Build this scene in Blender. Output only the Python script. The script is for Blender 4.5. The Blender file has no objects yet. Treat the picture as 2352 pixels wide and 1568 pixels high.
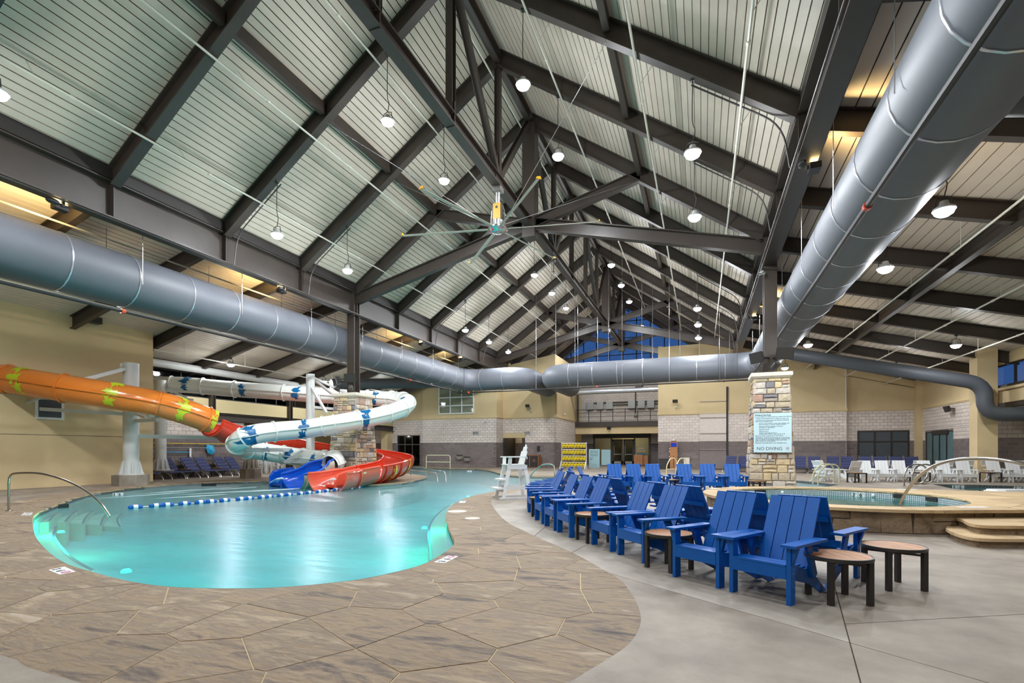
import bpy, math, random
from mathutils import Vector, Matrix
from mathutils.geometry import delaunay_2d_cdt
random.seed(7)
COL = bpy.context.scene.collection
SC = bpy.context.scene
PI = math.pi
# ---------------------------------------------------------------- camera
TH = math.radians(20.68); S_, C_ = math.sin(TH), math.cos(TH)
F, CX, HY, CAMZ = 1155.0, 1176.0, 1033.0, 1.42
cam = bpy.data.cameras.new('camera'); cam_o = bpy.data.objects.new('camera', cam); COL.objects.link(cam_o)
cam_o.location = (0, 0, CAMZ); cam_o.rotation_euler = (PI/2, 0, TH)
cam.sensor_width = 36; cam.lens = F/2352*36; cam.shift_y = (HY-784)/2352; cam.clip_end = 300; cam.clip_start = .05
SC.camera = cam_o
# ---------------------------------------------------------------- world: blue dusk sky, seen through the glazing
w = bpy.data.worlds.new('dusk'); SC.world = w; w.use_nodes = True
nt = w.node_tree; bg = nt.nodes['Background']
tc = nt.nodes.new('ShaderNodeTexCoord'); sx = nt.nodes.new('ShaderNodeSeparateXYZ'); cr = nt.nodes.new('ShaderNodeValToRGB')
nt.links.new(tc.outputs['Generated'], sx.inputs[0]); nt.links.new(sx.outputs['Z'], cr.inputs[0]); nt.links.new(cr.outputs[0], bg.inputs[0])
cr.color_ramp.elements[0].color = (.06, .16, .42, 1); cr.color_ramp.elements[1].color = (.004, .035, .2, 1)
bg.inputs[1].default_value = .75
# ---------------------------------------------------------------- exposure
SC.view_settings.view_transform = 'Standard'; SC.view_settings.look = 'None'; SC.view_settings.gamma = 1
SC.view_settings.use_curve_mapping = False
SC.view_settings.exposure = 0.0
LAMP_W = 495.0      # watts of one pendant lamp
SC.cycles.max_bounces = 7; SC.cycles.diffuse_bounces = 4; SC.cycles.glossy_bounces = 3
SC.cycles.transparent_max_bounces = 10; SC.cycles.transmission_bounces = 4
SC.cycles.sample_clamp_indirect = 6; SC.cycles.caustics_reflective = False; SC.cycles.caustics_refractive = False
try: SC.cycles.use_denoising = True
except Exception: pass
# ---------------------------------------------------------------- measuring helpers (from survey angles to hall metres)
def P(x, y, d):
    r = (x-CX)/F*d
    return Vector((r*C_-d*S_, r*S_+d*C_, CAMZ+(HY-y)/F*d))
def G(x, y, z=0.0):
    d = F*(CAMZ-z)/(y-HY)
    p = P(x, y, d); p.z = z; return p
def cf(r, d, z=0.0): return Vector((r*C_-d*S_, r*S_+d*C_, z))
# hall axes: X across, Y along. centre line XC, column lines XL, XR, rafters every BAY
XC, XL, XR, Y0, BAY = -6.53, -15.2, 2.14, 19.40, 3.461
def YK(k): return Y0+BAY*k
PITCH, APITCH = .70, .26
def zdeck(X):      # underside of the deck boards
    a = abs(X-XC); h = XR-XC
    if a <= h: return 9.05+(h-a)*PITCH
    return 8.83-(a-h)*APITCH
# ---------------------------------------------------------------- materials
def hexc(r, g, b):
    def f(v):
        v /= 255.0
        return v/12.92 if v <= .04045 else ((v+.055)/1.055)**2.4
    return (f(r), f(g), f(b), 1)
MATS = {}
def mat(name, col, rough=.5, metal=0, var=0, nscale=6, bump=0, bscale=40, island=0, spec=.5, coat=0, stretch=None, col2=None, emit=None, es=0, detail=4):
    if name in MATS: return MATS[name]
    m = bpy.data.materials.new(name); m.use_nodes = True; t = m.node_tree; N, L = t.nodes, t.links
    b = N['Principled BSDF']
    b.inputs['Roughness'].default_value = rough; b.inputs['Metallic'].default_value = metal
    b.inputs['Specular IOR Level'].default_value = spec; b.inputs['Coat Weight'].default_value = coat
    b.inputs['Base Color'].default_value = col
    geo = None; src = None
    if var or col2 or bump:
        tcn = N.new('ShaderNodeTexCoord'); vec = tcn.outputs['Object']
        if var or col2 or bump:
            g = N.new('ShaderNodeNewGeometry'); vec = g.outputs['Position']; geo = g
        if stretch:
            mp = N.new('ShaderNodeMapping'); mp.inputs['Scale'].default_value = stretch; L.new(vec, mp.inputs[0]); vec = mp.outputs[0]
    if var or col2:
        n = N.new('ShaderNodeTexNoise'); n.inputs['Scale'].default_value = nscale; n.inputs['Detail'].default_value = detail
        n.inputs['Roughness'].default_value = .62
        L.new(vec, n.inputs['Vector'])
        mx = N.new('ShaderNodeMix'); mx.data_type = 'RGBA'
        c2 = col2 or tuple(min(1, c*(1+var)) for c in col[:3])+(1,)
        c1 = col if col2 else tuple(c*(1-var) for c in col[:3])+(1,)
        mr = N.new('ShaderNodeMapRange'); mr.inputs[1].default_value = .34; mr.inputs[2].default_value = .66
        L.new(n.outputs['Fac'], mr.inputs[0]); L.new(mr.outputs[0], mx.inputs[0])
        mx.inputs[6].default_value = c1; mx.inputs[7].default_value = c2; src = mx.outputs[2]
    if island:
        g = geo or N.new('ShaderNodeNewGeometry'); oi = N.new('ShaderNodeObjectInfo')
        ad = N.new('ShaderNodeMath'); ad.operation = 'ADD'; L.new(g.outputs['Random Per Island'], ad.inputs[0]); L.new(oi.outputs['Random'], ad.inputs[1])
        fr = N.new('ShaderNodeMath'); fr.operation = 'FRACT'; L.new(ad.outputs[0], fr.inputs[0])
        mr = N.new('ShaderNodeMapRange'); mr.inputs[3].default_value = 1-island; mr.inputs[4].default_value = 1+island; L.new(fr.outputs[0], mr.inputs[0])
        hs = N.new('ShaderNodeHueSaturation'); L.new(mr.outputs[0], hs.inputs['Value'])
        if src: L.new(src, hs.inputs['Color'])
        else: hs.inputs['Color'].default_value = col
        src = hs.outputs[0]
    if src: L.new(src, b.inputs['Base Color'])
    if bump:
        n2 = N.new('ShaderNodeTexNoise'); n2.inputs['Scale'].default_value = bscale; n2.inputs['Detail'].default_value = 5; L.new(vec, n2.inputs['Vector'])
        bp = N.new('ShaderNodeBump'); bp.inputs['Strength'].default_value = bump; bp.inputs['Distance'].default_value = .02
        L.new(n2.outputs['Fac'], bp.inputs['Height']); L.new(bp.outputs[0], b.inputs['Normal'])
    if emit:
        b.inputs['Emission Color'].default_value = emit; b.inputs['Emission Strength'].default_value = es
    MATS[name] = m; return m
def stone_mat(name, cols, scale, stretch, rough=.75, bump=.5, bscale=18, island=.12, hue=0):
    """slate / sandstone: two noise fields picking between several mineral tones, each slab shifted on its own"""
    m = bpy.data.materials.new(name); m.use_nodes = True; t = m.node_tree; N, L = t.nodes, t.links; b = N['Principled BSDF']
    g = N.new('ShaderNodeNewGeometry'); oi = N.new('ShaderNodeObjectInfo')
    ad = N.new('ShaderNodeMath'); ad.operation = 'ADD'; L.new(g.outputs['Random Per Island'], ad.inputs[0]); L.new(oi.outputs['Random'], ad.inputs[1])
    fr = N.new('ShaderNodeMath'); fr.operation = 'FRACT'; L.new(ad.outputs[0], fr.inputs[0])
    mp = N.new('ShaderNodeMapping'); mp.inputs['Scale'].default_value = stretch; mp.inputs['Rotation'].default_value = (0, 0, TH)
    cmb = N.new('ShaderNodeCombineXYZ'); mu = N.new('ShaderNodeMath'); mu.operation = 'MULTIPLY'; mu.inputs[1].default_value = 37
    L.new(fr.outputs[0], mu.inputs[0])
    for i in range(3): L.new(mu.outputs[0], cmb.inputs[i])
    va = N.new('ShaderNodeVectorMath'); L.new(g.outputs['Position'], mp.inputs[0]); L.new(mp.outputs[0], va.inputs[0]); L.new(cmb.outputs[0], va.inputs[1])
    n = N.new('ShaderNodeTexNoise'); n.inputs['Scale'].default_value = scale; n.inputs['Detail'].default_value = 9; n.inputs['Roughness'].default_value = .66; n.inputs['Distortion'].default_value = .5
    L.new(va.outputs[0], n.inputs['Vector'])
    of = N.new('ShaderNodeMath'); of.operation = 'MULTIPLY_ADD'; of.inputs[1].default_value = .16; of.inputs[2].default_value = -.08; L.new(fr.outputs[0], of.inputs[0])
    a2 = N.new('ShaderNodeMath'); a2.operation = 'ADD'; L.new(n.outputs['Fac'], a2.inputs[0]); L.new(of.outputs[0], a2.inputs[1])
    cr = N.new('ShaderNodeValToRGB'); e = cr.color_ramp.elements
    while len(e) < len(cols): e.new(.5)
    for i, c in enumerate(cols): e[i].position = .27+.46*i/(len(cols)-1); e[i].color = c
    L.new(a2.outputs[0], cr.inputs[0])
    wn = N.new('ShaderNodeTexWhiteNoise'); wn.noise_dimensions = '1D'; L.new(mu.outputs[0], wn.inputs['W'])
    mr = N.new('ShaderNodeMapRange'); mr.inputs[3].default_value = 1-island; mr.inputs[4].default_value = 1+island; L.new(wn.outputs['Value'], mr.inputs[0])
    hs = N.new('ShaderNodeHueSaturation'); L.new(mr.outputs[0], hs.inputs['Value']); L.new(cr.outputs[0], hs.inputs['Color'])
    L.new(hs.outputs[0], b.inputs['Base Color'])
    n2 = N.new('ShaderNodeTexNoise'); n2.inputs['Scale'].default_value = bscale; n2.inputs['Detail'].default_value = 6; L.new(mp.outputs[0], n2.inputs['Vector'])
    bp = N.new('ShaderNodeBump'); bp.inputs['Strength'].default_value = bump; bp.inputs['Distance'].default_value = .02
    L.new(n2.outputs['Fac'], bp.inputs['Height']); L.new(bp.outputs[0], b.inputs['Normal'])
    b.inputs['Roughness'].default_value = rough
    MATS[name] = m; return m
M = MATS
mat('steel', hexc(62, 54, 48), .42, var=.08, nscale=2)
mat('steel_dark', hexc(42, 38, 36), .5)
mat('deck', hexc(206, 194, 178), .5, var=.05, nscale=1.2, island=.045)
mat('deck_gap', hexc(42, 38, 34), .8)
mat('stucco', hexc(208, 187, 145), .85, var=.045, nscale=.8, bump=.15, bscale=60)
mat('cmu_light', hexc(214, 203, 194), .9, var=.05, nscale=9, island=.07, bump=.3, bscale=70)
mat('cmu_dark', hexc(120, 110, 108), .9, var=.08, nscale=9, island=.13, bump=.3, bscale=70)
mat('mortar_light', hexc(140, 128, 118), .95)
mat('mortar_dark', hexc(165, 155, 148), .95)
mat('duct', hexc(98, 102, 110), .52, metal=.0, var=.04, nscale=.7, spec=.45)
mat('duct_dark', hexc(76, 80, 86), .55)
mat('duct_band', hexc(195, 198, 204), .25, metal=.6)
mat('pipe_white', hexc(215, 212, 198), .4)
mat('pipe_black', hexc(38, 36, 36), .45)
mat('conduit', hexc(70, 66, 64), .4, metal=.3)
mat('concrete', hexc(154, 143, 129), .6, col2=hexc(118, 108, 97), nscale=1.3, bump=.12, bscale=30, detail=8)
mat('concrete_pale', hexc(168, 160, 149), .6, col2=hexc(136, 128, 117), nscale=1.1, bump=.1, bscale=30, detail=7)
mat('concrete_base', hexc(140, 132, 120), .7, var=.18, nscale=2.5, bump=.15, bscale=20)
mat('joint', hexc(70, 62, 54), .9)
mat('grout', hexc(205, 184, 148), .9)
stone_mat('flag', [hexc(78, 68, 64), hexc(112, 98, 86), hexc(146, 126, 100), hexc(126, 111, 95), hexc(154, 136, 110), hexc(170, 156, 138)], 2.8, (.6, 1.9, 1.5), island=.09, bump=1.0, bscale=9)
stone_mat('coping', [hexc(118, 98, 74), hexc(168, 144, 108), hexc(188, 163, 124), hexc(150, 126, 94)], 1.5, (.7, 2.2, 2), rough=.7, bump=.4)
stone_mat('veneer', [hexc(84, 72, 60), hexc(122, 104, 84), hexc(142, 122, 96), hexc(112, 92, 72)], 2.2, (1.5, 1.5, 1.5), bump=.7)
stone_mat('ledgestone', [hexc(120, 112, 108), hexc(190, 176, 150), hexc(206, 186, 148), hexc(186, 150, 128), hexc(196, 186, 172)], .55, (.4, .4, .4), island=.12, bump=.8, bscale=24)
for i, c in enumerate([(186, 172, 148), (204, 184, 146), (176, 146, 128), (126, 124, 128), (160, 150, 138), (196, 188, 176)]):
    mat('ledge%d' % i, hexc(*c), .85, var=.12, nscale=9, bump=.9, bscale=26)
mat('blue', hexc(0, 86, 170), .42, spec=.35, var=.05, nscale=14, bump=.08, bscale=150)
mat('blue_slide', hexc(8, 78, 188), .16, coat=.5)
mat('white_poly', hexc(226, 228, 228), .42)
mat('white_steel', hexc(206, 208, 206), .42, var=.03, nscale=3)
mat('grey_steel', hexc(165, 160, 150), .5)
mat('tube_white', hexc(226, 230, 224), .14, coat=.6)
mat('tube_under', hexc(196, 190, 172), .4)
mat('orange', hexc(222, 128, 50), .16, coat=.6, var=.06, nscale=.8)
mat('red', hexc(206, 62, 40), .16, coat=.6)
mat('red_pale', hexc(222, 96, 72), .16, coat=.6)
mat('splash_blue', hexc(10, 96, 148), .3)
mat('splash_green', hexc(186, 202, 40), .3)
mat('splash_yellow', hexc(226, 184, 40), .3)
mat('chrome', hexc(200, 200, 198), .2, metal=1)
mat('steel_rail', hexc(176, 172, 164), .28, metal=1)
mat('cream_rail', hexc(214, 206, 168), .4)
mat('wood', hexc(182, 128, 76), .5, col2=hexc(150, 100, 62), nscale=8, stretch=(1, 9, 9), island=.08)
mat('wood_red', hexc(150, 96, 54), .5, col2=hexc(120, 74, 40), nscale=6, stretch=(8, 8, 1))
mat('black', hexc(34, 33, 33), .45)
mat('black_metal', hexc(48, 45, 43), .42)
mat('frame_dark', hexc(52, 48, 44), .4)
mat('navy', hexc(50, 56, 94), .75, var=.08, nscale=30)
mat('silver', hexc(190, 190, 190), .25, metal=.9)
mat('sign_blue', hexc(196, 224, 232), .4)
mat('sign_teal', hexc(150, 186, 194), .4)
mat('ink', hexc(52, 60, 70), .6)
mat('pink', hexc(214, 120, 150), .6)
mat('yellow', hexc(232, 206, 26), .6, island=.06)
mat('yellow_paint', hexc(222, 188, 60), .45)
mat('gold', hexc(222, 160, 34), .4)
mat('tile', hexc(196, 204, 210), .25, island=.1)
mat('tile_dark', hexc(86, 96, 112), .3)
mat('navy_tile', hexc(44, 58, 110), .35)
mat('basin', hexc(112, 204, 210), .6, var=.16, nscale=.55, stretch=(.6, 1.4, 1))
mat('step_plaster', hexc(214, 226, 206), .6)
mat('pale_stucco', hexc(212, 196, 150), .8)
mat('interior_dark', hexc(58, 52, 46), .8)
mat('ceil_grey', hexc(150, 146, 138), .8)
mat('cap_stone', hexc(218, 210, 194), .7, var=.06, nscale=8, bump=.2)
mat('shade_cloth', hexc(74, 80, 84), .7, var=.05, nscale=2)
mat('shade_teal', hexc(92, 118, 122), .6, var=.08, nscale=1.5)
mat('cyan', hexc(40, 160, 206), .6)
mat('red_paint', hexc(196, 72, 44), .4)
mat('grey_box', hexc(182, 184, 182), .5)
mat('screen', hexc(6, 10, 40), .2, emit=hexc(20, 70, 220), es=.6)
mat('lamp_glow', (1, 1, 1, 1), .4, emit=(.93, .96, 1, 1), es=60)
mat('lamp_warm', (1, 1, 1, 1), .4, emit=(1, .72, .3, 1), es=40)
mat('glow_green', hexc(20, 220, 160), .4, emit=(.02, .9, .5, 1), es=3.0)
mat('glow_cyan', hexc(20, 200, 220), .4, emit=(.02, .6, .9, 1), es=3.0)
mat('foam', hexc(236, 246, 248), .6)
def glass_mat(name, tint, refl=.12, rough=.05):
    m = bpy.data.materials.new(name); m.use_nodes = True; t = m.node_tree; N, L = t.nodes, t.links
    N.remove(N['Principled BSDF']); out = N['Material Output']
    tr = N.new('ShaderNodeBsdfTransparent'); tr.inputs[0].default_value = tint
    gl = N.new('ShaderNodeBsdfGlossy'); gl.inputs['Roughness'].default_value = rough
    lw = N.new('ShaderNodeLayerWeight'); lw.inputs[0].default_value = .5; pw = N.new('ShaderNodeMath'); pw.operation = 'POWER'; pw.inputs[1].default_value = 4; L.new(lw.outputs['Facing'], pw.inputs[0])
    fr = N.new('ShaderNodeMath'); fr.operation = 'MULTIPLY_ADD'; fr.inputs[1].default_value = .6; fr.inputs[2].default_value = .04; L.new(pw.outputs[0], fr.inputs[0])
    mx = N.new('ShaderNodeMixShader'); L.new(fr.outputs[0], mx.inputs[0]); L.new(tr.outputs[0], mx.inputs[1]); L.new(gl.outputs[0], mx.inputs[2])
    L.new(mx.outputs[0], out.inputs[0]); MATS[name] = m; return m
glass_mat('glass', (.82, .88, .92, 1)); glass_mat('glass_dark', (.25, .28, .3, 1)); glass_mat('glass_far', (.9, .95, 1, 1))
def film_mat(name, col, f):
    m = bpy.data.materials.new(name); m.use_nodes = True; t = m.node_tree; N, L = t.nodes, t.links
    N.remove(N['Principled BSDF']); out = N['Material Output']; tr = N.new('ShaderNodeBsdfTransparent'); df = N.new('ShaderNodeBsdfDiffuse'); df.inputs[0].default_value = col
    mx = N.new('ShaderNodeMixShader'); mx.inputs[0].default_value = f; L.new(tr.outputs[0], mx.inputs[1]); L.new(df.outputs[0], mx.inputs[2]); L.new(mx.outputs[0], out.inputs[0]); MATS[name] = m
film_mat('foam_spray', hexc(240, 250, 252), .6)
film_mat('foam_film', hexc(232, 246, 248), .45)
def water_mat(name, tint, milk, milkf, sc=(1, 1, 1), strength=.25, rough=.08):
    m = bpy.data.materials.new(name); m.use_nodes = True; t = m.node_tree; N, L = t.nodes, t.links
    N.remove(N['Principled BSDF']); out = N['Material Output']
    tr = N.new('ShaderNodeBsdfTransparent'); tr.inputs[0].default_value = tint
    df = N.new('ShaderNodeBsdfDiffuse'); 
    gl = N.new('ShaderNodeBsdfGlossy'); gl.inputs['Roughness'].default_value = rough; gl.inputs[0].default_value = (.72, .74, .76, 1)
    fr = N.new('ShaderNodeFresnel'); fr.inputs[0].default_value = 1.24
    g = N.new('ShaderNodeNewGeometry'); mp = N.new('ShaderNodeMapping'); mp.inputs['Rotation'].default_value = (0, 0, -TH); mp.inputs['Scale'].default_value = sc
    L.new(g.outputs['Position'], mp.inputs[0])
    n = N.new('ShaderNodeTexNoise'); n.inputs['Scale'].default_value = 1.6; n.inputs['Detail'].default_value = 6; L.new(mp.outputs[0], n.inputs['Vector'])
    bp = N.new('ShaderNodeBump'); bp.inputs['Strength'].default_value = strength; bp.inputs['Distance'].default_value = .05
    L.new(n.outputs['Fac'], bp.inputs['Height'])
    for q in (gl, fr): L.new(bp.outputs[0], q.inputs['Normal'])
    mxc = N.new('ShaderNodeMix'); mxc.data_type = 'RGBA'; L.new(n.outputs['Fac'], mxc.inputs[0])
    mxc.inputs[6].default_value = tuple(c*.72 for c in milk[:3])+(1,); mxc.inputs[7].default_value = tuple(min(1, c*1.28) for c in milk[:3])+(1,)
    L.new(mxc.outputs[2], df.inputs[0])
    m1 = N.new('ShaderNodeMixShader'); m1.inputs[0].default_value = milkf; L.new(tr.outputs[0], m1.inputs[1]); L.new(df.outputs[0], m1.inputs[2])
    m2 = N.new('ShaderNodeMixShader'); L.new(fr.outputs[0], m2.inputs[0]); L.new(m1.outputs[0], m2.inputs[1]); L.new(gl.outputs[0], m2.inputs[2])
    L.new(m2.outputs[0], out.inputs[0]); MATS[name] = m; return m
water_mat('water', (.56, .93, .95, 1), hexc(76, 190, 200), .22, (.5, 2.2, 1), .3, .27)
water_mat('water_spa', (.7, .92, .9, 1), hexc(110, 176, 168), .25, (.8, 2, 1), .1, .04)
# ---------------------------------------------------------------- mesh building
def wmat(o):
    m = Matrix.Translation(o.location) @ o.rotation_euler.to_matrix().to_4x4() if o else Matrix()
    return (wmat(o.parent) @ m) if (o and o.parent) else m
class MB:
    def __init__(s): s.v = []; s.f = []
    def add(s, vs, fs):
        n = len(s.v); s.v += [tuple(v) for v in vs]; s.f += [tuple(i+n for i in f) for f in fs]; return s
    def box(s, x0, x1, y0, y1, z0, z1, mt=None):
        vs = [Vector(p) for p in ((x0, y0, z0), (x1, y0, z0), (x1, y1, z0), (x0, y1, z0), (x0, y0, z1), (x1, y0, z1), (x1, y1, z1), (x0, y1, z1))]
        if mt: vs = [mt @ v for v in vs]
        return s.add(vs, [(3, 2, 1, 0), (4, 5, 6, 7), (0, 1, 5, 4), (1, 2, 6, 5), (2, 3, 7, 6), (3, 0, 4, 7)])
    def cbox(s, c, sx, sy, sz, mt=None): return s.box(c[0]-sx/2, c[0]+sx/2, c[1]-sy/2, c[1]+sy/2, c[2]-sz/2, c[2]+sz/2, mt)
    def bar(s, p0, p1, w, h, up=(0, 0, 1)):
        p0, p1 = Vector(p0), Vector(p1); t = (p1-p0); L = t.length; t.normalize(); u = Vector(up); sd = t.cross(u)
        if sd.length < 1e-4: sd = t.cross(Vector((0, 1, 0)))
        sd.normalize(); u = sd.cross(t)
        mt = Matrix((sd, t, u)).transposed().to_4x4(); mt.translation = p0
        return s.box(-w/2, w/2, 0, L, -h/2, h/2, mt)
    def ibeam(s, p0, p1, w, h, tf=.03, tw=.02, up=(0, 0, 1)):
        """p0,p1 at the middle of the section"""
        p0, p1 = Vector(p0), Vector(p1); t = (p1-p0); L = t.length; t.normalize(); u = Vector(up); sd = t.cross(u)
        if sd.length < 1e-4: sd = t.cross(Vector((0, 1, 0)))
        sd.normalize(); u = sd.cross(t)
        mt = Matrix((sd, t, u)).transposed().to_4x4(); mt.translation = p0
        s.box(-w/2, w/2, 0, L, h/2-tf, h/2, mt); s.box(-w/2, w/2, 0, L, -h/2, -h/2+tf, mt)
        return s.box(-tw/2, tw/2, 0, L, -h/2+tf, h/2-tf, mt)
    def prism(s, poly, z0, z1):
        n = len(poly); a = sum(poly[i][0]*poly[(i+1) % n][1]-poly[(i+1) % n][0]*poly[i][1] for i in range(n))
        if a < 0: poly = poly[::-1]
        vs = [(p[0], p[1], z0) for p in poly]+[(p[0], p[1], z1) for p in poly]
        return s.add(vs, [tuple(range(n-1, -1, -1)), tuple(range(n, 2*n))]+[(i, (i+1) % n, n+(i+1) % n, n+i) for i in range(n)])
    def extr(s, poly, dirv):
        """planar 3d polygon extruded along dirv"""
        n = len(poly); d = Vector(dirv); vs = [Vector(p) for p in poly]+[Vector(p)+d for p in poly]
        return s.add(vs, [tuple(range(n-1, -1, -1)), tuple(range(n, 2*n))]+[(i, (i+1) % n, n+(i+1) % n, n+i) for i in range(n)])
    def sweep(s, path, sec, closed=True, caps=True, up=(0, 0, 1), loop=False):
        """sec: function(i,t)-> list of (side, up) offsets, or a list"""
        path = [Vector(p) for p in path]; n = len(path); rings = []
        for i, p in enumerate(path):
            if loop: a, b = path[i-1], path[(i+1) % n]
            else: a, b = path[max(0, i-1)], path[min(n-1, i+1)]
            t = (b-a).normalized(); u = Vector(up); sd = t.cross(u)
            if sd.length < 1e-3: sd = t.cross(Vector((0, 1, 0)))
            sd.normalize(); u = sd.cross(t)
            sc = sec(i, i/(n-1)) if callable(sec) else sec
            rings.append([p+sd*q[0]+u*q[1] for q in sc])
        m = len(rings[0]); vs = [v for r in rings for v in r]; fs = []
        nn = n if loop else n-1
        for i in range(nn):
            j2 = (i+1) % n
            for j in range(m if closed else m-1):
                k = (j+1) % m; fs.append((i*m+j, i*m+k, j2*m+k, j2*m+j))
        if caps and not loop and closed: fs += [tuple(range(m-1, -1, -1)), tuple(range((n-1)*m, n*m))]
        return s.add(vs, fs)
    def tube(s, path, r, n=8, up=(0, 0, 1), caps=True, loop=False):
        """round tube by parallel transport"""
        path = [Vector(p) for p in path]; m = len(path); rings = []; prev = None
        for i, p in enumerate(path):
            if loop: a, b = path[i-1], path[(i+1) % m]
            else: a, b = path[max(0, i-1)], path[min(m-1, i+1)]
            t = (b-a).normalized()
            if prev is None:
                sd = t.cross(Vector((0, 0, 1)))
                if sd.length < .05: sd = t.cross(Vector((0, 1, 0)))
            else: sd = prev - t*prev.dot(t)
            sd.normalize(); prev = sd; u = sd.cross(t)
            rr = r(i/(m-1)) if callable(r) else r
            rings.append([p+sd*math.cos(2*PI*q/n)*rr+u*math.sin(2*PI*q/n)*rr for q in range(n)])
        vs = [v for g in rings for v in g]; fs = []
        for i in range(m if loop else m-1):
            j2 = (i+1) % m
            for j in range(n): fs.append((i*n+j, i*n+(j+1) % n, j2*n+(j+1) % n, j2*n+j))
        if caps and not loop: fs += [tuple(range(n-1, -1, -1)), tuple(range((m-1)*n, m*n))]
        return s.add(vs, fs)
    def cyl(s, p0, p1, r0, r1=None, n=16): 
        r1 = r0 if r1 is None else r1
        return s.tube([p0, p1], (lambda t: r0+(r1-r0)*t), n)
    def lathe(s, c, prof, n=16):
        vs = []; c = Vector(c); m = len(prof)
        for k in range(n):
            a = 2*PI*k/n
            for r, z in prof: vs.append((c.x+r*math.cos(a), c.y+r*math.sin(a), c.z+z))
        fs = [(k*m+j, ((k+1) % n)*m+j, ((k+1) % n)*m+j+1, k*m+j+1) for k in range(n) for j in range(m-1)]
        return s.add(vs, fs)
    def sphere(s, c, rx, ry=None, rz=None, n=10, m=6):
        ry = ry or rx; rz = rz or rx
        vs = []; fs = []
        for i in range(m+1):
            ph = PI*i/m
            for k in range(n):
                a = 2*PI*k/n; vs.append((c[0]+rx*math.sin(ph)*math.cos(a), c[1]+ry*math.sin(ph)*math.sin(a), c[2]-rz*math.cos(ph)))
        for i in range(m):
            for k in range(n): fs.append((i*n+k, i*n+(k+1) % n, (i+1)*n+(k+1) % n, (i+1)*n+k))
        return s.add(vs, fs)
    def mesh(s, name, material, smooth=False):
        me = bpy.data.meshes.new(name); me.from_pydata(s.v, [], s.f); me.materials.append(M[material]); me.validate()
        if smooth:
            me.polygons.foreach_set('use_smooth', [True]*len(me.polygons))
            try: me.set_sharp_from_angle(angle=math.radians(40))
            except Exception: pass
        me.update(); return me
    def build(s, name, material, parent=None, smooth=False, local=False):
        if parent is not None and not local:
            inv = wmat(parent).inverted(); s.v = [tuple(inv @ Vector(v)) for v in s.v]
        o = bpy.data.objects.new(name, s.mesh(name, material, smooth)); COL.objects.link(o); o.parent = parent; return o
def inst(name, me, parent, loc=(0, 0, 0), rz=0):
    o = bpy.data.objects.new(name, me); COL.objects.link(o); o.parent = parent; o.location = loc; o.rotation_euler = (0, 0, rz); return o
def tag(o, label, cat, group=None):
    o['label'] = label; o['category'] = cat
    if group: o['group'] = group
    return o
def thing(name, loc, label, cat, group=None, rz=0):
    o = bpy.data.objects.new(name, None); COL.objects.link(o); o.location = loc; o.rotation_euler = (0, 0, rz); o.empty_display_size = .1
    return tag(o, label, cat, group)
def struct(o): o['kind'] = 'structure'; return o
def stuff(o): o['kind'] = 'stuff'; return o
def copy_tree(o, parent=None):
    c = o.copy(); COL.objects.link(c); c.parent = parent
    for ch in CH.get(o.name, [q for q in o.children]): copy_tree(ch, c)
    return c
CH = {}
def freeze(o):
    """remember the children of a prototype so that copying stays cheap"""
    def rec(q, allc):
        CH[q.name] = [x for x in allc if x.parent == q]
        for x in CH[q.name]: rec(x, allc)
    rec(o, [x for x in bpy.data.objects if x.parent is not None and (x.parent == o or (x.parent.parent == o))])
def place(proto, first, loc, rz, label, group=None):
    o = proto if first else copy_tree(proto)
    o.location = loc; o.rotation_euler = (0, 0, rz); o['label'] = label
    if group: o['group'] = group
    return o
ORD = ['first', 'second', 'third', 'fourth', 'fifth', 'sixth', 'seventh', 'eighth', 'ninth', 'tenth', 'eleventh', 'twelfth', 'thirteenth', 'fourteenth', 'fifteenth', 'sixteenth', 'seventeenth', 'eighteenth', 'nineteenth', 'twentieth', 'twenty-first', 'twenty-second', 'twenty-third', 'twenty-fourth']
def text(body, size, origin, xdir, updir, material, parent, name='lettering', align='LEFT', depth=.001, width=None, bold=0):
    cu = bpy.data.curves.new(name, 'FONT'); cu.body = body; cu.size = size; cu.align_x = align; cu.extrude = depth; cu.resolution_u = 3; cu.offset = bold
    if width: pass
    o = bpy.data.objects.new(name, cu); COL.objects.link(o)
    dg = bpy.context.evaluated_depsgraph_get(); me = bpy.data.meshes.new_from_object(o.evaluated_get(dg)); bpy.data.objects.remove(o)
    if width and len(me.vertices):
        xs = [v.co.x for v in me.vertices]; ww = max(xs)-min(xs)
        if ww > 0:
            k = width/ww
            for v in me.vertices: v.co.x *= k
    X, U = Vector(xdir).normalized(), Vector(updir).normalized(); Nn = X.cross(U)
    mt = Matrix((X, U, Nn)).transposed().to_4x4(); mt.translation = Vector(origin)
    if parent is not None: mt = wmat(parent).inverted() @ mt
    me.transform(mt); me.materials.clear(); me.materials.append(M[material])
    ob = bpy.data.objects.new(name, me); COL.objects.link(ob); ob.parent = parent; return ob
def spline(pts, n=8, loop=False):
    pts = [Vector(p) for p in pts]; out = []; m = len(pts)
    rng = range(m if loop else m-1)
    for i in rng:
        if loop: p0, p1, p2, p3 = pts[i-1], pts[i], pts[(i+1) % m], pts[(i+2) % m]
        else: p0, p1, p2, p3 = pts[max(0, i-1)], pts[i], pts[i+1], pts[min(m-1, i+2)]
        for k in range(n):
            t = k/n
            out.append(.5*((2*p1)+(-p0+p2)*t+(2*p0-5*p1+4*p2-p3)*t*t+(-p0+3*p1-3*p2+p3)*t**3))
    if not loop: out.append(pts[-1])
    return out
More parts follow.
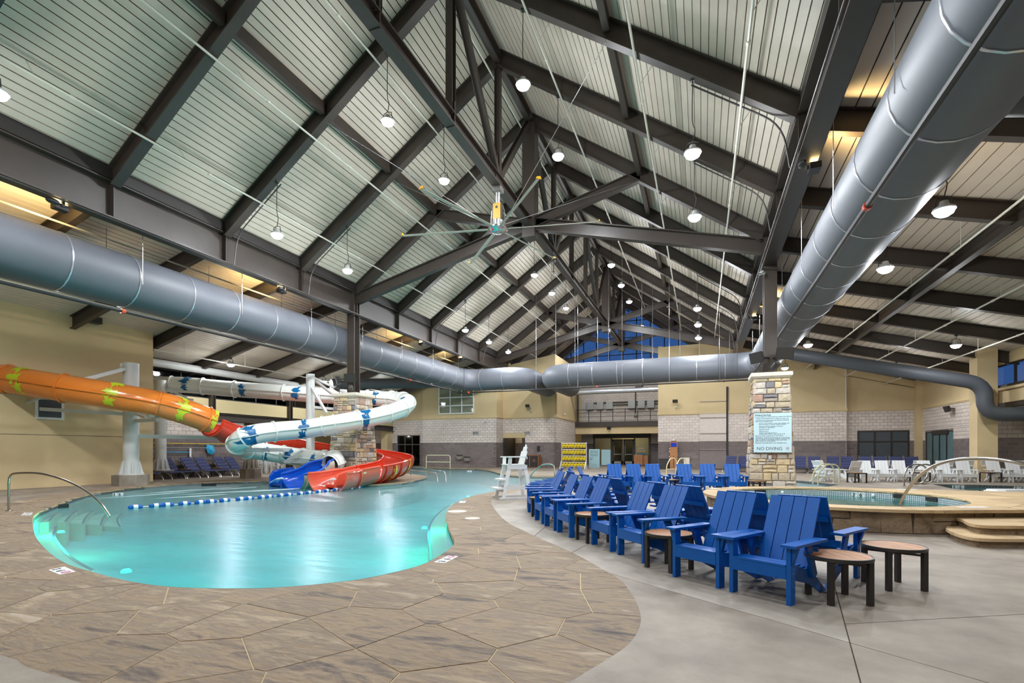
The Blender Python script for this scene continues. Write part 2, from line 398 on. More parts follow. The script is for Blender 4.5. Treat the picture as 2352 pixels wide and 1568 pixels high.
def fillet(pts, r, n=6):
    pts = [Vector(p) for p in pts]; out = [pts[0]]
    for i in range(1, len(pts)-1):
        a, b, c = pts[i-1], pts[i], pts[i+1]; u = (a-b); v = (c-b); q = min(r, u.length*.48, v.length*.48); u.normalize(); v.normalize()
        p, s = b+u*q, b+v*q
        for k in range(n+1):
            t = k/n; out.append((1-t)**2*p+2*t*(1-t)*b+t*t*s)
    return out+[pts[-1]]
# ---------------------------------------------------------------- planar regions
def cdt(faces_in, need, forbid):
    vs = []; fs = []
    for f in faces_in:
        if sum(f[i][0]*f[(i+1) % len(f)][1]-f[(i+1) % len(f)][0]*f[i][1] for i in range(len(f))) < 0: f = f[::-1]
        n = len(vs); vs += [Vector((p[0], p[1])) for p in f]; fs.append(list(range(n, n+len(f))))
    ov, oe, of, _, _, orf = delaunay_2d_cdt(vs, [], fs, 1, 1e-5)
    tris = []
    for f in of:
        c = (sum(ov[k][0] for k in f)/3, sum(ov[k][1] for k in f)/3)
        if all(inside(c, faces_in[k]) for k in need) and not any(inside(c, faces_in[k]) for k in forbid): tris.append(tuple(f))
    return ov, tris
def area2(a, b, c): return (b[0]-a[0])*(c[1]-a[1])-(b[1]-a[1])*(c[0]-a[0])
def slab(mb, ov, tris, z0, z1):
    tris = [t if area2(ov[t[0]], ov[t[1]], ov[t[2]]) > 0 else t[::-1] for t in tris]
    used = {}; vs = []
    def idx(i):
        if i not in used: used[i] = len(vs); vs.append((ov[i][0], ov[i][1]))
        return used[i]
    T = [tuple(idx(i) for i in t) for t in tris]; n = len(vs)
    edges = {}
    for t in T:
        for i in range(3): edges[(t[i], t[(i+1) % 3])] = 1
    bd = [e for e in edges if (e[1], e[0]) not in edges]
    V = [(x, y, z1) for x, y in vs]+[(x, y, z0) for x, y in vs]
    mb.add(V, T+[(a, b, n+b, n+a)[::-1] for a, b in bd]); return bd, vs
def clip_half(poly, p, nrm):
    out = []; n = len(poly)
    for i in range(n):
        a, b = poly[i], poly[(i+1) % n]; da = (a[0]-p[0])*nrm[0]+(a[1]-p[1])*nrm[1]; db = (b[0]-p[0])*nrm[0]+(b[1]-p[1])*nrm[1]
        if da <= 0: out.append(a)
        if (da < 0 < db) or (db < 0 < da):
            t = da/(da-db); out.append((a[0]+(b[0]-a[0])*t, a[1]+(b[1]-a[1])*t))
    return out
def voronoi(seeds, bounds, gap, reach):
    x0, x1, y0, y1 = bounds; cells = []
    for i, s in enumerate(seeds):
        q = reach/3; poly = [(s[0]-q, s[1]-q), (s[0]+q, s[1]-q), (s[0]+q, s[1]+q), (s[0]-q, s[1]+q)]
        nb = sorted(((t[0]-s[0])**2+(t[1]-s[1])**2, j) for j, t in enumerate(seeds) if j != i and abs(t[0]-s[0]) < reach and abs(t[1]-s[1]) < reach)[:22]
        for d2, j in nb:
            t = seeds[j]; d = math.sqrt(d2); nx, ny = (t[0]-s[0])/d, (t[1]-s[1])/d
            poly = clip_half(poly, ((s[0]+t[0])/2-nx*gap/2, (s[1]+t[1])/2-ny*gap/2), (nx, ny))
            if len(poly) < 3: break
        if len(poly) >= 3: cells.append(poly)
    return cells
def inside(p, poly):
    c = False; n = len(poly); j = n-1
    for i in range(n):
        if (poly[i][1] > p[1]) != (poly[j][1] > p[1]) and p[0] < (poly[j][0]-poly[i][0])*(p[1]-poly[i][1])/(poly[j][1]-poly[i][1])+poly[i][0]: c = not c
        j = i
    return c
def xy(l): return [(p[0], p[1]) for p in l]
# ================================================================ lights of the hall (pendant lamps are built with their own light below)
def lamp_light(name, loc, watts, col=(.93, .96, 1), r=.14, parent=None):
    l = bpy.data.lights.new(name, 'POINT'); l.energy = watts; l.color = col; l.shadow_soft_size = r
    o = bpy.data.objects.new(name, l); COL.objects.link(o); o.location = loc; o.parent = parent; return o
def spot(name, loc, target, watts, col, ang=110, blend=.8, r=.08, parent=None):
    l = bpy.data.lights.new(name, 'SPOT'); l.energy = watts; l.color = col; l.spot_size = math.radians(ang); l.spot_blend = blend; l.shadow_soft_size = r
    o = bpy.data.objects.new(name, l); COL.objects.link(o); o.location = loc; o.parent = parent
    o.rotation_euler = (Vector(target)-Vector(loc)).to_track_quat('-Z', 'Y').to_euler(); return o
# ================================================================ pool outlines, surveyed on the deck
pool_px = [(75,1205),(78,1184),(102,1169),(143,1153),(191,1137),(255,1125.5),(332,1116.7),(434,1109),(520,1105.5),(600,1104),(660,1104.5),(668,1108),(735,1110.5),(798,1112),(872,1111.5),(923,1107.7),(960,1101.5),(979,1095.5),(974,1092),(945,1088),(915,1085),(896,1080),(903,1074),(938,1071.3),(1025,1075.2),(1090,1076),(1128,1081),(1153,1088),(1192,1093),(1243,1094),(1330,1095),(1400,1097),(1412,1103),(1395,1107),(1300,1108),(1225,1112),(1140,1127),(1089,1137.5),(1060,1148),(1038,1160),(1026,1176),(1026,1196),(1033,1216),(1042,1236),(1041,1252),(1010,1275),(965,1297.5),(900,1315),(825,1330),(750,1339),(675,1346),(600,1350),(500,1350.5),(400,1347.5),(325,1339),(260,1326),(210,1312),(155,1295),(115,1270),(84,1236)]
pool = [G(*p) for p in pool_px]
poolS = xy(spline(pool, 3, loop=True))
out_px = [(1128,1153),(1145,1180),(1170,1202),(1200,1216.6),(1227.6,1230.5),(1314.8,1268.7),(1380.7,1304.9),(1423,1330),(1446,1356),(1465,1390),(1472,1420),(1465,1450),(1440,1482),(1400,1510),(1350,1540),(1280,1575),(1000,1640),(700,1650),(400,1620),(190,1568),(60,1530),(0,1503),(-300,1440),(-620,1300),(-420,1195),(0,1155),(120,1137),(265,1118.5),(420,1105.8),(520,1102.5),(600,1101),(645,1098),(700,1090),(760,1084),(820,1078),(870,1073),(938,1069.3),(1024,1073),(1090,1074),(1132,1078),(1158,1085),(1195,1090.3),(1276,1091.5),(1402,1094.5),(1426,1103),(1400,1110),(1310,1112),(1235,1117),(1175,1131),(1140,1141)]
outer = [G(*p) for p in out_px]
outerS = xy(spline(outer, 3, loop=True))
CEN = cf(7.15, 11.1)                     # centre of the round spa
def circ(c, r, n=64, a0=0): return [(c[0]+r*math.cos(a0+2*PI*k/n), c[1]+r*math.sin(a0+2*PI*k/n)) for k in range(n)]
spa_in = circ(CEN, 2.22)
spa_wall_pts = []
def camrd(p): return (p[0]*C_+p[1]*S_, -p[0]*S_+p[1]*C_)
# raised deck: round at the left, running on to the right
spa_out_cf = [(7.15-2.75*math.sin(a), 11.1-2.75*math.cos(a)) for a in [math.radians(q) for q in range(-8, 196, 8)]]
spa_out_cf = spa_out_cf+[(8.6,13.62),(9.6,13.1),(11.0,12.45),(12.6,11.9),(14.5,11.4),(14.5,8.7),(12.5,8.62),(10.5,8.5),(8.8,8.42)]
spa_out = [(cf(r, d).x, cf(r, d).y) for r, d in spa_out_cf]
side_px = [(2140,1111.2),(2250,1113),(2352,1116),(2900,1125),(3100,1170),(2352,1139),(2282,1131.5),(2186,1121.5)]
side_pool = [(G(*p).x, G(*p).y) for p in side_px]
back_px = [(1770,1101.2),(1819,1102),(1880,1107.5),(1928,1113),(1890,1119),(1770,1117)]
back_pool = [(G(*p).x, G(*p).y) for p in back_px]
# ---------------------------------------------------------------- floor
FX0, FX1, FY0, FY1 = -33, 22, -12, 50
rect = [(FX0, FY0), (FX1, FY0), (FX1, FY1), (FX0, FY1)]
floor = MB()
big = [rect, outerS, side_pool, back_pool, spa_in]
ov, tr = cdt(big, [0], [1, 2, 3, 4]); slab(floor, ov, tr, -.12, -.008)
ov, tr = cdt([outerS, poolS, rect], [0], [1]); slab(floor, ov, tr, -.12, -.010)
fl = struct(floor.build('floor', 'joint'))
# concrete panels between saw cuts
cells = [[(FX0, FY0), (FX1, FY0), (FX1, FY1), (FX0, FY1)]]
def cut(cells, p, d, pred=lambda c: True, gap=.009):
    n = Vector((-d[1], d[0])).normalized(); out = []
    for c in cells:
        if not pred(c): out.append(c); continue
        a = clip_half(c, (p[0]-n.x*gap/2, p[1]-n.y*gap/2), (n.x, n.y)); b = clip_half(c, (p[0]+n.x*gap/2, p[1]+n.y*gap/2), (-n.x, -n.y))
        for q in (a, b):
            if len(q) >= 3: out.append(q)
    return out
def cent(c): return (sum(p[0] for p in c)/len(c), sum(p[1] for p in c)/len(c))
def gv(a, b): 
    A, B = G(*a), G(*b); return (A.x, A.y), (B.x-A.x, B.y-A.y)
def contains(q): return lambda c: inside((q[0], q[1]), c)
for yy in (-6, 0, 12.5, 17, 22, 27, 32, 37, 43): cells = cut(cells, (0, yy), (1, 0))
for xx in (-29, -24.5, -20, -10, -5): cells = cut(cells, (xx, 0), (0, 1))
for xx in (8.5, 13.2, 17.5): cells = cut(cells, (xx, 0), (0, 1))
for xx in (4,): cells = cut(cells, (xx, 0), (0, 1), lambda c: cent(c)[1] > 12)
p, d = gv((1910,1320),(1975,1560)); cells = cut(cells, p, d, lambda c: -6 < cent(c)[1] < 12.5)
p, d = gv((1500,1345),(1960,1478)); cells = cut(cells, p, d, lambda c: 0 < cent(c)[1] < 12.5)
p, d = gv((1950,1432),(2352,1410)); cells = cut(cells, p, d, lambda c: 0 < cent(c)[1] < 12.5 and camrd(cent(c))[0] > 2.7)
p, d = gv((1315,1268),(1372,1238)); cells = cut(cells, p, d, lambda c: 0 < cent(c)[1] < 12.5 and camrd(cent(c))[0] < 4)
p, d = gv((1228,1230),(1262,1202)); cells = cut(cells, p, d, lambda c: 0 < cent(c)[1] < 12.5 and camrd(cent(c))[0] < 4)
p, d = gv((2040,1265),(2352,1290)); cells = cut(cells, p, d, lambda c: 0 < cent(c)[1] < 12.5 and camrd(cent(c))[0] > 3)
for c in cells:
    ov, tr = cdt([c]+big[1:], [0], [1, 2, 3, 4])
    if not tr: continue
    mb = MB(); slab(mb, ov, tr, -.02, 0)
    r_, d_ = camrd(cent(c)); mb.build('concrete_panel', 'concrete_pale' if (r_ < 3.2 and 4.5 < d_ < 16 and r_ > -.5) else 'concrete', fl)
# flagstones around the pool
seeds = []
random.seed(21)
bx = (min(p[0] for p in outerS)-.2, max(p[0] for p in outerS)+.2, min(p[1] for p in outerS)-.2, max(p[1] for p in outerS)+.2)
tries = 0
while tries < 60000 and len(seeds) < 900:
    tries += 1
    p = (random.uniform(bx[0], bx[1]), random.uniform(bx[2], bx[3]))
    if not inside(p, outerS) or inside(p, poolS): 
        if not (inside(p, poolS)): continue
        continue
    r_, d_ = camrd(p); md = .62 if d_ < 9 else (.8 if d_ < 16 else 1.15)
    md *= random.uniform(.8, 1.25)
    if all((p[0]-q[0])**2+(p[1]-q[1])**2 > md*md for q in seeds[-1400:]): seeds.append(p)
ghost = [(q[0], q[1]) for q in []]
cl = voronoi(seeds, bx, .011, 4.5)
slabs = []
gb = MB(); ov, tr = cdt([outerS, poolS], [0], [1]); slab(gb, ov, tr, -.02, -.0045)
gb.build('grout_bed', 'grout', fl)
for c in cl:
    ov, tr = cdt([c, outerS, poolS], [0, 1], [2])
    if not tr: continue
    mb = MB(); dz = random.uniform(-.0012, .0015); slab(mb, ov, tr, -.02, dz)
    slabs.append((camrd(cent(c))[1], mb))
slabs.sort(key=lambda q: q[0])
rest = MB()
for i, (d_, mb) in enumerate(slabs):
    if i < 290: mb.build('flagstone', 'flag', fl)
    else: rest.add(mb.v, mb.f)
if rest.v: stuff(rest.build('flagstone_paving', 'flag', fl))
# rough stone lip along the pool edge
def lip(name, poly, z1, depth, wav, material, parent, inward=.03, seed=3, n=3):
    rnd = random.Random(seed); m = len(poly); V = []; Fc = []
    a = sum(poly[i][0]*poly[(i+1) % m][1]-poly[(i+1) % m][0]*poly[i][1] for i in range(m)); sg = 1 if a > 0 else -1
    k = n
    for i in range(m):
        p0, p1, p2 = poly[i-1], poly[i], poly[(i+1) % m]; t = Vector((p2[0]-p0[0], p2[1]-p0[1])).normalized(); nn = Vector((-t.y, t.x))*sg
        for j in range(k+1):
            o = (inward*(1 if 0 < j < k else .2)+rnd.uniform(-wav, wav)*(0 < j)) if j else -.004
            V.append((p1[0]+nn.x*o, p1[1]+nn.y*o, z1-depth*j/k))
    for i in range(m):
        for j in range(k):
            a_, b_ = i*(k+1)+j, ((i+1) % m)*(k+1)+j; Fc.append((a_, b_, b_+1, a_+1) if sg > 0 else (a_, a_+1, b_+1, b_))
    mb = MB(); mb.add(V, Fc); return mb.build(name, material, parent)
dense = []
for i in range(len(poolS)):
    a, b = Vector(poolS[i]), Vector(poolS[(i+1) % len(poolS)]); q = max(1, int((b-a).length/.12))
    if q > 8: q = 8
    dense += [tuple(a.lerp(b, k/q)) for k in range(q)]
lip('coping_edge', dense, .001, .05, .010, 'coping', fl, .004)
# ---------------------------------------------------------------- pools
def basin(name, poly, ztop, zbot, material, tile=.14, tmat='tile'):
    mb = MB(); m = len(poly); a = sum(poly[i][0]*poly[(i+1) % m][1]-poly[(i+1) % m][0]*poly[i][1] for i in range(m))
    P_ = poly if a > 0 else poly[::-1]
    V = [(p[0], p[1], ztop-tile) for p in P_]+[(p[0], p[1], zbot) for p in P_]
    mb.add(V, [(i, m+i, m+(i+1) % m, (i+1) % m)[::-1] for i in range(m)])
    ov, tr = cdt([poly], [0], []); tr = [t if area2(*[ov[k] for k in t]) > 0 else t[::-1] for t in tr]
    mb.add([(v[0], v[1], zbot) for v in ov], tr)
    b = struct(mb.build(name, material))
    tb = MB(); tb.add([(p[0], p[1], ztop) for p in P_]+[(p[0], p[1], ztop-tile) for p in P_], [(i, m+i, m+(i+1) % m, (i+1) % m)[::-1] for i in range(m)])
    tb.build('waterline_tiles', tmat, b)
    return b
def water(name, poly, z, material, label):
    ov, tr = cdt([poly], [0], []); tr = [t if area2(*[ov[k] for k in t]) > 0 else t[::-1] for t in tr]
    mb = MB(); mb.add([(v[0], v[1], z) for v in ov], tr); o = mb.build(name, material); stuff(o); tag(o, label, 'water'); return o
WZ = -.10
pb = basin('pool_basin', poolS, -.02, -1.05, 'basin', .2)
water('pool_water', poolS, WZ, 'water', 'turquoise water filling the large curved leisure pool')
basin('side_pool_basin', side_pool, -.01, -1.1, 'basin', .2); water('side_pool_water', side_pool, WZ, 'water_spa', 'water of the pool beyond the raised spa, before the white chairs')
basin('rear_pool_basin', back_pool, -.01, -1.1, 'basin', .2); water('rear_pool_water', back_pool, WZ, 'water', 'sliver of pool water just right of the stone pillar with the rules sign')
# entry steps and benches under water
def tread(pxs, z, name='step'):
    poly = [(G(x, y, z).x, G(x, y, z).y) for x, y in pxs]
    ov, tr = cdt([poly, poolS], [0, 1], []); mb = MB()
    if tr: slab(mb, ov, tr, -1.05, z); return mb.build(name, 'step_plaster', pb)
def stripe(pxs, z, wd, name='step_stripe'):
    pts = spline([G(x, y, z) for x, y in pxs], 5); mb = MB()
    mb.sweep([p+Vector((0, 0, .004)) for p in pts], [(-wd/2, 0), (wd/2, 0), (wd/2, .004), (-wd/2, .004)]); return mb.build(name, 'navy_tile', pb)
tread([(60,1203),(90,1178),(145,1172),(131,1184),(112,1198)], -.26)
tread([(112,1198),(131,1184),(145,1172),(183,1169),(163,1183),(150,1200)], -.42)
tread([(150,1200),(163,1183),(183,1169),(221,1167),(200,1185),(190,1203)], -.58)
tread([(190,1203),(200,1185),(221,1167),(258,1166),(240,1183),(232,1206)], -.74)
tread([(232,1206),(240,1183),(258,1166),(296,1164),(272,1184),(280,1211)], -.90)
for q, z in (([(113,1196),(124,1184),(141,1173)], -.26), ([(150,1198),(162,1183),(181,1170)], -.42), ([(190,1202),(200,1184),(219,1168)], -.58), ([(231,1206),(238,1188),(257,1167)], -.74), ([(276,1210),(270,1190),(292,1165)], -.90)): stripe(q, z, .05)
tread([(40,1215),(80,1202),(128,1206),(124,1235),(150,1268),(178,1290),(216,1311),(180,1335),(60,1290)], -.5, 'bench')
stripe([(129,1208),(124,1232),(148,1266),(176,1289),(213,1310)], -.5, .05)
tread([(1060,1150),(1034,1158),(1008,1175),(988,1200),(983,1230),(987,1258),(988,1290),(1090,1290),(1090,1160)], -.5, 'bench')
stripe([(1034,1160),(1010,1176),(990,1201),(985,1230),(989,1258),(990,1287)], -.5, .05)
# underwater lamps
for i, (x, y, c, lab) in enumerate([(140,1221,'g','glowing green underwater lamp beside the pool entry steps'),(290,1311,'g','glowing green underwater lamp under the near left pool edge'),(975,1212,'g','glowing green underwater lamp at the right pool bench'),(158,1146,'g','glowing green underwater lamp near the far left pool edge'),(545,1112,'c','glowing cyan underwater lamp left of the blue slide exit'),(942,1119,'c','glowing cyan underwater lamp before the slide island tip'),(1075,1140,'g','glowing green underwater lamp beside the stone deck near the guard chair')]):
    z = -.42; p = G(x, y, z)
    mb = MB(); mb.lathe(p, [(0, .03), (.05, .025), (.07, 0), (.07, -.02)], 14); o = mb.build('pool_lamp', 'glow_green' if c == 'g' else 'glow_cyan'); tag(o, lab, 'lamp', 'underwater lamps')
    lamp_light('pool_glow', p+Vector((0, 0, .1)), 65 if c == 'g' else 45, (.02, 1, .55) if c == 'g' else (.02, .7, 1), .1)
# ---------------------------------------------------------------- raised spa
SZ = .42
sw = MB(); ov, tr = cdt([[(p[0], p[1]) for p in spa_out], spa_in], [0], [1])
def shrink(poly, q):
    m = len(poly); a = sum(poly[i][0]*poly[(i+1) % m][1]-poly[(i+1) % m][0]*poly[i][1] for i in range(m)); sg = 1 if a > 0 else -1; out = []
    for i in range(m):
        p0, p1, p2 = poly[i-1], poly[i], poly[(i+1) % m]; t = Vector((p2[0]-p0[0], p2[1]-p0[1])).normalized(); out.append((p1[0]-t.y*sg*q, p1[1]+t.x*sg*q))
    return out
core = shrink(spa_out, .11)
ov2, tr2 = cdt([core, spa_in], [0], [1]); slab(sw, ov2, tr2, 0, SZ-.06)
spa = thing('raised_spa', (CEN.x, CEN.y, 0), 'round raised whirlpool spa with tan stone coping and brown stone wall', 'spa')
sw.build('spa_wall', 'joint', spa)
# veneer stones on the wall, coping stones on top
rnd = random.Random(5)
def path_stones(poly, z0, z1, off, material, parent, name, wmin, wmax, thick, limit=250, rows=1, closed=True):
    pts = [Vector((p[0], p[1], 0)) for p in poly]; m = len(pts); a = sum(poly[i][0]*poly[(i+1) % m][1]-poly[(i+1) % m][0]*poly[i][1] for i in range(m)); sg = 1 if a > 0 else -1
    cum = [0]
    for i in range(m): cum.append(cum[-1]+(pts[(i+1) % m]-pts[i]).length)
    def at(s):
        s %= cum[-1]; i = max(k for k in range(m) if cum[k] <= s+1e-9); t = (s-cum[i])/(cum[i+1]-cum[i]+1e-9); d = (pts[(i+1) % m]-pts[i]).normalized()
        return pts[i].lerp(pts[(i+1) % m], t), Vector((d.y, -d.x, 0))*sg
    s = 0; k = 0
    while s < cum[-1]-.05:
        wd = rnd.uniform(wmin, wmax); wd = min(wd, cum[-1]-s)
        splits = [0, 1] if rows == 1 or rnd.random() < .62 else [0, rnd.uniform(.35, .65), 1]
        for q in range(len(splits)-1):
            a0, a1 = z0+(z1-z0)*splits[q]+.005, z0+(z1-z0)*splits[q+1]-.005; j = rnd.uniform(-.03, .03); tk = thick*rnd.uniform(.75, 1.2); V = []; Fc = []
            ns = 3
            for e in range(ns+1):
                for zz, sl in ((a0, 0), (a1, j)):
                    p_, n_ = at(s+.006+(wd-.012)*e/ns+sl*(1 if rows > 1 else 0)); g_ = 0 if 0 < e < ns else -.012
                    V += [p_+n_*off+Vector((0, 0, zz)), p_+n_*(off+tk+g_+rnd.uniform(-.006, .006))+Vector((0, 0, zz+(.008 if zz == a0 else -.008)))]
            for e in range(ns):
                b = e*4; c = b+4
                Fc += [(b+1, c+1, c+3, b+3), (b, b+1, b+3, b+2)[::-1] if e == 0 else (b+1, c+1, c+3, b+3), (b+2, b+3, c+3, c+2), (b, c, c+1, b+1)]
                if e == ns-1: Fc.append((c, c+1, c+3, c+2))
            Fc = list(dict.fromkeys(Fc)); mb = MB(); mb.add(V, Fc); mb.build(name, material, parent); k += 1
        s += wd
path_stones(core, 0, SZ-.06, 0, 'veneer', spa, 'wall_stone', .28, .55, .02, rows=2)
def annulus_stones(outerp, innerp, z0, z1, parent, material='coping', name='coping_stone', seeds_n=60, md=.85):
    sd = []; r_ = random.Random(11); xs = [p[0] for p in outerp]; ys = [p[1] for p in outerp]; t = 0
    while t < 4000:
        t += 1; p = (r_.uniform(min(xs), max(xs)), r_.uniform(min(ys), max(ys)))
        if inside(p, outerp) and not (innerp and inside(p, innerp)) and all((p[0]-q[0])**2+(p[1]-q[1])**2 > md*md for q in sd): sd.append(p)
    for c in voronoi(sd, (min(xs)-1, max(xs)+1, min(ys)-1, max(ys)+1), .012, 5):
        ov, tr = cdt([c, outerp]+([innerp] if innerp else []), [0, 1], [2] if innerp else [])
        if tr: mb = MB(); slab(mb, ov, tr, z0, z1+r_.uniform(-.0015, .0015)); mb.build(name, material, parent)
annulus_stones(spa_out, spa_in, SZ-.055, SZ, spa)
gb = MB(); ov, tr = cdt([shrink(spa_out, .01), circ(CEN, 2.23)], [0], [1]); slab(gb, ov, tr, SZ-.05, SZ-.006); gb.build('grout_bed', 'grout', spa)
lip('coping_edge', circ(CEN, 2.215, 110), SZ+.001, .05, .009, 'coping', spa, .006, 5)
bs = MB(); m = 64; bs.add([(p[0], p[1], SZ-.22) for p in spa_in]+[(p[0], p[1], -.6) for p in spa_in], [(i, m+i, m+(i+1) % m, (i+1) % m)[::-1] for i in range(m)]); bs.add([(p[0], p[1], -.6) for p in spa_in], [tuple(range(m))]); bs.build('spa_basin', 'basin', spa)
bs = MB(); b1 = circ(CEN, 1.75); ov, tr = cdt([spa_in, b1], [0], [1]); slab(bs, ov, tr, -.6, -.15); bs.build('spa_bench', 'step_plaster', spa)
# small mosaic tiles at the spa waterline (individually raised, joined)
tl = MB(); R0 = 2.205
nt_ = 300
for k in range(nt_):
    a0 = 2*PI*k/nt_+.0015*1.0; a1 = 2*PI*(k+1)/nt_-.0035
    for j in range(4):
        z0 = SZ-.055-.044*(j+1)+.004; z1 = SZ-.055-.044*j-.004
        p = [(CEN.x+R0*math.cos(a), CEN.y+R0*math.sin(a)) for a in (a0, a1)]
        q = [(CEN.x+(R0+.012)*math.cos(a), CEN.y+(R0+.012)*math.sin(a)) for a in (a0, a1)]
        tl.add([(p[0][0], p[0][1], z0), (p[1][0], p[1][1], z0), (p[1][0], p[1][1], z1), (p[0][0], p[0][1], z1)], [(0, 1, 2, 3)])
stuff(tl.build('mosaic_tiles', 'tile', spa))
tb = MB(); q = circ(CEN, 2.212); tb.add([(p[0], p[1], SZ-.05) for p in q]+[(p[0], p[1], SZ-.25) for p in q], [(i, m+i, m+(i+1) % m, (i+1) % m)[::-1] for i in range(m)]); tb.build('tile_backing', 'tile_dark', spa)
water('spa_water', circ(CEN, 2.2), SZ-.17, 'water_spa', 'pale green water inside the round raised spa')
def on_spa(x, dz, r=2.19):
    """point on the far inner wall of the spa seen at image column x"""
    q = (x-CX)/F; dirv = Vector((q*C_-S_, q*S_+C_)); o = Vector((CEN.x, CEN.y)); b = dirv.dot(o); cc = o.length_squared-r*r; t = (b+math.sqrt(max(0, b*b-dirv.length_squared*cc)))/dirv.length_squared
    p = dirv*t; n = (o-p).normalized(); return Vector((p.x, p.y, SZ+dz)), Vector((n.x, n.y, 0))
for x, lab in ((1796,'left'),(2006,'middle'),(2244,'right')):
    p, n = on_spa(x, -.12); mb = MB(); mb.sphere(p+n*.02, .04); tag(mb.build('water_jet_cap', 'white_poly', smooth=True), 'white round cap on the spa wall tiles, the %s one' % lab, 'fitting', 'round caps on the spa wall')
for x0, x1, nm, lab in ((1734,1758,'skimmer_opening','dark skimmer mouth in the spa wall, on the left'),(2052,2076,'skimmer_opening','dark skimmer mouth in the spa wall, beside the big handrail'),(2127,2152,'grille','dark slotted grille on the spa tiles right of the big handrail')):
    p0, n0 = on_spa(x0, -.1); p1, n1 = on_spa(x1, -.1); mb = MB(); mb.bar(p0+n0*.0, p1+n1*.0, .03, .09); tag(mb.build(nm, 'black'), lab, 'skimmer' if 'skim' in nm else 'grille')
def depth_mark(p, n, txt, wd, h, lab):
    t = n.cross(Vector((0, 0, 1))).normalized(); t = -t
    o = thing('depth_marker', p, lab, 'depth marker')
    gap = wd*.03
    k = len(txt)
    for i, ch in enumerate(txt):
        w1 = wd/k; a = p+t*(-wd/2+w1*i+gap); b = p+t*(-wd/2+w1*(i+1)-gap); mb = MB(); mb.bar(a, b, .012, h); mb.build('tile', 'white_poly', o)
        text(ch, h*1.05, p+t*(-wd/2+w1*(i+.16))+n*.008+Vector((0, 0, -h*.36)), t, (0, 0, 1), 'ink', o, 'numeral', bold=.004)
    return o
p, n = on_spa(1971, -.125); depth_mark(p, n, ['3', '6'], .30, .12, 'white 3 FT 6 IN depth tiles on the inner spa wall')
t_ = -n.cross(Vector((0, 0, 1))).normalized()
for i, (a, b) in enumerate((('FT', 0), ('IN', .15))):
    text(a, .04, p+t_*(-.15+.085+b)+n*.012+Vector((0, 0, .01)), t_, (0, 0, 1), 'ink', bpy.data.objects['depth_marker'], 'unit')
# stone steps up to the spa deck
st = thing('stone_steps', tuple(cf(10.5, 8.1)), 'curved tan stone steps leading up to the raised spa', 'steps')
for pxs_, z in (([(2172,1213),(2188,1222),(2222,1232),(2262,1236.5),(2352,1237.5),(2760,1241)], .14), ([(2211,1193),(2226,1201),(2262,1206),(2352,1207.5),(2760,1211)], .28)):
    poly = xy(spline([G(x, y, z) for x, y in pxs_], 4))+[(cf(11.5, 8.75).x, cf(11.5, 8.75).y), (cf(7.6, 8.75).x, cf(7.6, 8.75).y)]
    mb = MB(); ov, tr = cdt([shrink(poly, .05)], [0], []); slab(mb, ov, tr, z-.14, z-.045); mb.build('riser', 'veneer', st)
    annulus_stones(poly, None, z-.045, z, st, 'coping', 'tread_stone', md=.9)
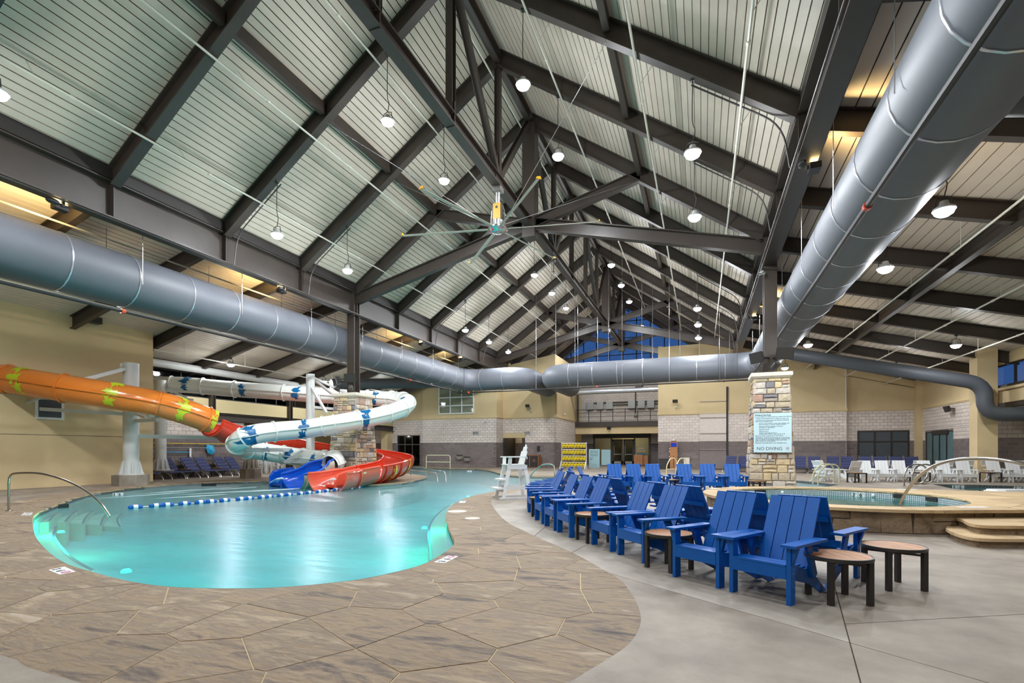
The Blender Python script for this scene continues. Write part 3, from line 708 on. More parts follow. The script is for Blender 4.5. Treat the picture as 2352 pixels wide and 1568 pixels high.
# ---------------------------------------------------------------- walls of concrete blocks
ROWS = [.2032]*10+[.2032]*3+[.1016]*2+[.2032]*6
def cmu_wall(name, p0, p1, holes=(), nparts=300, thick=.25, ztop=None, rows=None, all_light_from=2.03):
    p0, p1 = Vector((p0[0], p0[1], 0)), Vector((p1[0], p1[1], 0)); t = (p1-p0); L = t.length; t.normalize(); n = Vector((t.y, -t.x, 0))
    # n points into the room when p0->p1 runs with the room on the right-hand side
    rows = rows or ROWS
    zt = sum(rows)
    # backing with mortar colours
    zs = sorted(set([0, 2.032, zt]+[h[2] for h in holes]+[min(h[3], zt) for h in holes])); us = sorted(set([0, L]+[max(0, h[0]) for h in holes]+[min(L, h[1]) for h in holes]))
    mbs = {'mortar_dark': MB(), 'mortar_light': MB()}
    mt = Matrix((t, -n, Vector((0, 0, 1)))).transposed().to_4x4(); mt.translation = p0
    for i in range(len(us)-1):
        for j in range(len(zs)-1):
            um, zm = (us[i]+us[i+1])/2, (zs[j]+zs[j+1])/2
            if any(h[0] < um < h[1] and h[2] < zm < h[3] for h in holes): continue
            if us[i+1]-us[i] < .01 or zs[j+1]-zs[j] < .01: continue
            mbs['mortar_dark' if zm < 2.03 else 'mortar_light'].box(us[i], us[i+1], 0, thick, zs[j], zs[j+1], mt)
    w_ = struct(mbs['mortar_dark'].build(name, 'mortar_dark'))
    mbs['mortar_light'].build('light_joint_bed', 'mortar_light', w_)
    blocks = []; z = 0
    for r, h in enumerate(rows):
        u = -(.2032 if r % 2 else 0)
        while u < L:
            a, b = max(0, u), min(L, u+.4064); segs = [(a, b)]
            for hh in holes:
                if hh[2] < z+h/2 < hh[3]:
                    ns = []
                    for (x, y) in segs:
                        if hh[1] <= x or hh[0] >= y: ns.append((x, y)); continue
                        if x < hh[0]: ns.append((x, hh[0]))
                        if y > hh[1]: ns.append((hh[1], y))
                    segs = ns
            for (x, y) in segs:
                if y-x > .05: blocks.append((x, y, z, z+h, 'cmu_dark' if z < 2.0 else 'cmu_light'))
            u += .4064
        z += h
    def key(b):
        c = p0+t*((b[0]+b[1])/2); d = max(.5, -c.x*S_+c.y*C_); return d+abs((b[2]+b[3])/2-1.2)*.3
    blocks.sort(key=key); cache = {}; j = .007
    restm = {'cmu_dark': MB(), 'cmu_light': MB()}
    ang = math.atan2(t.y, t.x)
    for i, (a, b, z0, z1, mm) in enumerate(blocks):
        if i < nparts:
            k = (round(b-a, 3), round(z1-z0, 4), mm)
            if k not in cache:
                mb = MB(); w2, h2 = (b-a)/2-j, (z1-z0)/2-j
                mb.add([(-w2, 0, -h2), (w2, 0, -h2), (w2, 0, h2), (-w2, 0, h2), (-w2+.004, -.014, -h2+.004), (w2-.004, -.014, -h2+.004), (w2-.004, -.014, h2-.004), (-w2+.004, -.014, h2-.004)], [(4, 5, 6, 7), (0, 1, 5, 4), (1, 2, 6, 5), (2, 3, 7, 6), (3, 0, 4, 7)])
                cache[k] = mb.mesh('block', mm)
            c = p0+t*((a+b)/2); o = inst('block', cache[k], w_, (c.x, c.y, (z0+z1)/2), ang)
        else: restm[mm].box(a+j, b-j, -.014, 0, z0+j, z1-j, mt)
    for mm, mb in restm.items():
        if mb.v: stuff(mb.build('blockwork', mm, w_))
    return w_, (p0, t, n, L, mt)
def moulding(p0, p1, parent, z0=4.02, z1=4.22, out=.09):
    mb = MB(); a, b = Vector((p0[0], p0[1], 0)), Vector((p1[0], p1[1], 0)); t = (b-a).normalized(); n = Vector((t.y, -t.x, 0)); zz = Vector((0, 0, 1))
    for za, zb, o in ((z0, z0+.06, out*.6), (z0+.06, z1-.03, out), (z1-.03, z1+.02, out*.5)):
        mb.extr([a+n*o+zz*za, a-n*.05+zz*za, a-n*.05+zz*zb, a+n*o+zz*zb], b-a)
    return mb.build('moulding', 'stucco', parent)
def upper(p0, p1, parent, z0, tops, thick=.3, material='stucco', name='upper_wall'):
    """stucco wall above; tops = [(u, z)...] along p0->p1"""
    a, b = Vector((p0[0], p0[1], 0)), Vector((p1[0], p1[1], 0)); t = (b-a).normalized(); n = Vector((t.y, -t.x, 0)); L = (b-a).length; mb = MB()
    poly = [a+Vector((0, 0, z0)), b+Vector((0, 0, z0))]+[a+t*u+Vector((0, 0, z)) for u, z in reversed(tops)]
    mb.extr(poly, -n*thick); return mb.build(name, material, parent)
def zr(X): return zdeck(X)+.02
WX, EX = -25.9, 13.35
# north wall: five faces with small jogs
NW = []
w1, _ = cmu_wall('wall_north', (-33, 38.4), (-22.6, 38.4), [(7.55, 9.9, 0, 2.7)])
upper((-33, 38.4), (-22.6, 38.4), w1, 4.06, [(0, zr(-25.9)-1.5), (7.1, zr(-25.9)), (10.4, zr(-22.6))]); moulding((-33, 38.4), (-22.6, 38.4), w1)
w2, _ = cmu_wall('wall_north', (-22.6, 38.0), (-15.7, 38.0))
upper((-22.6, 38.0), (-15.7, 38.0), w2, 4.06, [(0, zr(-22.6)), (6.9, zr(-15.7))]); moulding((-22.6, 38.0), (-15.64, 38.0), w2)
w2b, _ = cmu_wall('wall_north_return', (-15.7, 38.0), (-15.7, 39.4), nparts=60); upper((-15.693, 38.006), (-15.693, 39.4), w2b, 4.06, [(0, 8.6), (1.4, 8.6)])
moulding((-15.7, 37.94), (-15.7, 39.4), w2b)
w3, _ = cmu_wall('wall_north', (-15.7, 39.4), (-11.15, 39.4), [(.12, 1.92, 0, 2.42)])
upper((-15.7, 39.4), (-11.15, 39.4), w3, 4.06, [(0, 8.9), (.6, 8.9), (.6, 8.55), (4.55, 9.2)]); moulding((-15.7, 39.4), (-11.1, 39.4), w3)
w4, _ = cmu_wall('wall_north_return', (-11.15, 39.4), (-11.15, 46.4)); upper((-11.143, 39.406), (-11.143, 46.4), w4, 4.06, [(0, 9.2), (7, 9.2)]); moulding((-11.15, 39.34), (-11.15, 46.4), w4)
w5, _ = cmu_wall('wall_north_entry', (-11.15, 49), (-3.1, 49), [(1.2, 6.6, 0, 2.95)], nparts=200, rows=ROWS+[.2032]*22)
upper((-11.15, 49), (-3.1, 49), w5, 8.5, [(0, 9.9), (8.05, 9.9)])
w5b, _ = cmu_wall('wall_north_return', (-3.1, 49), (-3.1, 39.6), nparts=60); upper((-3.107, 49), (-3.107, 39.594), w5b, 4.06, [(0, 9.25), (9.4, 9.25)])
w6, _ = cmu_wall('wall_north', (-3.1, 39.6), (9.1, 39.6), [(2.95, 4.8, 0, 4.06)])
upper((-3.1, 39.6), (9.1, 39.6), w6, 4.06, [(0, 9.2), (3.0, 9.25), (4.7, 8.95), (4.7, 9.4), (5.3, 9.4), (5.3, 8.8), (12.2, zr(9.1))]); moulding((-3.16, 39.6), (-.15, 39.6), w6); moulding((1.75, 39.6), (9.16, 39.6), w6)
w7, _ = cmu_wall('wall_north', (9.1, 40.1), (EX, 40.1), [(.75, 3.65, 0, 2.7)])
upper((9.1, 40.1), (EX, 40.1), w7, 4.06, [(0, zr(9.1)), (EX-9.1, zr(EX))]); moulding((9.1, 40.1), (EX, 40.1), w7)
mb = MB(); mb.box(9.02, 9.107, 39.593, 40.2, 0, zr(9.1)); struct(mb.build('trim_1', 'cmu_light'))
# east wall with a door, corner pilaster
w8, _ = cmu_wall('wall_east', (EX, 40.1), (EX, 32.0), [(.75, 4.6, 0, 2.55)])
upper((EX, 40.1), (EX, 32.0), w8, 4.06, [(0, zr(EX)), (8.1, zr(EX))]); moulding((EX, 40.1), (EX, 32.0), w8)
mb = MB(); mb.box(EX-.35, EX+.25, 39.7, 40.35, 0, zr(EX)); struct(mb.build('trim_2', 'stucco'))
mb = MB(); mb.box(12.0, 12.75, 29.55, 30.3, 0, zdeck(12.4)-.02); struct(mb.build('trim_3', 'stucco'))
w9, _ = cmu_wall('wall_east_alcove', (EX, 32.0), (22, 32.0), rows=[.2032]*20)
mb = MB(); mb.box(EX, 22, -12, 32.3, 4.05, 4.15); o = struct(mb.build('ceiling_alcove', 'ceil_grey'))
mb = MB(); mb.box(21.9, 22.1, -12, 32, 0, 4.05); struct(mb.build('wall_east_far', 'stucco'))
# upper east wall with a strip of clerestory windows
we = MB(); we.box(EX-.1, EX+.2, -12, 32, 3.55, 4.45); we.box(EX-.1, EX+.2, -12, 32, 5.45, 6.2)
we = struct(we.build('wall_east', 'stucco'))
mb = MB(); mb.box(EX-.2, EX+.2, -12, 32, 3.4, 3.62); mb.box(EX-.16, EX-.1, -12, 32, 4.36, 4.46); mb.build('lintel_beam', 'steel', we)
mb = MB(); mb.box(EX-.22, EX-.1, -12, 32, 4.22, 4.34); mb.build('moulding', 'stucco', we)
def clerestory(name, x, y0, y1, z0, z1, step=1.6, gm='glass_far'):
    f = MB(); f.box(x-.05, x+.05, y0, y1, z0, z0+.06); f.box(x-.05, x+.05, y0, y1, z1-.06, z1); y = y0
    while y <= y1+.01: f.box(x-.05, x+.05, y-.03, y+.03, z0, z1); y += step
    o = struct(f.build(name, 'frame_dark')); g = MB(); g.box(x-.005, x+.005, y0, y1, z0, z1); g.build('pane', gm, o); return o
clerestory('window_1', EX+.05, -12, 31.2, 4.45, 5.45)
mb = MB(); mb.ibeam((EX-.35, 30.9, 3.0), (EX-.35, 30.9, 6.0), .3, .45, up=(0, 1, 0)); struct(mb.build('trim_4', 'steel'))
# west side: beige block near the camera, block wall behind, open bay further on
BX = -23.3
wb = MB(); wb.box(-27, BX, -12, 15.6, 0, 7.6); wb = struct(wb.build('wall_west', 'stucco'))
for z_ in (1.98,): mb = MB(); mb.box(BX-.01, BX+.003, -12, 15.6, z_, z_+.018); mb.build('joint_reveal', 'interior_dark', wb)
ww, _ = cmu_wall('wall_west', (WX, 15.6), (WX, 22.7), rows=ROWS[:10]+[.2032]*3+[.1016]*2+[.2032])
# dining bay beyond
mb = MB(); mb.box(-33, -32.7, 22, 39, 0, 6); struct(mb.build('wall_west_far', 'stucco'))
mb = MB(); mb.box(-33, WX, 22.5, 22.75, 0, 3.1); struct(mb.build('wall_west_return', 'cmu_dark'))
mb = MB(); mb.box(-33, WX-.3, 22.7, 38.4, 3.3, 3.4); struct(mb.build('ceiling_bay', 'interior_dark'))
wu = MB(); wu.box(WX-.2, WX+.05, 15.6, 38.4, 3.55, 4.3); wu = struct(wu.build('wall_west', 'pale_stucco'))
mb = MB(); mb.ibeam((WX, 15.6, 3.28), (WX, 38.4, 3.28), .3, .42); mb.build('lintel_beam', 'steel', wu)
for yy in (20.5, 26.2, 31.8): mb = MB(); mb.ibeam((WX+.1, yy, 0 if yy > 22 else 3.1), (WX+.1, yy, zdeck(WX)), .3, .3, up=(0, 1, 0)); mb.build('steel_post', 'steel', wu)
clerestory('window_2', WX-.05, 15.6, 38.4, 4.3, 5.6, gm='glass_dark')
mb = MB(); mb.box(WX-1.2, WX-1.1, 15, 38.4, 3.4, 6.6); struct(mb.build('west_sky_blocker', 'interior_dark'))  # dark sheet added behind the clerestory glass to block out the sky
mb = MB(); mb.box(WX-.2, WX+.1, 15.6, 38.4, 5.6, 6.6); mb.build('upper_band', 'interior_dark', wu)
mb = MB(); mb.box(-26.6, -25.95, 37.6, 38.5, 0, 6); struct(mb.build('trim_5', 'stucco'))
# south wall behind the viewer
mb = MB(); mb.box(-28, 22, -12.3, -12, 0, 15.5); struct(mb.build('wall_south', 'stucco'))
# gable glazing above the entrance
gz = MB(); 
gl_ = struct(MB().box(XL, XR, 49.1, 49.25, 9.0, 9.2).build('window_3', 'steel'))
fr = MB()
for X in [XL+.4+1.28*k for k in range(14)]: fr.box(X-.04, X+.04, 49.1, 49.2, 9.2, zdeck(X))
for z in (10.6, 12.2, 13.8):
    a = XC-(15.02-z)/PITCH; b = XC+(15.02-z)/PITCH; fr.box(max(a, XL), min(b, XR), 49.1, 49.2, z-.035, z+.035)
fr.build('mullion', 'steel_dark', gl_)
g = MB(); g.extr([(XL, 49.15, 9.2), (XR, 49.15, 9.2), (XC, 49.15, 15.1)], (0, .01, 0)); g.build('pane', 'glass_far', gl_)
g = MB(); g.box(XL-.2, -11, 49.0, 49.3, 4, 9.9); g.box(-3.2, XR+.3, 49.0, 49.3, 4, 9.9); struct(g.build('wall_north_far', 'stucco'))
# ================================================================ roof
ce = MB()
YS, YE = -12, 49.6
for a, b in ((XC, XR), (XC, XL), (XR, EX+.6), (XL, -26.7)):
    za, zb = zdeck(a if a == XC else a+(1e-3 if b > a else -1e-3)), zdeck(b)
    if a == XR: za = 8.83
    if a == XL: za = 8.83
    ce.add([(a, YS, za+.06), (b, YS, zb+.06), (b, YE, zb+.06), (a, YE, za+.06), (a, YS, za+.16), (b, YS, zb+.16), (b, YE, zb+.16), (a, YE, za+.16)], [(0, 1, 2, 3), (4, 5, 6, 7), (0, 1, 5, 4), (1, 2, 6, 5), (2, 3, 7, 6), (3, 0, 4, 7)])
ce = struct(ce.build('ceiling', 'deck_gap'))
def deck_run(X0, z0, X1, z1, pitch=.2032):
    L = math.hypot(X1-X0, z1-z0); n = int(L/pitch); tx, tz = (X1-X0)/L, (z1-z0)/L; nx, nz = tz, -tx
    if nz > 0: nx, nz = -nx, -nz
    for k in range(n):
        a, b = k*pitch+.0125, (k+1)*pitch-.0125; mb = MB(); P0 = (X0+tx*a, z0+tz*a); P1 = (X0+tx*b, z0+tz*b)
        mb.add([(P0[0], YS, P0[1]), (P1[0], YS, P1[1]), (P1[0], YE, P1[1]), (P0[0], YE, P0[1]), (P0[0]-nx*.06, YS, P0[1]-nz*.06), (P1[0]-nx*.06, YS, P1[1]-nz*.06), (P1[0]-nx*.06, YE, P1[1]-nz*.06), (P0[0]-nx*.06, YE, P0[1]-nz*.06)], [(0, 1, 2, 3), (1, 2, 6, 5), (3, 0, 4, 7)])
        mb.build('deck_board', 'deck', ce)
deck_run(XR, zdeck(XR), XC, zdeck(XC)); deck_run(XL, zdeck(XL), XC, zdeck(XC))
deck_run(XR, 8.83, EX+.5, 8.83-(EX+.5-XR)*APITCH, .30); deck_run(XL, 8.83, -26.6, 8.83-(XL+26.6)*APITCH)
# nave rafters, king posts, purlins
RD = .60   # vertical depth
ZRIDGE = zdeck(XC)
for k in range(-9, 9):
    y = YK(k)
    for sx in (1, -1):
        Xe = XC+sx*(XR-XC-.1); mb = MB(); hh = RD*math.cos(math.atan(PITCH))
        mb.ibeam((Xe, y, zdeck(Xe)-RD/2-.0), (XC, y, ZRIDGE-RD/2), .26, hh, .04, .03); mb.build('rafter', 'steel', ce)
        # aisle rafter
        Xo = EX+.3 if sx > 0 else -26.5; X1 = XC+sx*(XR-XC+.12)
        mb = MB(); mb.ibeam((X1, y, 8.83-.27-.12*APITCH), (Xo, y, 8.83-.27-(abs(Xo-XC)-(XR-XC))*APITCH), .2, .5, .03, .025); mb.build('aisle_rafter', 'steel', ce)
for sx in (1, -1):
    Xp = XC+sx*(XR-XC)/2; mb = MB()
    for k in range(-9, 8): mb.bar((Xp, YK(k)+.1, zdeck(Xp)-.22), (Xp, YK(k+1)-.1, zdeck(Xp)-.22), .16, .36)
    mb.build('purlin', 'steel', ce)
    Xp = XC+sx*(7.24-XC); mb = MB(); mb.ibeam((Xp, -12, zdeck(Xp)-.33), (Xp, 47.5, zdeck(Xp)-.33), .2, .5, .03, .025); mb.build('aisle_purlin', 'steel', ce)
    # wall plate and girder on the column line
    Xg = XR+.02 if sx > 0 else XL-.02
    mb = MB(); mb.ibeam((Xg, -12, 8.25), (Xg, 49, 8.25), .42, 1.02, .04, .03); g_ = mb.build('girder', 'steel', ce)
    mb = MB()
    for k in range(-9, 9):
        mb.box(Xg-.19, Xg+.19, YK(k)-.012, YK(k)+.012, 7.8, 8.72)
    mb.build('stiffener', 'steel', ce)
    mb = MB(); mb.bar((Xg-sx*.02, -12, 8.98), (Xg-sx*.02, 49, 8.98), .3, .36); mb.build('eave_plate', 'steel_dark', ce)
mb = MB(); mb.ibeam((XC, -12, ZRIDGE-.3), (XC, 49, ZRIDGE-.3), .22, .4); mb.build('ridge_beam', 'steel', ce)
ZC = 10.58
mb = MB(); mb.ibeam((XC, -12, ZC), (XC, 44.6, ZC), .3, .36, .04, .04); mb.build('bottom_chord', 'steel', ce)
def hub(k, y=None):
    y = YK(k) if y is None else y
    mb = MB(); mb.box(XC-.26, XC+.26, y-.26, y+.26, 10.0, ZRIDGE-.55); mb.build('king_post', 'steel', ce)
    for sx in (1, -1):
        Xe = XC+sx*(XR-XC-.15); mb = MB(); mb.ibeam((XC+sx*.2, y, 10.55), (Xe, y, 8.46), .28, .5, .04, .03); mb.build('tie_beam', 'steel', ce)
        mb = MB(); mb.ibeam((XC+sx*.2, y, 10.62), (XC+sx*(XR-XC)/2, y, 11.72), .24, .42, .035, .03); mb.build('brace', 'steel', ce)
for k in (-5, 0, 5): hub(k)
hub(0, 44.3)
def yk_members(base):
    for dk in (1, 4):
        y = YK(base+dk)
        if y > 44: continue
        for e in (-1, 0, 1):
            mb = MB(); mb.ibeam((XC, y+e*.12, ZC+.25), (XC, YK(base+dk+e)-e*.2, ZRIDGE-.5), .2, .2, .02, .02, up=(1, 0, 0)); mb.build('web_member', 'steel', ce)
        mb = MB(); mb.extr([(XC-.05, y-.32, ZC), (XC-.05, y+.32, ZC), (XC-.05, y+.2, ZC+.75), (XC-.05, y, ZC+1.0), (XC-.05, y-.2, ZC+.75)], (.1, 0, 0)); mb.build('gusset_plate', 'steel', ce)
    for dk in (2, 3):
        y = YK(base+dk)
        if y > 44: continue
        mb = MB(); mb.ibeam((XC, y, ZC+.1), (XC, y, ZRIDGE-.5), .2, .24, .02, .02, up=(0, 1, 0)); mb.build('web_member', 'steel', ce)
        mb = MB(); mb.box(XC-.13, XC+.13, y-.02, y+.02, ZC-.2, ZC+.5); mb.build('gusset_plate', 'steel', ce)
for b_ in (-10, -5, 0, 5): yk_members(b_)
# steel columns on the pillars
for X, y in ((XR+.06, YK(0)), (XL-.05, YK(0)), (XL-.05, YK(-5))):
    mb = MB(); mb.ibeam((X, y, 3.9 if y == YK(0) else 0), (X, y, 8.95), .4, .42, .035, .03, up=(0, 1, 0)); mb.build('steel_column', 'steel', ce)
# ================================================================ pendant lamps
UPF = .36
def make_lamp():
    o = thing('pendant_lamp', (0, 0, 0), 'lamp', 'lamp', 'high-bay lamps hanging from the rafters')
    mb = MB(); mb.lathe((0, 0, 0), [(0, .20), (.07, .20), (.09, .12), (.19, .06), (.20, .02), (.185, .015)], 14); mb.build('housing', 'grey_box', o, True, True)
    mb = MB(); mb.lathe((0, 0, 0), [(0, -.11), (.09, -.095), (.155, -.05), (.185, .015)], 14); mb.build('lens', 'lamp_glow', o, False, True)
    mb = MB(); mb.tube([(-.16, 0, .06), (-.13, 0, .26), (0, 0, .3), (.13, 0, .26), (.16, 0, .06)], .012, 5); mb.build('yoke', 'black_metal', o, True, True)
    return o
lp = make_lamp(); freeze(lp); first = True
def pend(X, k, z, label, ztop=None, wf=1.0):
    global first
    y = YK(k)+.06; o = place(lp, first, (X, y, z), 0, label); first = False
    zt = ztop or zdeck(X)-RD
    mb = MB(); mb.tube(spline([(X, y, z+.3), (X+.05, y, z+.55), (X-.01, y, z+.8), (X, y, zt)], 3), .011, 5); mb.build('cord', 'black', o, True)
    mb = MB(); mb.cyl((X, y, zt-.03), (X, y, zt+.06), .06, n=8); mb.build('junction_box', 'black_metal', o)
    spot('lamp_beam', (X, y, z-.17), (X, y, z-5), LAMP_W*wf, (.93, .96, 1), 172, .35, .13)
    lamp_light('lamp_light', (X, y, z-.17), LAMP_W*wf*UPF)
    return o
rows_ = {'outer left': (-12.86, 8.36), 'inner left': (-8.64, 11.05), 'inner right': (-4.42, 11.05), 'outer right': (-.2, 8.36)}
for rn, (X, z) in rows_.items():
    vis = [-2, -1, 2, 3, 4]
    for k in vis: pend(X, k, z, 'pendant lamp on the nave roof, %s line, %s from the near end' % (rn, ORD[vis.index(k)]))
    for k in (-7, -4 if rn.startswith('outer') else -5): pend(X, k, z, 'pendant lamp on the nave roof, %s line, behind the viewer at bay %s' % (rn, 'far' if k == -7 else 'near'))
pend(-8.64, 6, 11.05, 'pendant lamp on the nave roof, inner left line, farthest in the gable'); pend(-4.42, 6, 11.05, 'pendant lamp on the nave roof, inner right line, farthest in the gable')
for i, k in enumerate((-2, -1, 2, 4)): pend(4.56, k, 6.22, 'pendant lamp over the right aisle beside the big duct, %s from the near end' % ORD[i], zdeck(4.56)-.55, .7)
for i, k in enumerate((2, 4)): pend(10.0, k, 5.8, 'pendant lamp over the right aisle near the outer wall, %s one' % ('nearer', 'farther')[i], zdeck(10.0)-.55, .6)
for i, k in enumerate((0, 2, 4)): pend(-23.1, k, 5.88, 'pendant lamp over the left aisle behind the slides, %s from the near end' % ORD[i], zdeck(-23.1)-.55, .6)
for i, k in enumerate((0, 2)): pend(-17.7, k, 6.2, 'pendant lamp over the left aisle beside the duct, %s one' % ('nearer', 'farther')[i], zdeck(-17.7)-.55, .6)
pend(-17.7, -3, 6.2, 'pendant lamp over the near left aisle, out of the picture', zdeck(-17.7)-.55, .8); pend(8.5, -4, 6.2, 'pendant lamp over the near right aisle, out of the picture', zdeck(8.5)-.55, .8)
# warm floodlights on the girders, shining up at the aisle roofs
for i, (X, Y, tx, lab) in enumerate([(-15.25, 7.96, -1, 'warm floodlight under the left girder, nearest the viewer'), (-15.25, 15.2, -1, 'warm floodlight under the left girder, second from the viewer'), (-15.25, 25.7, -1, 'warm floodlight under the left girder, third from the viewer'), (-15.25, 30.9, -1, 'warm floodlight under the left girder, farthest from the viewer'), (2.2, 12.7, 1, 'warm floodlight under the right girder, nearest the viewer'), (2.2, 26.2, 1, 'warm floodlight under the right girder, farther one')]):
    z = 7.62; o = thing('floodlight', (X, Y, z), lab, 'lamp', 'warm floodlights under the girders')
    mb = MB(); mb.cbox((X+tx*.12, Y, z-.0), .22, .3, .14); mb.build('housing', 'black', o)
    mb = MB(); mb.cbox((X+tx*.12, Y, z+.075), .18, .24, .012); mb.build('lens', 'lamp_warm', o)
    mb = MB(); mb.box(X-.03, X+.03, Y-.03, Y+.03, z, z+.16); mb.build('bracket', 'black_metal', o)
    mb = MB(); mb.sphere((X-tx*.16, Y-.3, z-.02), .09, .16, .07, 8, 5); mb.build('lamp_head', 'black', o, True)
    spot('flood_light', (X+tx*.3, Y, z+.12), (X+tx*2.2, Y+.2, z+1.6), 460, (1, .72, .32), 130, 1)
# ================================================================ ducts
DR = .79
def duct(name, path, r, label, bands=(), mt='duct', n=24, group=None):
    b = path[0]; o = thing(name, tuple(b), label, 'duct', group); mb = MB(); mb.tube(path, r, n); mb.build('duct_shell', mt, o, True)
    for p, d in bands:
        p = Vector(p); d = Vector(d).normalized(); mb = MB(); mb.tube([p-d*.018, p+d*.018], r+.012, n); mb.build('seam_band', 'duct_band', o, True)
    return o
def arc_path(p0, c, p1, n=8):
    p0, c, p1 = Vector(p0), Vector(c), Vector(p1); a, b = p0-c, p1-c; o = c+a+b
    return [o-b*math.cos(PI/2*k/n)-a*math.sin(PI/2*k/n) if False else o+(-b)*math.cos(PI/2*k/n)+(-a)*math.sin(PI/2*k/n) for k in range(n+1)]
DZ = 6.54; DXL, DXR, DYC = -16.4, 3.32, 33.6
ER = 1.45
lp_ = [(DXL, -11.5, DZ), (DXL, DYC-ER, DZ)]+[tuple(p) for p in arc_path((DXL, DYC-ER, DZ), (DXL, DYC, DZ), (DXL+ER, DYC, DZ))][1:]+[(-13.2, DYC, DZ)]+[tuple(p) for p in arc_path((-13.2, DYC, DZ), (-13.2+ER, DYC, DZ), (-13.2+ER, DYC+ER, DZ))][1:]+[(-13.2+ER, 39.5, DZ)]
bands = [((DXL, y, DZ), (0, 1, 0)) for y in [1.5+1.72*k for k in range(18)]]+[((DXL+ER, DYC, DZ), (1, 0, 0)), ((-13.2, DYC, DZ), (1, 0, 0))]
duct('round_duct', [Vector(p) for p in lp_], DR, 'large round grey duct along the left column line, bending inward at its far end', bands)
rx0 = -10.0
rp = [(DXR, -11.5, DZ), (DXR, DYC-ER, DZ)]+[tuple(p) for p in arc_path((DXR, DYC-ER, DZ), (DXR, DYC, DZ), (DXR-ER, DYC, DZ))][1:]+[(rx0+ER, DYC, DZ)]+[tuple(p) for p in arc_path((rx0+ER, DYC, DZ), (rx0, DYC, DZ), (rx0, DYC+ER, DZ))][1:]+[(rx0, 40, DZ)]
bands = [((DXR, y, DZ), (0, 1, 0)) for y in [1.9+1.72*k for k in range(18)]]+[((x, DYC, DZ), (1, 0, 0)) for x in [-8.4+1.62*k for k in range(7)]]
duct('round_duct', [Vector(p) for p in rp], DR, 'large round grey duct overhead at the right, crossing the hall at its far end', bands)
# thin supply tee near the camera on the right, and the small branch over the right aisle
duct('branch_duct', [Vector(p) for p in [(DXR+.4, 9.2, DZ+.1), (13, 9.2, DZ-2.0)]], .34, 'short round branch duct leaving the big right duct near the viewer', mt='duct_dark', n=16)
bp = fillet([(DXR+.3, 30.0, DZ-.1), (12.0, 30.0, 4.42), (12.0, 30.0, 3.02), (21.5, 30.0, 3.02)], 1.0, 6)
bp = [Vector((p[0], 28.9+0*p[1], p[2])) for p in bp]
duct('branch_duct', bp, .31, 'dark grey branch duct sloping across the right aisle and dropping by the pilaster', mt='duct_dark', n=18)
duct('branch_duct', [Vector((-25.2, 15.7, 5.72)), Vector((-25.2, 37.5, 5.72))], .2, 'pale small round duct along the left aisle behind the slides', mt='white_steel', n=12)
duct('branch_duct', [Vector((-22.6, 26.5, 5.7)), Vector((-16.2, 37.5, 6.9))], .36, 'grey round duct slanting over the far left aisle', mt='duct_dark', n=14)
# hangers and the black pipe under the ducts
for X, y0, lab in ((DXL, [3.2+3.46*k for k in range(9)], 'left'), (DXR, [4.9+3.46*k for k in range(8)], 'right')):
    hg = thing('duct_hangers', (X, 10, DZ), 'thin wire hangers carrying the %s round duct' % lab, 'hanger')
    for y in y0:
        for sx in (-1, 1): mb = MB(); mb.cyl((X+sx*.83, y, DZ-.2), (X+sx*.83, y, zdeck(X+sx*.83)), .008, n=5); mb.build('wire', 'silver', hg)
def pipe(path, r, material, label, name='sprinkler_pipe', fit=(), drops=()):
    o = thing(name, tuple(path[0]), label, 'pipe'); mb = MB(); mb.tube(path, r, 8); mb.build('pipe_run', material, o, True)
    for p, d in fit: d = Vector(d).normalized(); p = Vector(p); mb = MB(); mb.cyl(p-d*.05, p+d*.05, r*1.45, n=8); mb.build('coupling', 'red_paint' if material == 'pipe_black' else material, o)
    for a, b in drops: mb = MB(); mb.cyl(a, b, .009 if material != 'pipe_black' else .012, n=5); mb.build('hanger_rod', material, o)
    return o
for i, (X, lab) in enumerate(((-13.56, 'lowest on the left slope'), (-11.3, 'halfway up the left slope'), (-8.9, 'high on the left slope'), (-6.75, 'just beside the ridge'), (-4.29, 'high on the right slope'), (-1.52, 'halfway down the right slope'), (.84, 'lowest on the right slope'))):
    z = zdeck(X)-RD-.06
    pipe([Vector((X, -12, z)), Vector((X, 43, z))], .03, 'pipe_white', 'white sprinkler pipe under the nave roof, %s' % lab, fit=[((X, YK(k)+1.7, z), (0, 1, 0)) for k in range(-4, 7)], drops=[((X, YK(k)+1.0, z), (X+.32*(1 if X > XC else -1), YK(k)+1.0, zdeck(X+.32*(1 if X > XC else -1)))) for k in range(-4, 7)])
for i, (X, lab) in enumerate(((6.6, 'beside the big duct'), (8.97, 'in the middle of the aisle'), (11.2, 'nearest the outer wall'))):
    z = zdeck(X)-.72
    pipe([Vector((X, -12, z)), Vector((X, 39.5, z))], .03, 'pipe_white', 'white sprinkler pipe under the right aisle roof, %s' % lab, fit=[((X, YK(k)+1.7, z), (0, 1, 0)) for k in range(-4, 6)], drops=[((X, YK(k)+1.2, z), (X, YK(k)+1.2, zdeck(X))) for k in range(-4, 6)])
for i, (X, lab) in enumerate(((-16.66, 'beside the big duct'), (-20.5, 'in the middle of the aisle'), (-23.4, 'nearest the outer wall'))):
    z = zdeck(X)-.72 if i < 2 else 6.0
    pipe([Vector((X, -12 if i < 2 else 15.7, z)), Vector((X, 37.8, z))], .03, 'pipe_white', 'white sprinkler pipe under the left aisle roof, %s' % lab, drops=[((X, YK(k)+1.2, z), (X, YK(k)+1.2, zdeck(X))) for k in range(-1, 5)])
zb = 5.42
pipe([Vector((DXR-.62, -12, zb+.25)), Vector((DXR-.62, 31.6, zb+.25))], .05, 'pipe_black', 'black pipe hung under the big right duct', 'service_pipe', fit=[((DXR-.62, y, zb+.25), (0, 1, 0)) for y in (10.4, 22.0)])
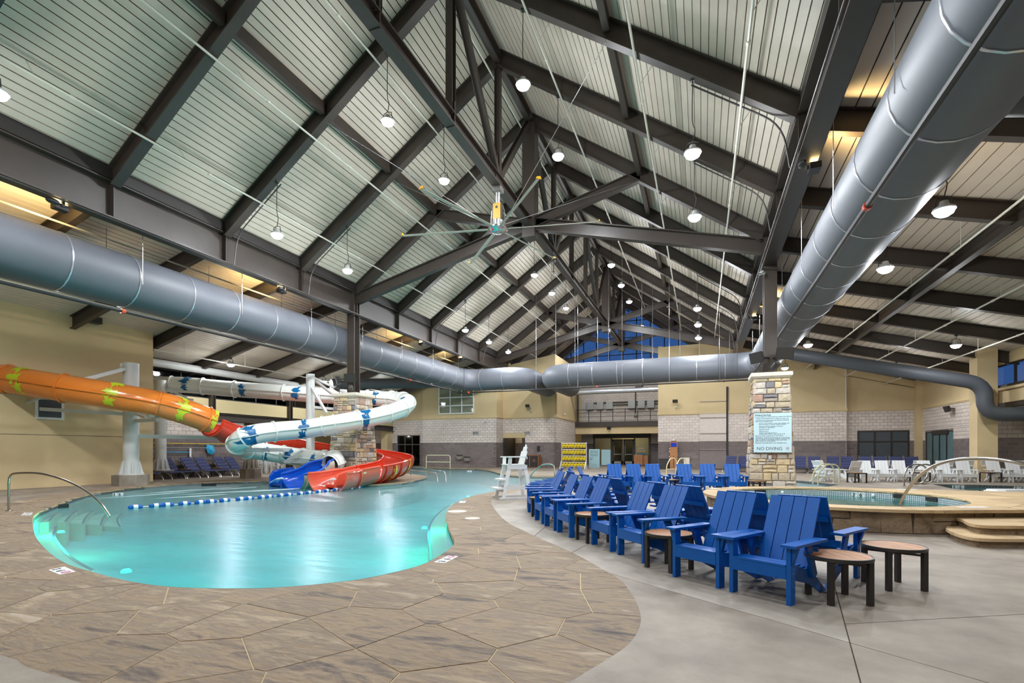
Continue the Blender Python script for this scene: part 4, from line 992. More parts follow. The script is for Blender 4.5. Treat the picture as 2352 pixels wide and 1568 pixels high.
pipe([Vector((DXL+.3, -12, zb+.12)), Vector((DXL+.3, 31.8, zb+.12))], .05, 'pipe_black', 'black pipe hung under the big left duct', 'service_pipe', fit=[((DXL+.3, y, zb+.12), (0, 1, 0)) for y in (9.9, 25.6)])
pipe([Vector((DXL+.3, 31.8, zb)), Vector((DXR-.62, 31.6, zb))], .045, 'pipe_black', 'black pipe hung under the cross duct at the far end', 'service_pipe', fit=[((x, 31.7, zb), (1, 0, 0)) for x in (-15.2, -6.2, 1.2)], drops=[((-15.6, 31.8, zb), (-15.6, 31.8, 8.0)), ((.9, 31.6, zb), (.9, 31.6, 8.0)), ((1.9, 31.6, zb), (1.9, 31.6, 7.8))])
# conduit along the underside of the girders
for X, lab in ((XR-.28, 'right'), (XL+.26, 'left')):
    pipe([Vector((X, -12, 7.66)), Vector((X, 38, 7.66))], .022, 'conduit', 'grey conduit running along the underside of the %s girder' % lab, 'conduit', drops=())
for j, k in enumerate((-2, -1, 2, 3, 4)):
    for sx, lab in ((1, 'right'), (-1, 'left')):
        X = XC+sx*(XR-XC); y = YK(k)+.2
        pth = fillet([(XC+sx*6.3, y, zdeck(XC+sx*6.3)-RD-.03), (X-sx*.45, y, zdeck(X-sx*.45)-RD-.05), (X-sx*.3, y, 7.7)], .5, 5)
        pipe([Vector(p) for p in pth], .02, 'conduit', 'thin conduit bending down from the %s nave rafter to the %s girder' % (ORD[j], lab), 'conduit')
# slender rods of the entrance screen near the gable
rod = thing('hanging_rods', (-7, 33, 8), 'thin vertical hanger rods above the cross duct at the far end', 'rod')
for x_, y_ in [(-10.6+i*.93+((i*7) % 5)*.11, 33.6-.85+((i % 3)*.85)) for i in range(14)]:
    mb = MB(); mb.cyl((x_, y_, 5.5 if (y_ < 33) else 7.3), (x_, y_, zdeck(x_)), .012, n=5); mb.build('rod', 'silver', rod)
# ================================================================ ceiling fan
fy = YK(-1); fz = 8.98
fan = thing('ceiling_fan', (XC, fy, fz), 'large ceiling fan with yellow motor housing hung from the roof truss', 'fan')
mb = MB(); mb.lathe((XC, fy, fz), [(0, -.10), (.05, -.12), (.26, -.10), (.34, -.02), (.34, .02), (.22, .06), (.2, .10)], 20); mb.build('hub', 'chrome', fan, True)
mb = MB(); mb.lathe((XC, fy, fz), [(.19, .06), (.2, .1), (.2, .27), (.17, .3)], 18); mb.build('gear_case', 'silver', fan, True)
mb = MB(); mb.cbox((XC, fy, fz+.56), .26, .26, .55); mb.build('motor_housing', 'gold', fan)
mb = MB(); mb.cbox((XC+.15, fy, fz+.56), .04, .22, .5); mb.cbox((XC-.15, fy, fz+.56), .04, .22, .5); mb.build('side_plate', 'black_metal', fan)
mb = MB(); mb.lathe((XC, fy-.133, fz+.68), [(.001, -.001)]*2, 3); 
mb = MB(); mb.v = []; mb.f = []; mb.cyl((XC, fy-.131, fz+.7), (XC, fy-.135, fz+.7), .045, n=12); mb.build('badge', 'black', fan)
mb = MB(); mb.cyl((XC, fy, fz+.83), (XC, fy, ZC-.25), .07, n=10); mb.build('down_rod', 'silver', fan, True)
mb = MB(); mb.cbox((XC, fy, ZC-.25), .3, .34, .16); mb.build('mounting_bracket', 'silver', fan)
for sx in (-1, 1): mb = MB(); mb.tube([(XC+sx*.14, fy, fz+.85), (XC+sx*.24, fy, fz+.6), (XC+sx*.26, fy, fz+.1)], .012, 5); mb.build('guard_hoop', 'steel_rail', fan, True)
for i in range(6):
    a = 2*PI*i/6+.2; u = Vector((math.cos(a), math.sin(a), 0)); s_ = Vector((-u.y, u.x, 0)); o_ = Vector((XC, fy, fz)); mb = MB()
    sec = [-.055*s_+Vector((0, 0, -.01)), -.02*s_+Vector((0, 0, .008)), .055*s_+Vector((0, 0, .012)), .05*s_+Vector((0, 0, .004))]
    mb.extr([o_+u*.3+q for q in sec], u*3.1); mb.build('blade', 'deck', fan)
    mb = MB(); mb.extr([o_+u*3.4-s_*.08, o_+u*3.4+s_*.09, o_+u*3.4+s_*.06+Vector((0, 0, .08)), o_+u*3.4-s_*.04+Vector((0, 0, .06))], u*.03); mb.build('winglet', 'gold', fan)
for i, q in enumerate(((XC-4.3, YK(-1)+.1, zdeck(XC-4.3)-RD), (XC+4.3, YK(0)-.1, zdeck(XC+4.3)-RD), (XC+4.3, YK(-2), zdeck(XC+4.3)-RD), (XC-4.3, YK(-2), zdeck(XC-4.3)-RD))):
    mb = MB(); mb.cyl((XC+(.2 if q[0] > XC else -.2), fy, fz+.12), q, .009, n=5); mb.build('guy_wire', 'silver', fan)
mb = MB(); y_ = YK(1); mb.cbox((XC, y_, ZC-.24), .16, .16, .1); mb.cyl((XC, y_, ZC-.75), (XC, y_, ZC-.24), .03, n=8); mb.sphere((XC, y_, ZC-.8), .08); tag(mb.build('ceiling_mount', 'silver', smooth=False), 'small silver mount hanging from the truss gusset beyond the fan', 'mount')
# ================================================================ stone pillars
def pillar(cx, cy, wb_, wt, zt, cap, label, seed, zbase=0):
    rnd = random.Random(seed); o = thing('stone_pillar', (cx, cy, 0), label, 'pillar')
    mb = MB(); a, b = wb_/2-.05, wt/2-.05; V = [(cx+sx*a, cy+sy*a, zbase) for sx, sy in ((-1, -1), (1, -1), (1, 1), (-1, 1))]+[(cx+sx*b, cy+sy*b, zt) for sx, sy in ((-1, -1), (1, -1), (1, 1), (-1, 1))]
    mb.add(V, [(0, 1, 5, 4), (1, 2, 6, 5), (2, 3, 7, 6), (3, 0, 4, 7), (4, 5, 6, 7)]); mb.build('core', 'ledge4', o)
    faces = [(Vector((1, 0, 0)), Vector((0, -1, 0))), (Vector((0, -1, 0)), Vector((-1, 0, 0))), (Vector((0, 1, 0)), Vector((1, 0, 0))), (Vector((-1, 0, 0)), Vector((0, 1, 0)))]
    allst = []
    for fi, (t, n) in enumerate(faces):
        z = zbase+.01
        while z < zt-.05:
            h = rnd.choice([.2, .17, .22, .26]); h = min(h, zt-z)
            if zt-(z+h) < .09: h = zt-z
            hw = (wb_+(wt-wb_)*((z+h/2-zbase)/(zt-zbase)))/2; u = -hw-rnd.uniform(0, .02)
            while u < hw-.02:
                wd = rnd.uniform(.2, .46); 
                if hw-(u+wd) < .12: wd = hw-u+.01
                sp = [(0, 1)] if (h < .15 or rnd.random() < .78) else [(0, .5), (.5, 1)]
                for s0, s1 in sp:
                    z0, z1 = z+h*s0+.008, z+h*s1-.008; x0, x1 = u+.008, u+wd-.008; V = []
                    def pt(x, zz, out):
                        q = (wb_+(wt-wb_)*((zz-zbase)/(zt-zbase)))/2; return Vector((cx, cy, 0))+t*x+n*(q-.05+out)+Vector((0, 0, zz))
                    j = lambda s: rnd.uniform(-s, s)
                    pr = .045+rnd.uniform(0, .025)
                    for (xx, zz) in ((x0, z0), (x1, z0), (x1, z1), (x0, z1)): V.append(pt(xx, zz, -.01))
                    for (xx, zz) in ((x0, z0), (x1, z0), (x1, z1), (x0, z1)): V.append(pt(xx+j(.006), zz+j(.005), pr-.018))
                    ix, iz = min(.022, (x1-x0)*.2), min(.02, (z1-z0)*.22)
                    for (xx, zz) in ((x0+ix, z0+iz), (x1-ix, z0+iz), (x1-ix, z1-iz), (x0+ix, z1-iz)): V.append(pt(xx+j(.008), zz+j(.006), pr+j(.006)))
                    V.append(pt((x0+x1)/2+j(.03), (z0+z1)/2+j(.02), pr+.012+j(.008)))
                    Fc = [(i, (i+1) % 4, 4+(i+1) % 4, 4+i) for i in range(4)]+[(4+i, 4+(i+1) % 4, 8+(i+1) % 4, 8+i) for i in range(4)]+[(8+i, 8+(i+1) % 4, 12) for i in range(4)]
                    allst.append((fi, V, Fc))
                u += wd
            z += h
    vis = [s for s in allst if s[0] in (0, 2 if cx < XC else 1)]; rest_ = [s for s in allst if s not in vis]
    for i, (fi, V, Fc) in enumerate(vis[:298]):
        mb = MB(); mb.add(V, Fc); mb.build('stone', 'ledge%d' % rnd.choice([0, 0, 1, 1, 2, 3, 4, 5, 5]), o)
    mb = MB()
    for fi, V, Fc in rest_+vis[298:]: mb.add(V, Fc)
    if mb.v: stuff(mb.build('stonework', 'ledge0', o))
    mb = MB(); c_ = cap/2; b_ = c_-.07
    for x0, x1 in ((cx-c_, cx-.002), (cx+.002, cx+c_)):
        mb = MB(); mb.add([(max(x0, cx-b_) if x0 < cx else x0, cy-b_, zt), (min(x1, cx+b_) if x1 > cx else x1, cy-b_, zt), (min(x1, cx+b_) if x1 > cx else x1, cy+b_, zt), (max(x0, cx-b_) if x0 < cx else x0, cy+b_, zt),
                           (x0, cy-c_, zt+.07), (x1, cy-c_, zt+.07), (x1, cy+c_, zt+.07), (x0, cy+c_, zt+.07), (x0, cy-c_, zt+.19), (x1, cy-c_, zt+.19), (x1, cy+c_, zt+.19), (x0, cy+c_, zt+.19)],
                          [(3, 2, 1, 0), (0, 1, 5, 4), (1, 2, 6, 5), (2, 3, 7, 6), (3, 0, 4, 7), (4, 5, 9, 8), (5, 6, 10, 9), (6, 7, 11, 10), (7, 4, 8, 11), (8, 9, 10, 11)]); mb.build('cap_slab', 'cap_stone', o)
    return o
PRx, PRy = XR+.04, YK(0)-.1
pillar(PRx, PRy, 1.42, 1.06, 3.82, 1.24, 'tapered stone pillar at the right bearing the rules sign', 3)
PLx, PLy = XL+.02, YK(0)-.1
pillar(PLx, PLy, 1.62, 1.2, 3.82, 1.4, 'tapered stone pillar on the left rising among the water slides', 8)
# rules sign on the right pillar
sg = thing('rules_sign', (PRx, PRy-.75, 2.0), 'pale blue rules sign reading NO DIVING on the right stone pillar', 'sign')
sy = PRy-.74; sx0 = PRx-.56
tilt = 0
mb = MB(); mb.box(sx0, sx0+1.12, sy-.02, sy, 1.34, 2.64); mb.build('panel', 'sign_blue', sg)
mb = MB(); mb.box(sx0+.3, sx0+.8, sy, sy+.1, 1.5, 2.4); mb.build('mounting_frame', 'black_metal', sg)
lines = [('Whirlpool Spa Rules', .045, .03, 0.058), ('For your safety, it is required that you observe the following:', .0, .03, .03), None, ('Whirlpool Spa facilities are for registered guests only.', .0, .06, .03), None, ('It is highly recommended that the following individuals', 0, .05, .03), ('NOT use the whirlpool spa:', 0, .05, .03), None,
 ('persons with present or prior heart disease, high', 0, .16, .03), ('blood pressure, or chronic health problems', 0, .16, .03), None, ('persons under the influence of alcohol,', 0, .16, .03), ('stimulants or depressants', 0, .16, .03), None, ('pregnant women', 0, .16, .03), None, ('elderly persons', 0, .16, .03), None, ('children under the age of 14', 0, .16, .03), ('unsupervised children under the age of 14', 0, .16, .03), None,
 ('Maximum water temperature is 104 F (40 C).', 0, .05, .03), None, ('WARNING - Chlorine and PH levels are in accordance', 0, .05, .03), ('with local codes and measured regularly. However, high', 0, .05, .03), ('heat and chlorine in the whirlpool may cause fading', 0, .05, .03), ('and/or damage to certain fabrics.', 0, .05, .03), None, ('Maximum Permissible Bather Use: 20 bathers max.', 0, .05, .03)]
z = 2.64-.085
for ln in lines:
    if ln is None: z -= .021; continue
    body, _, ind, s_ = ln; b_ = s_ > .05
    text(body, s_*(1.5 if not b_ else 1.0), (sx0+ind, sy-.0205, z), (1, 0, 0), (0, 0, 1), 'ink', sg, 'lettering', bold=.0022 if b_ else .0008); z -= (.052 if b_ else .0385)
text('NO DIVING', .15, (sx0+.09, sy-.0205, 1.415), (1, 0, 0), (0, 0, 1), 'ink', sg, 'large_lettering', width=.74)
mb = MB(); mb.tube([(sx0+1.0+.045*math.cos(a), sy-.022, 1.47+.045*math.sin(a)) for a in [2*PI*k/24 for k in range(24)]], .004, 4, loop=True); mb.bar((sx0+.97, sy-.022, 1.44), (sx0+1.03, sy-.022, 1.50), .003, .006); mb.build('no_diving_symbol', 'pink', sg)
mb = MB(); mb.bar((sx0+.985, sy-.022, 1.455), (sx0+1.01, sy-.022, 1.49), .003, .012); mb.sphere((sx0+1.018, sy-.022, 1.462), .008, .003, .008, 6, 4); mb.build('diver_figure', 'ink', sg)
tag(MB().box(PRx-.12, PRx-.03, PRy-.78, PRy-.70, 1.12, 1.24).build('outlet_box', 'grey_box'), 'small grey outlet box on the pillar below the rules sign', 'outlet')
# ================================================================ speakers, cameras
def speaker(p, face, s=.42, lab='', mat_='black', mount=None):
    p = Vector(p); f = Vector(face).normalized(); o = thing('loudspeaker', tuple(p), lab, 'speaker'); sd = f.cross(Vector((0, 0, 1))).normalized(); u = sd.cross(f)
    mt = Matrix((sd, f, u)).transposed().to_4x4(); mt.translation = p; a, b, h = s*.62, s*.4, s*.42
    mb = MB(); V = [(-a, b*.55, -h), (a, b*.55, -h), (a, b*.55, h), (-a, b*.55, h), (-a*.55, -b*.55, -h*.8), (a*.55, -b*.55, -h*.8), (a*.55, -b*.55, h*.8), (-a*.55, -b*.55, h*.8)]
    mb.add([mt @ Vector(v) for v in V], [(0, 1, 2, 3)[::-1], (4, 5, 6, 7), (0, 1, 5, 4), (1, 2, 6, 5), (2, 3, 7, 6), (3, 0, 4, 7)]); mb.build('cabinet', mat_, o)
    mb = MB(); mb.add([mt @ Vector(v) for v in ((-a*.93, b*.56, -h*.9), (a*.93, b*.56, -h*.9), (a*.93, b*.56, h*.9), (-a*.93, b*.56, h*.9))], [(0, 1, 2, 3)[::-1]]); mb.build('grille', 'black_metal', o)
    if mount: mb = MB(); mb.cyl(p-f*b*.4, mount, .03, n=8); mb.build('bracket', 'black_metal', o)
    return o
for X, nm in ((XR+.06, 'right'), (XL-.05, 'left')):
    y = YK(0)-.55; zz = 4.55 if nm == 'right' else 4.62
    speaker((X-.42, y, zz), (-.75, -.6, -.25), .44, 'black loudspeaker on the %s column above the pillar, turned left' % nm, mount=(X-.05, y+.3, zz))
    speaker((X+.34, y-.05, zz+.08), (.25, -.9, -.25), .46, 'black loudspeaker on the %s column above the pillar, turned right' % nm, mount=(X+.05, y+.3, zz))
    for sx in ((-1, 1) if nm == 'left' else (1,)):
        q = Vector((X+sx*(.34 if nm == 'left' else .05), y-.05, 4.16)); mb = MB(); mb.cyl(q, q+Vector((sx*.1, -.16, .12)), .1, .11, 12); o = tag(mb.build('spotlight', 'black_metal'), 'small black spotlight on the %s pillar cap%s' % (nm, '' if nm == 'right' else (', left side' if sx < 0 else ', right side')), 'lamp')
        mb = MB(); mb.cyl(q+Vector((sx*.1, -.16, .12)), q+Vector((sx*.102, -.164, .123)), .095, n=12); mb.build('lens', 'chrome', o)
        mb = MB(); mb.bar(q, (q.x, q.y+.05, 4.01), .03, .03); mb.build('stand', 'black_metal', o)
def wall_speaker(p, n, s, lab):
    p = Vector(p); n = Vector(n); speaker(p+n*.35, n*1+Vector((0, 0, -.35)), s, lab, mount=tuple(p))
wall_speaker((-13.35, 39.35, 5.05), (0, -1, 0), .3, 'black loudspeaker high on the beige wall left of the entrance balcony')
wall_speaker((-1.85, 39.55, 5.05), (0, -1, 0), .3, 'black loudspeaker on the beige wall right of the entrance balcony')
wall_speaker((EX, 35.3, 3.75), (-1, 0, 0), .42, 'dark loudspeaker on the block wall above the teal glass door')
wall_speaker((-7.9, 46.3, 3.4), (0, -1, 0), .3, 'small black loudspeaker on the beige balcony fascia')
def cctv(p, n, lab):
    p = Vector(p); n = Vector(n); o = thing('security_camera', tuple(p), lab, 'camera'); mb = MB(); mb.cyl(p, p+n*.04, .05, n=10); mb.cyl(p, p+n*.14+Vector((0, 0, -.02)), .02, n=6); mb.build('mount', 'white_poly', o)
    d = (n+Vector((0, 0, -.6))).normalized(); q = p+n*.14; mb = MB(); mb.cyl(q-d*.06, q+d*.12, .05, n=10); mb.build('camera_body', 'white_poly', o); mb = MB(); mb.cyl(q+d*.12, q+d*.125, .035, n=10); mb.build('camera_lens', 'black', o)
cctv((-16.6, 37.98, 3.78), (0, -1, 0), 'white security camera on the block wall left of the doorway')
cctv((-13.2, 39.38, 4.66), (0, -1, 0), 'white security camera under the wall loudspeaker left of the balcony')
cctv((-11.14, 41.9, 4.5), (1, 0, 0), 'white security camera on the beige return wall by the balcony')
cctv((-1.8, 39.58, 4.62), (0, -1, 0), 'white security camera under the loudspeaker right of the balcony')
cctv((XR-.15, YK(0)-.3, 7.45), (-.6, -.8, 0), 'white security camera at the top of the right steel column')
# ================================================================ wall fittings on the north side
def grille(x, y, z, w_, h, lab):
    o = thing('air_grille', (x, y, z), lab, 'vent'); mb = MB(); 
    for a in ((x-w_/2, x+w_/2, z-h/2, z-h/2+.04), (x-w_/2, x+w_/2, z+h/2-.04, z+h/2), (x-w_/2, x-w_/2+.04, z-h/2, z+h/2), (x+w_/2-.04, x+w_/2, z-h/2, z+h/2)): mb.box(a[0], a[1], y-.04, y, a[2], a[3])
    mb.build('frame', 'white_poly', o)
    for k in range(7): mb = MB(); zz = z-h/2+.05+(h-.1)*k/6.5; mb.box(x-w_/2+.04, x+w_/2-.04, y-.03, y-.01, zz, zz+.02); mb.build('louvre', 'silver', o)
grille(-17.55, 37.98, 2.83, .62, .34, 'white air grille on the block wall above the drinking fountains')
grille(-13.5, 39.38, 2.83, .62, .34, 'white air grille on the block wall right of the doorway')
def window_frame(name, x0, x1, y, z0, z1, nx, zs, mt, gl, lab=None, depth=.1, back=True, axis='x'):
    def bx(mb, a, b, c, d, e, f): 
        if axis == 'x': mb.box(a, b, c, d, e, f)
        else: mb.box(c, d, a, b, e, f)
    f = MB()
    for q in [x0+(x1-x0)*k/nx for k in range(nx+1)]: bx(f, q-.045, q+.045, y-depth/2, y+depth/2, z0, z1)
    for z in [z0]+zs+[z1]: bx(f, x0, x1, y-depth/2+.005, y+depth/2-.005, z-.045, z+.045)
    o = struct(f.build(name, mt))
    zz = [z0]+zs+[z1]
    for k in range(nx):
        for j in range(len(zz)-1):
            g = MB(); bx(g, x0+(x1-x0)*k/nx+.04, x0+(x1-x0)*(k+1)/nx-.04, y-.01, y+.01, zz[j]+.04, zz[j+1]-.04); g.build('pane', gl, o)
    return o
w = window_frame('window_4', -20.97, -17.75, 37.97, 4.5, 6.9, 3, [5.15, 5.85], 'white_poly', 'glass', depth=.12)
mb = MB(); mb.box(-21, -17.7, 38.02, 38.08, 4.5, 6.9); mb.build('blind', 'ceil_grey', w)
w = window_frame('window_5', -25.4, -23.15, 38.45, 0, 2.7, 3, [1.9], 'frame_dark', 'glass_dark')
mb = MB(); mb.box(-26, -22.8, 39.6, 39.7, 0, 3); mb.box(-26, -22.8, 38.6, 39.7, 2.8, 2.9); mb.build('dark_sky_backing', 'interior_dark', w)  # dark slabs added behind the panes so no sky shows, standing for unlit interior
w = window_frame('window_6', 9.9, 12.72, 40.15, .0, 2.68, 3, [1.98], 'frame_dark', 'shade_cloth')
# doorway with dark inner room
dr = MB(); dr.box(-15.6, -13.75, 39.7, 39.95, 2.42, 3.0); dr = struct(dr.build('door_1', 'interior_dark'))
mb = MB(); mb.box(-15.65, -15.5, 39.35, 39.5, 0, 2.42); mb.box(-13.95, -13.72, 39.33, 39.5, 0, 2.42); mb.build('door_frame', 'black_metal', dr)
mb = MB(); mb.box(-15.66, -13.7, 39.3, 39.42, 2.42, 2.82); mb.build('head_panel', 'stucco', dr)
wi, _ = cmu_wall('wall_north_lobby', (-16.4, 42.2), (-13, 42.2), nparts=60); 
mb = MB(); mb.box(-15.7, -15.6, 39.6, 42.2, 0, 3); mb.box(-13.75, -13.65, 39.6, 42.2, 0, 3); mb.box(-15.7, -13.65, 39.6, 42.2, 2.95, 3.05); struct(mb.build('wall_lobby_side', 'interior_dark'))
mb = MB(); mb.box(-14.35, -14.2, 42.1, 42.18, 1.15, 1.4); tag(mb.build('wall_switch', 'cap_stone'), 'pale wall switch plate seen inside the dark doorway', 'switch')
lamp_light('lobby_light', (-14.7, 41.0, 2.7), 26, (1, .8, .5))
# drinking fountains
for i, (x, z) in enumerate(((-18.95, .92), (-18.25, .78))):
    o = thing('drinking_fountain', (x, 37.98, z), 'wall drinking fountain with steel basin, the %s one' % ('higher left', 'lower right')[i], 'fountain', 'pair of drinking fountains')
    mb = MB(); mb.add([(x-.2, 37.95, z-.3), (x+.2, 37.95, z-.3), (x+.24, 37.95, z), (x-.24, 37.95, z), (x-.17, 37.7, z-.28), (x+.17, 37.7, z-.28), (x+.22, 37.55, z), (x-.22, 37.55, z)], [(0, 1, 5, 4), (4, 5, 6, 7), (1, 2, 6, 5), (0, 4, 7, 3), (2, 3, 7, 6)]); mb.build('cabinet', 'grey_steel', o)
    mb = MB(); mb.lathe((x, 37.74, z), [(0, .01), (.12, .0), (.2, .06), (.25, .09), (.25, .02), (.2, -.02)], 14); mb.build('basin', 'black_metal', o)
    mb = MB(); mb.tube([(x-.05, 37.8, z+.08), (x-.05, 37.8, z+.15), (x, 37.75, z+.16)], .015, 6); mb.build('bubbler', 'chrome', o)
# recycling cabinet
cx_, cy_ = -12.95, 38.75
o = thing('litter_cabinet', (cx_, cy_, 0), 'dark double litter and recycling cabinet with wooden trim', 'bin'); mb = MB(); mb.box(cx_-.78, cx_+.72, cy_-.35, cy_+.35, .03, 1.02); mb.build('body', 'wood_red', o)
for k, s_ in enumerate((-.4, .34)):
    mb = MB(); mb.box(cx_+s_-.33, cx_+s_+.33, cy_-.38, cy_-.35, .08, .96); d = mb.build('door', 'black', o)
    mb = MB(); q = Vector((cx_+s_, cy_-.385, .55))
    if k: mb.tube([(q.x+.1*math.cos(a), q.y, q.z+.1*math.sin(a)) for a in [2*PI*e/6 for e in range(6)]], .022, 4, loop=True)
    else:
        for e in range(6): a = 2*PI*e/6+.3; mb.bar((q.x+.03*math.cos(a), q.y, q.z+.03*math.sin(a)), (q.x+.13*math.cos(a), q.y, q.z+.13*math.sin(a)), .01, .03)
    mb.build('emblem', 'wood', d)
mb = MB(); mb.box(-12.62, -12.42, 39.2, 39.38, 1.35, 1.75); tag(mb.build('wall_phone', 'black'), 'small black wall phone above the litter cabinet', 'phone')
# entrance doors
en = MB(); en.box(-10.0, -4.5, 48.9, 49.1, 2.55, 2.98); en.box(-9.95, -9.8, 48.9, 49.1, 0, 2.6); en.box(-4.7, -4.5, 48.9, 49.1, 0, 2.6); en.box(-8.25, -8.1, 48.88, 49.1, 0, 2.6); en.box(-6.05, -5.93, 48.88, 49.1, 0, 2.6); en = struct(en.build('door_2', 'frame_dark'))
g = MB(); g.box(-9.8, -8.25, 49.0, 49.02, .05, 2.5); g.build('pane', 'glass', en); g = MB(); g.box(-5.93, -4.7, 49.0, 49.02, .05, 2.5); g.build('pane', 'glass', en)
for x0, x1 in ((-8.1, -7.1), (-7.05, -6.05)):
    f = MB()
    for a in ((x0, x0+.14, 0, 2.45), (x1-.14, x1, 0, 2.45), (x0, x1, 2.3, 2.45), (x0, x1, 0, .35)): f.box(a[0], a[1], 48.93, 48.99, a[2], a[3])
    d = f.build('door_leaf', 'frame_dark', en); g = MB(); g.box(x0+.14, x1-.14, 48.95, 48.965, .35, 2.3); g.build('pane', 'glass_dark', d); g = MB(); g.tube([(x0+.2, 48.86, .8), (x0+.2, 48.86, 1.8)], .02, 6); g.bar((x0+.15, 48.88, 1.0), (x1-.15, 48.88, 1.0), .03, .05); g.build('push_bar', 'chrome', d); g = MB(); g.box(x0+.18, x1-.18, 48.915, 48.93, .12, .32); g.build('kick_plate', 'grey_steel', d)
# vestibule beyond
mb = MB(); mb.box(-12, -2.5, 53, 53.2, 0, 3.3); mb.box(-12, -11.8, 49, 53, 0, 3.3); mb.box(-2.7, -2.5, 49, 53, 0, 3.3); mb.box(-12, -2.5, 49.2, 53.2, 3.2, 3.3); struct(mb.build('wall_vestibule', 'pale_stucco'))
mb = MB(); mb.box(-12, -2.5, 49.9, 53, -.1, 0); struct(mb.build('floor_vestibule', 'concrete'))
lamp_light('vestibule_light', (-7, 51, 2.9), 60, (1, .9, .75))
text('ready for', .2, (-5.75, 48.97, 1.78), (1, 0, 0), (0, 0, 1), 'white_poly', en, 'lettering', bold=.004); text('endless', .2, (-5.7, 48.97, 1.53), (1, 0, 0), (0, 0, 1), 'white_poly', en, 'lettering', bold=.004); text('family fun', .2, (-5.78, 48.97, 1.28), (1, 0, 0), (0, 0, 1), 'white_poly', en, 'lettering', bold=.004)
mb = MB()
for k in range(5): mb.box(-9.7+.2*k, -9.62+.2*k, 49.5, 49.55, 0, 2.4)
mb = MB(); mb.box(-5.8, -5.0, 49.15, 49.2, 0, 1.1); mb.build('blue_poster', 'cyan', en)
# balcony
bal = MB(); bal.box(-11.1, -3.1, 46.2, 48.95, 3.55, 4.02); bal = struct(bal.build('trim_6', 'steel'))
mb = MB(); mb.box(-11.1, -3.1, 46.35, 46.6, 2.9, 3.55); mb.box(-11.1, -3.1, 46.3, 46.35, 2.9, 3.03); struct(mb.build('trim_7', 'stucco'))
rl = thing('balcony_railing', (-7, 46.3, 4.02), 'thin dark steel railing along the entrance balcony', 'railing')
for z in (4.12, 4.5, 4.85, 5.15): mb = MB(); mb.cyl((-11.05, 46.3, z), (-3.15, 46.3, z), .018 if z < 5 else .03, n=6); mb.build('rail', 'black_metal', rl)
for k in range(8): mb = MB(); x = -10.95+k*1.11; mb.cyl((x, 46.3, 4.02), (x, 46.3, 5.15), .03, n=6); mb.build('post', 'black_metal', rl)
for k in range(6):
    x = -9.3+[0, .95, 1.85, 3.75, 4.65, 5.5][k]-.9+(0 if k < 3 else .2); mb = MB(); mb.box(x-.32, x+.32, 48.7, 48.95, 5.35, 6.1); tag(mb.build('control_box', 'grey_box'), 'grey control box on the balcony wall, %s from the left' % ORD[k], 'box', 'grey boxes on the balcony wall')
o = thing('wall_pipework', (-6, 48.9, 6), 'black conduit pipework with valves on the balcony back wall', 'pipe')
for pth in ([(-10.5, 48.8, 6.0), (-3.3, 48.8, 6.0)], [(-8.5, 48.8, 5.75), (-3.3, 48.8, 5.75)], [(-5.9, 48.8, 7.4), (-5.9, 48.8, 4.6)], [(-5.9, 48.8, 7.4), (-5.2, 48.8, 7.4), (-5.2, 48.8, 8.4)]): mb = MB(); mb.tube(fillet(pth, .2), .05, 6); mb.build('pipe_run', 'black_metal', o)
mb = MB(); mb.cyl((-5.9, 48.7, 4.75), (-5.9, 48.9, 4.75), .16, n=10); mb.build('valve_body', 'grey_steel', o)
for x in (-10.9, -3.35): mb = MB(); mb.box(x-.08, x+.08, 46.2, 46.5, 4.0, 8.5); struct(mb.build('trim_8', 'steel'))
duct('branch_duct', [Vector((-11, 44.5, 6.6)), Vector((-3.1, 44.5, 6.6))], .22, 'pale grey small duct crossing above the balcony', mt='duct_band', n=12)
# sectional roll-up door right of the balcony
sd_ = MB(); sd_.box(-.22, 1.72, 39.72, 39.8, 0, 6.0); sd_ = struct(sd_.build('door_3', 'mortar_light'))
for z0, z1, mt in ((.05, 1.45, 'cmu_dark'), (1.47, 2.05, 'cmu_dark'), (2.06, 2.63, 'cmu_light'), (2.65, 3.78, 'cmu_light'), (3.80, 4.06, 'cmu_light'), (4.07, 4.96, 'stucco'), (4.98, 6.0, 'stucco')):
    mb = MB(); mb.box(-.15, 1.65, 39.52, 39.6, z0, z1); mb.build('door_panel', mt, sd_)
for z in (1.46, 2.64, 3.79, 4.97): mb = MB(); mb.box(-.15, 1.65, 39.46, 39.53, z-.03, z+.015); mb.build('panel_rib', 'mortar_dark', sd_)
mb = MB(); mb.box(1.66, 1.78, 39.5, 39.58, 0, 6); mb.build('door_track', 'black', sd_); 
# shower post, bin, cream box
o = thing('shower_post', (-2.05, 39.0, 0), 'tall wooden shower post with a blue screen and side nozzles', 'shower'); mb = MB(); x, y = -1.95, 39.1
mb.add([(x-.27, y, .02), (x+.27, y, .02), (x+.27, y, 2.0), (x+.2, y, 2.1), (x-.2, y, 2.1), (x-.27, y, 2.0), (x-.27, y+.12, .02), (x+.27, y+.12, .02), (x+.27, y+.12, 2.0), (x+.2, y+.12, 2.1), (x-.2, y+.12, 2.1), (x-.27, y+.12, 2.0)], [(5, 4, 3, 2, 1, 0)[::-1], (6, 7, 8, 9, 10, 11)[::-1]]+[(i, (i+1) % 6, 6+(i+1) % 6, 6+i)[::-1] for i in range(6)]); mb.build('board', 'wood', o)
mb = MB(); mb.box(x-.21, x+.21, y-.03, y, 1.66, 1.95); mb.build('screen', 'screen', o)
for z in (1.5, 1.3, .9, .7):
    for s_ in (-1, 1): mb = MB(); mb.sphere((x+s_*.3, y, z), .04, n=8, m=5); mb.build('nozzle', 'black' if s_ > 0 else 'white_poly', o)
mb = MB(); mb.box(x-.02, x+.02, y-.02, y, .1, .95); mb.build('slot', 'black', o)
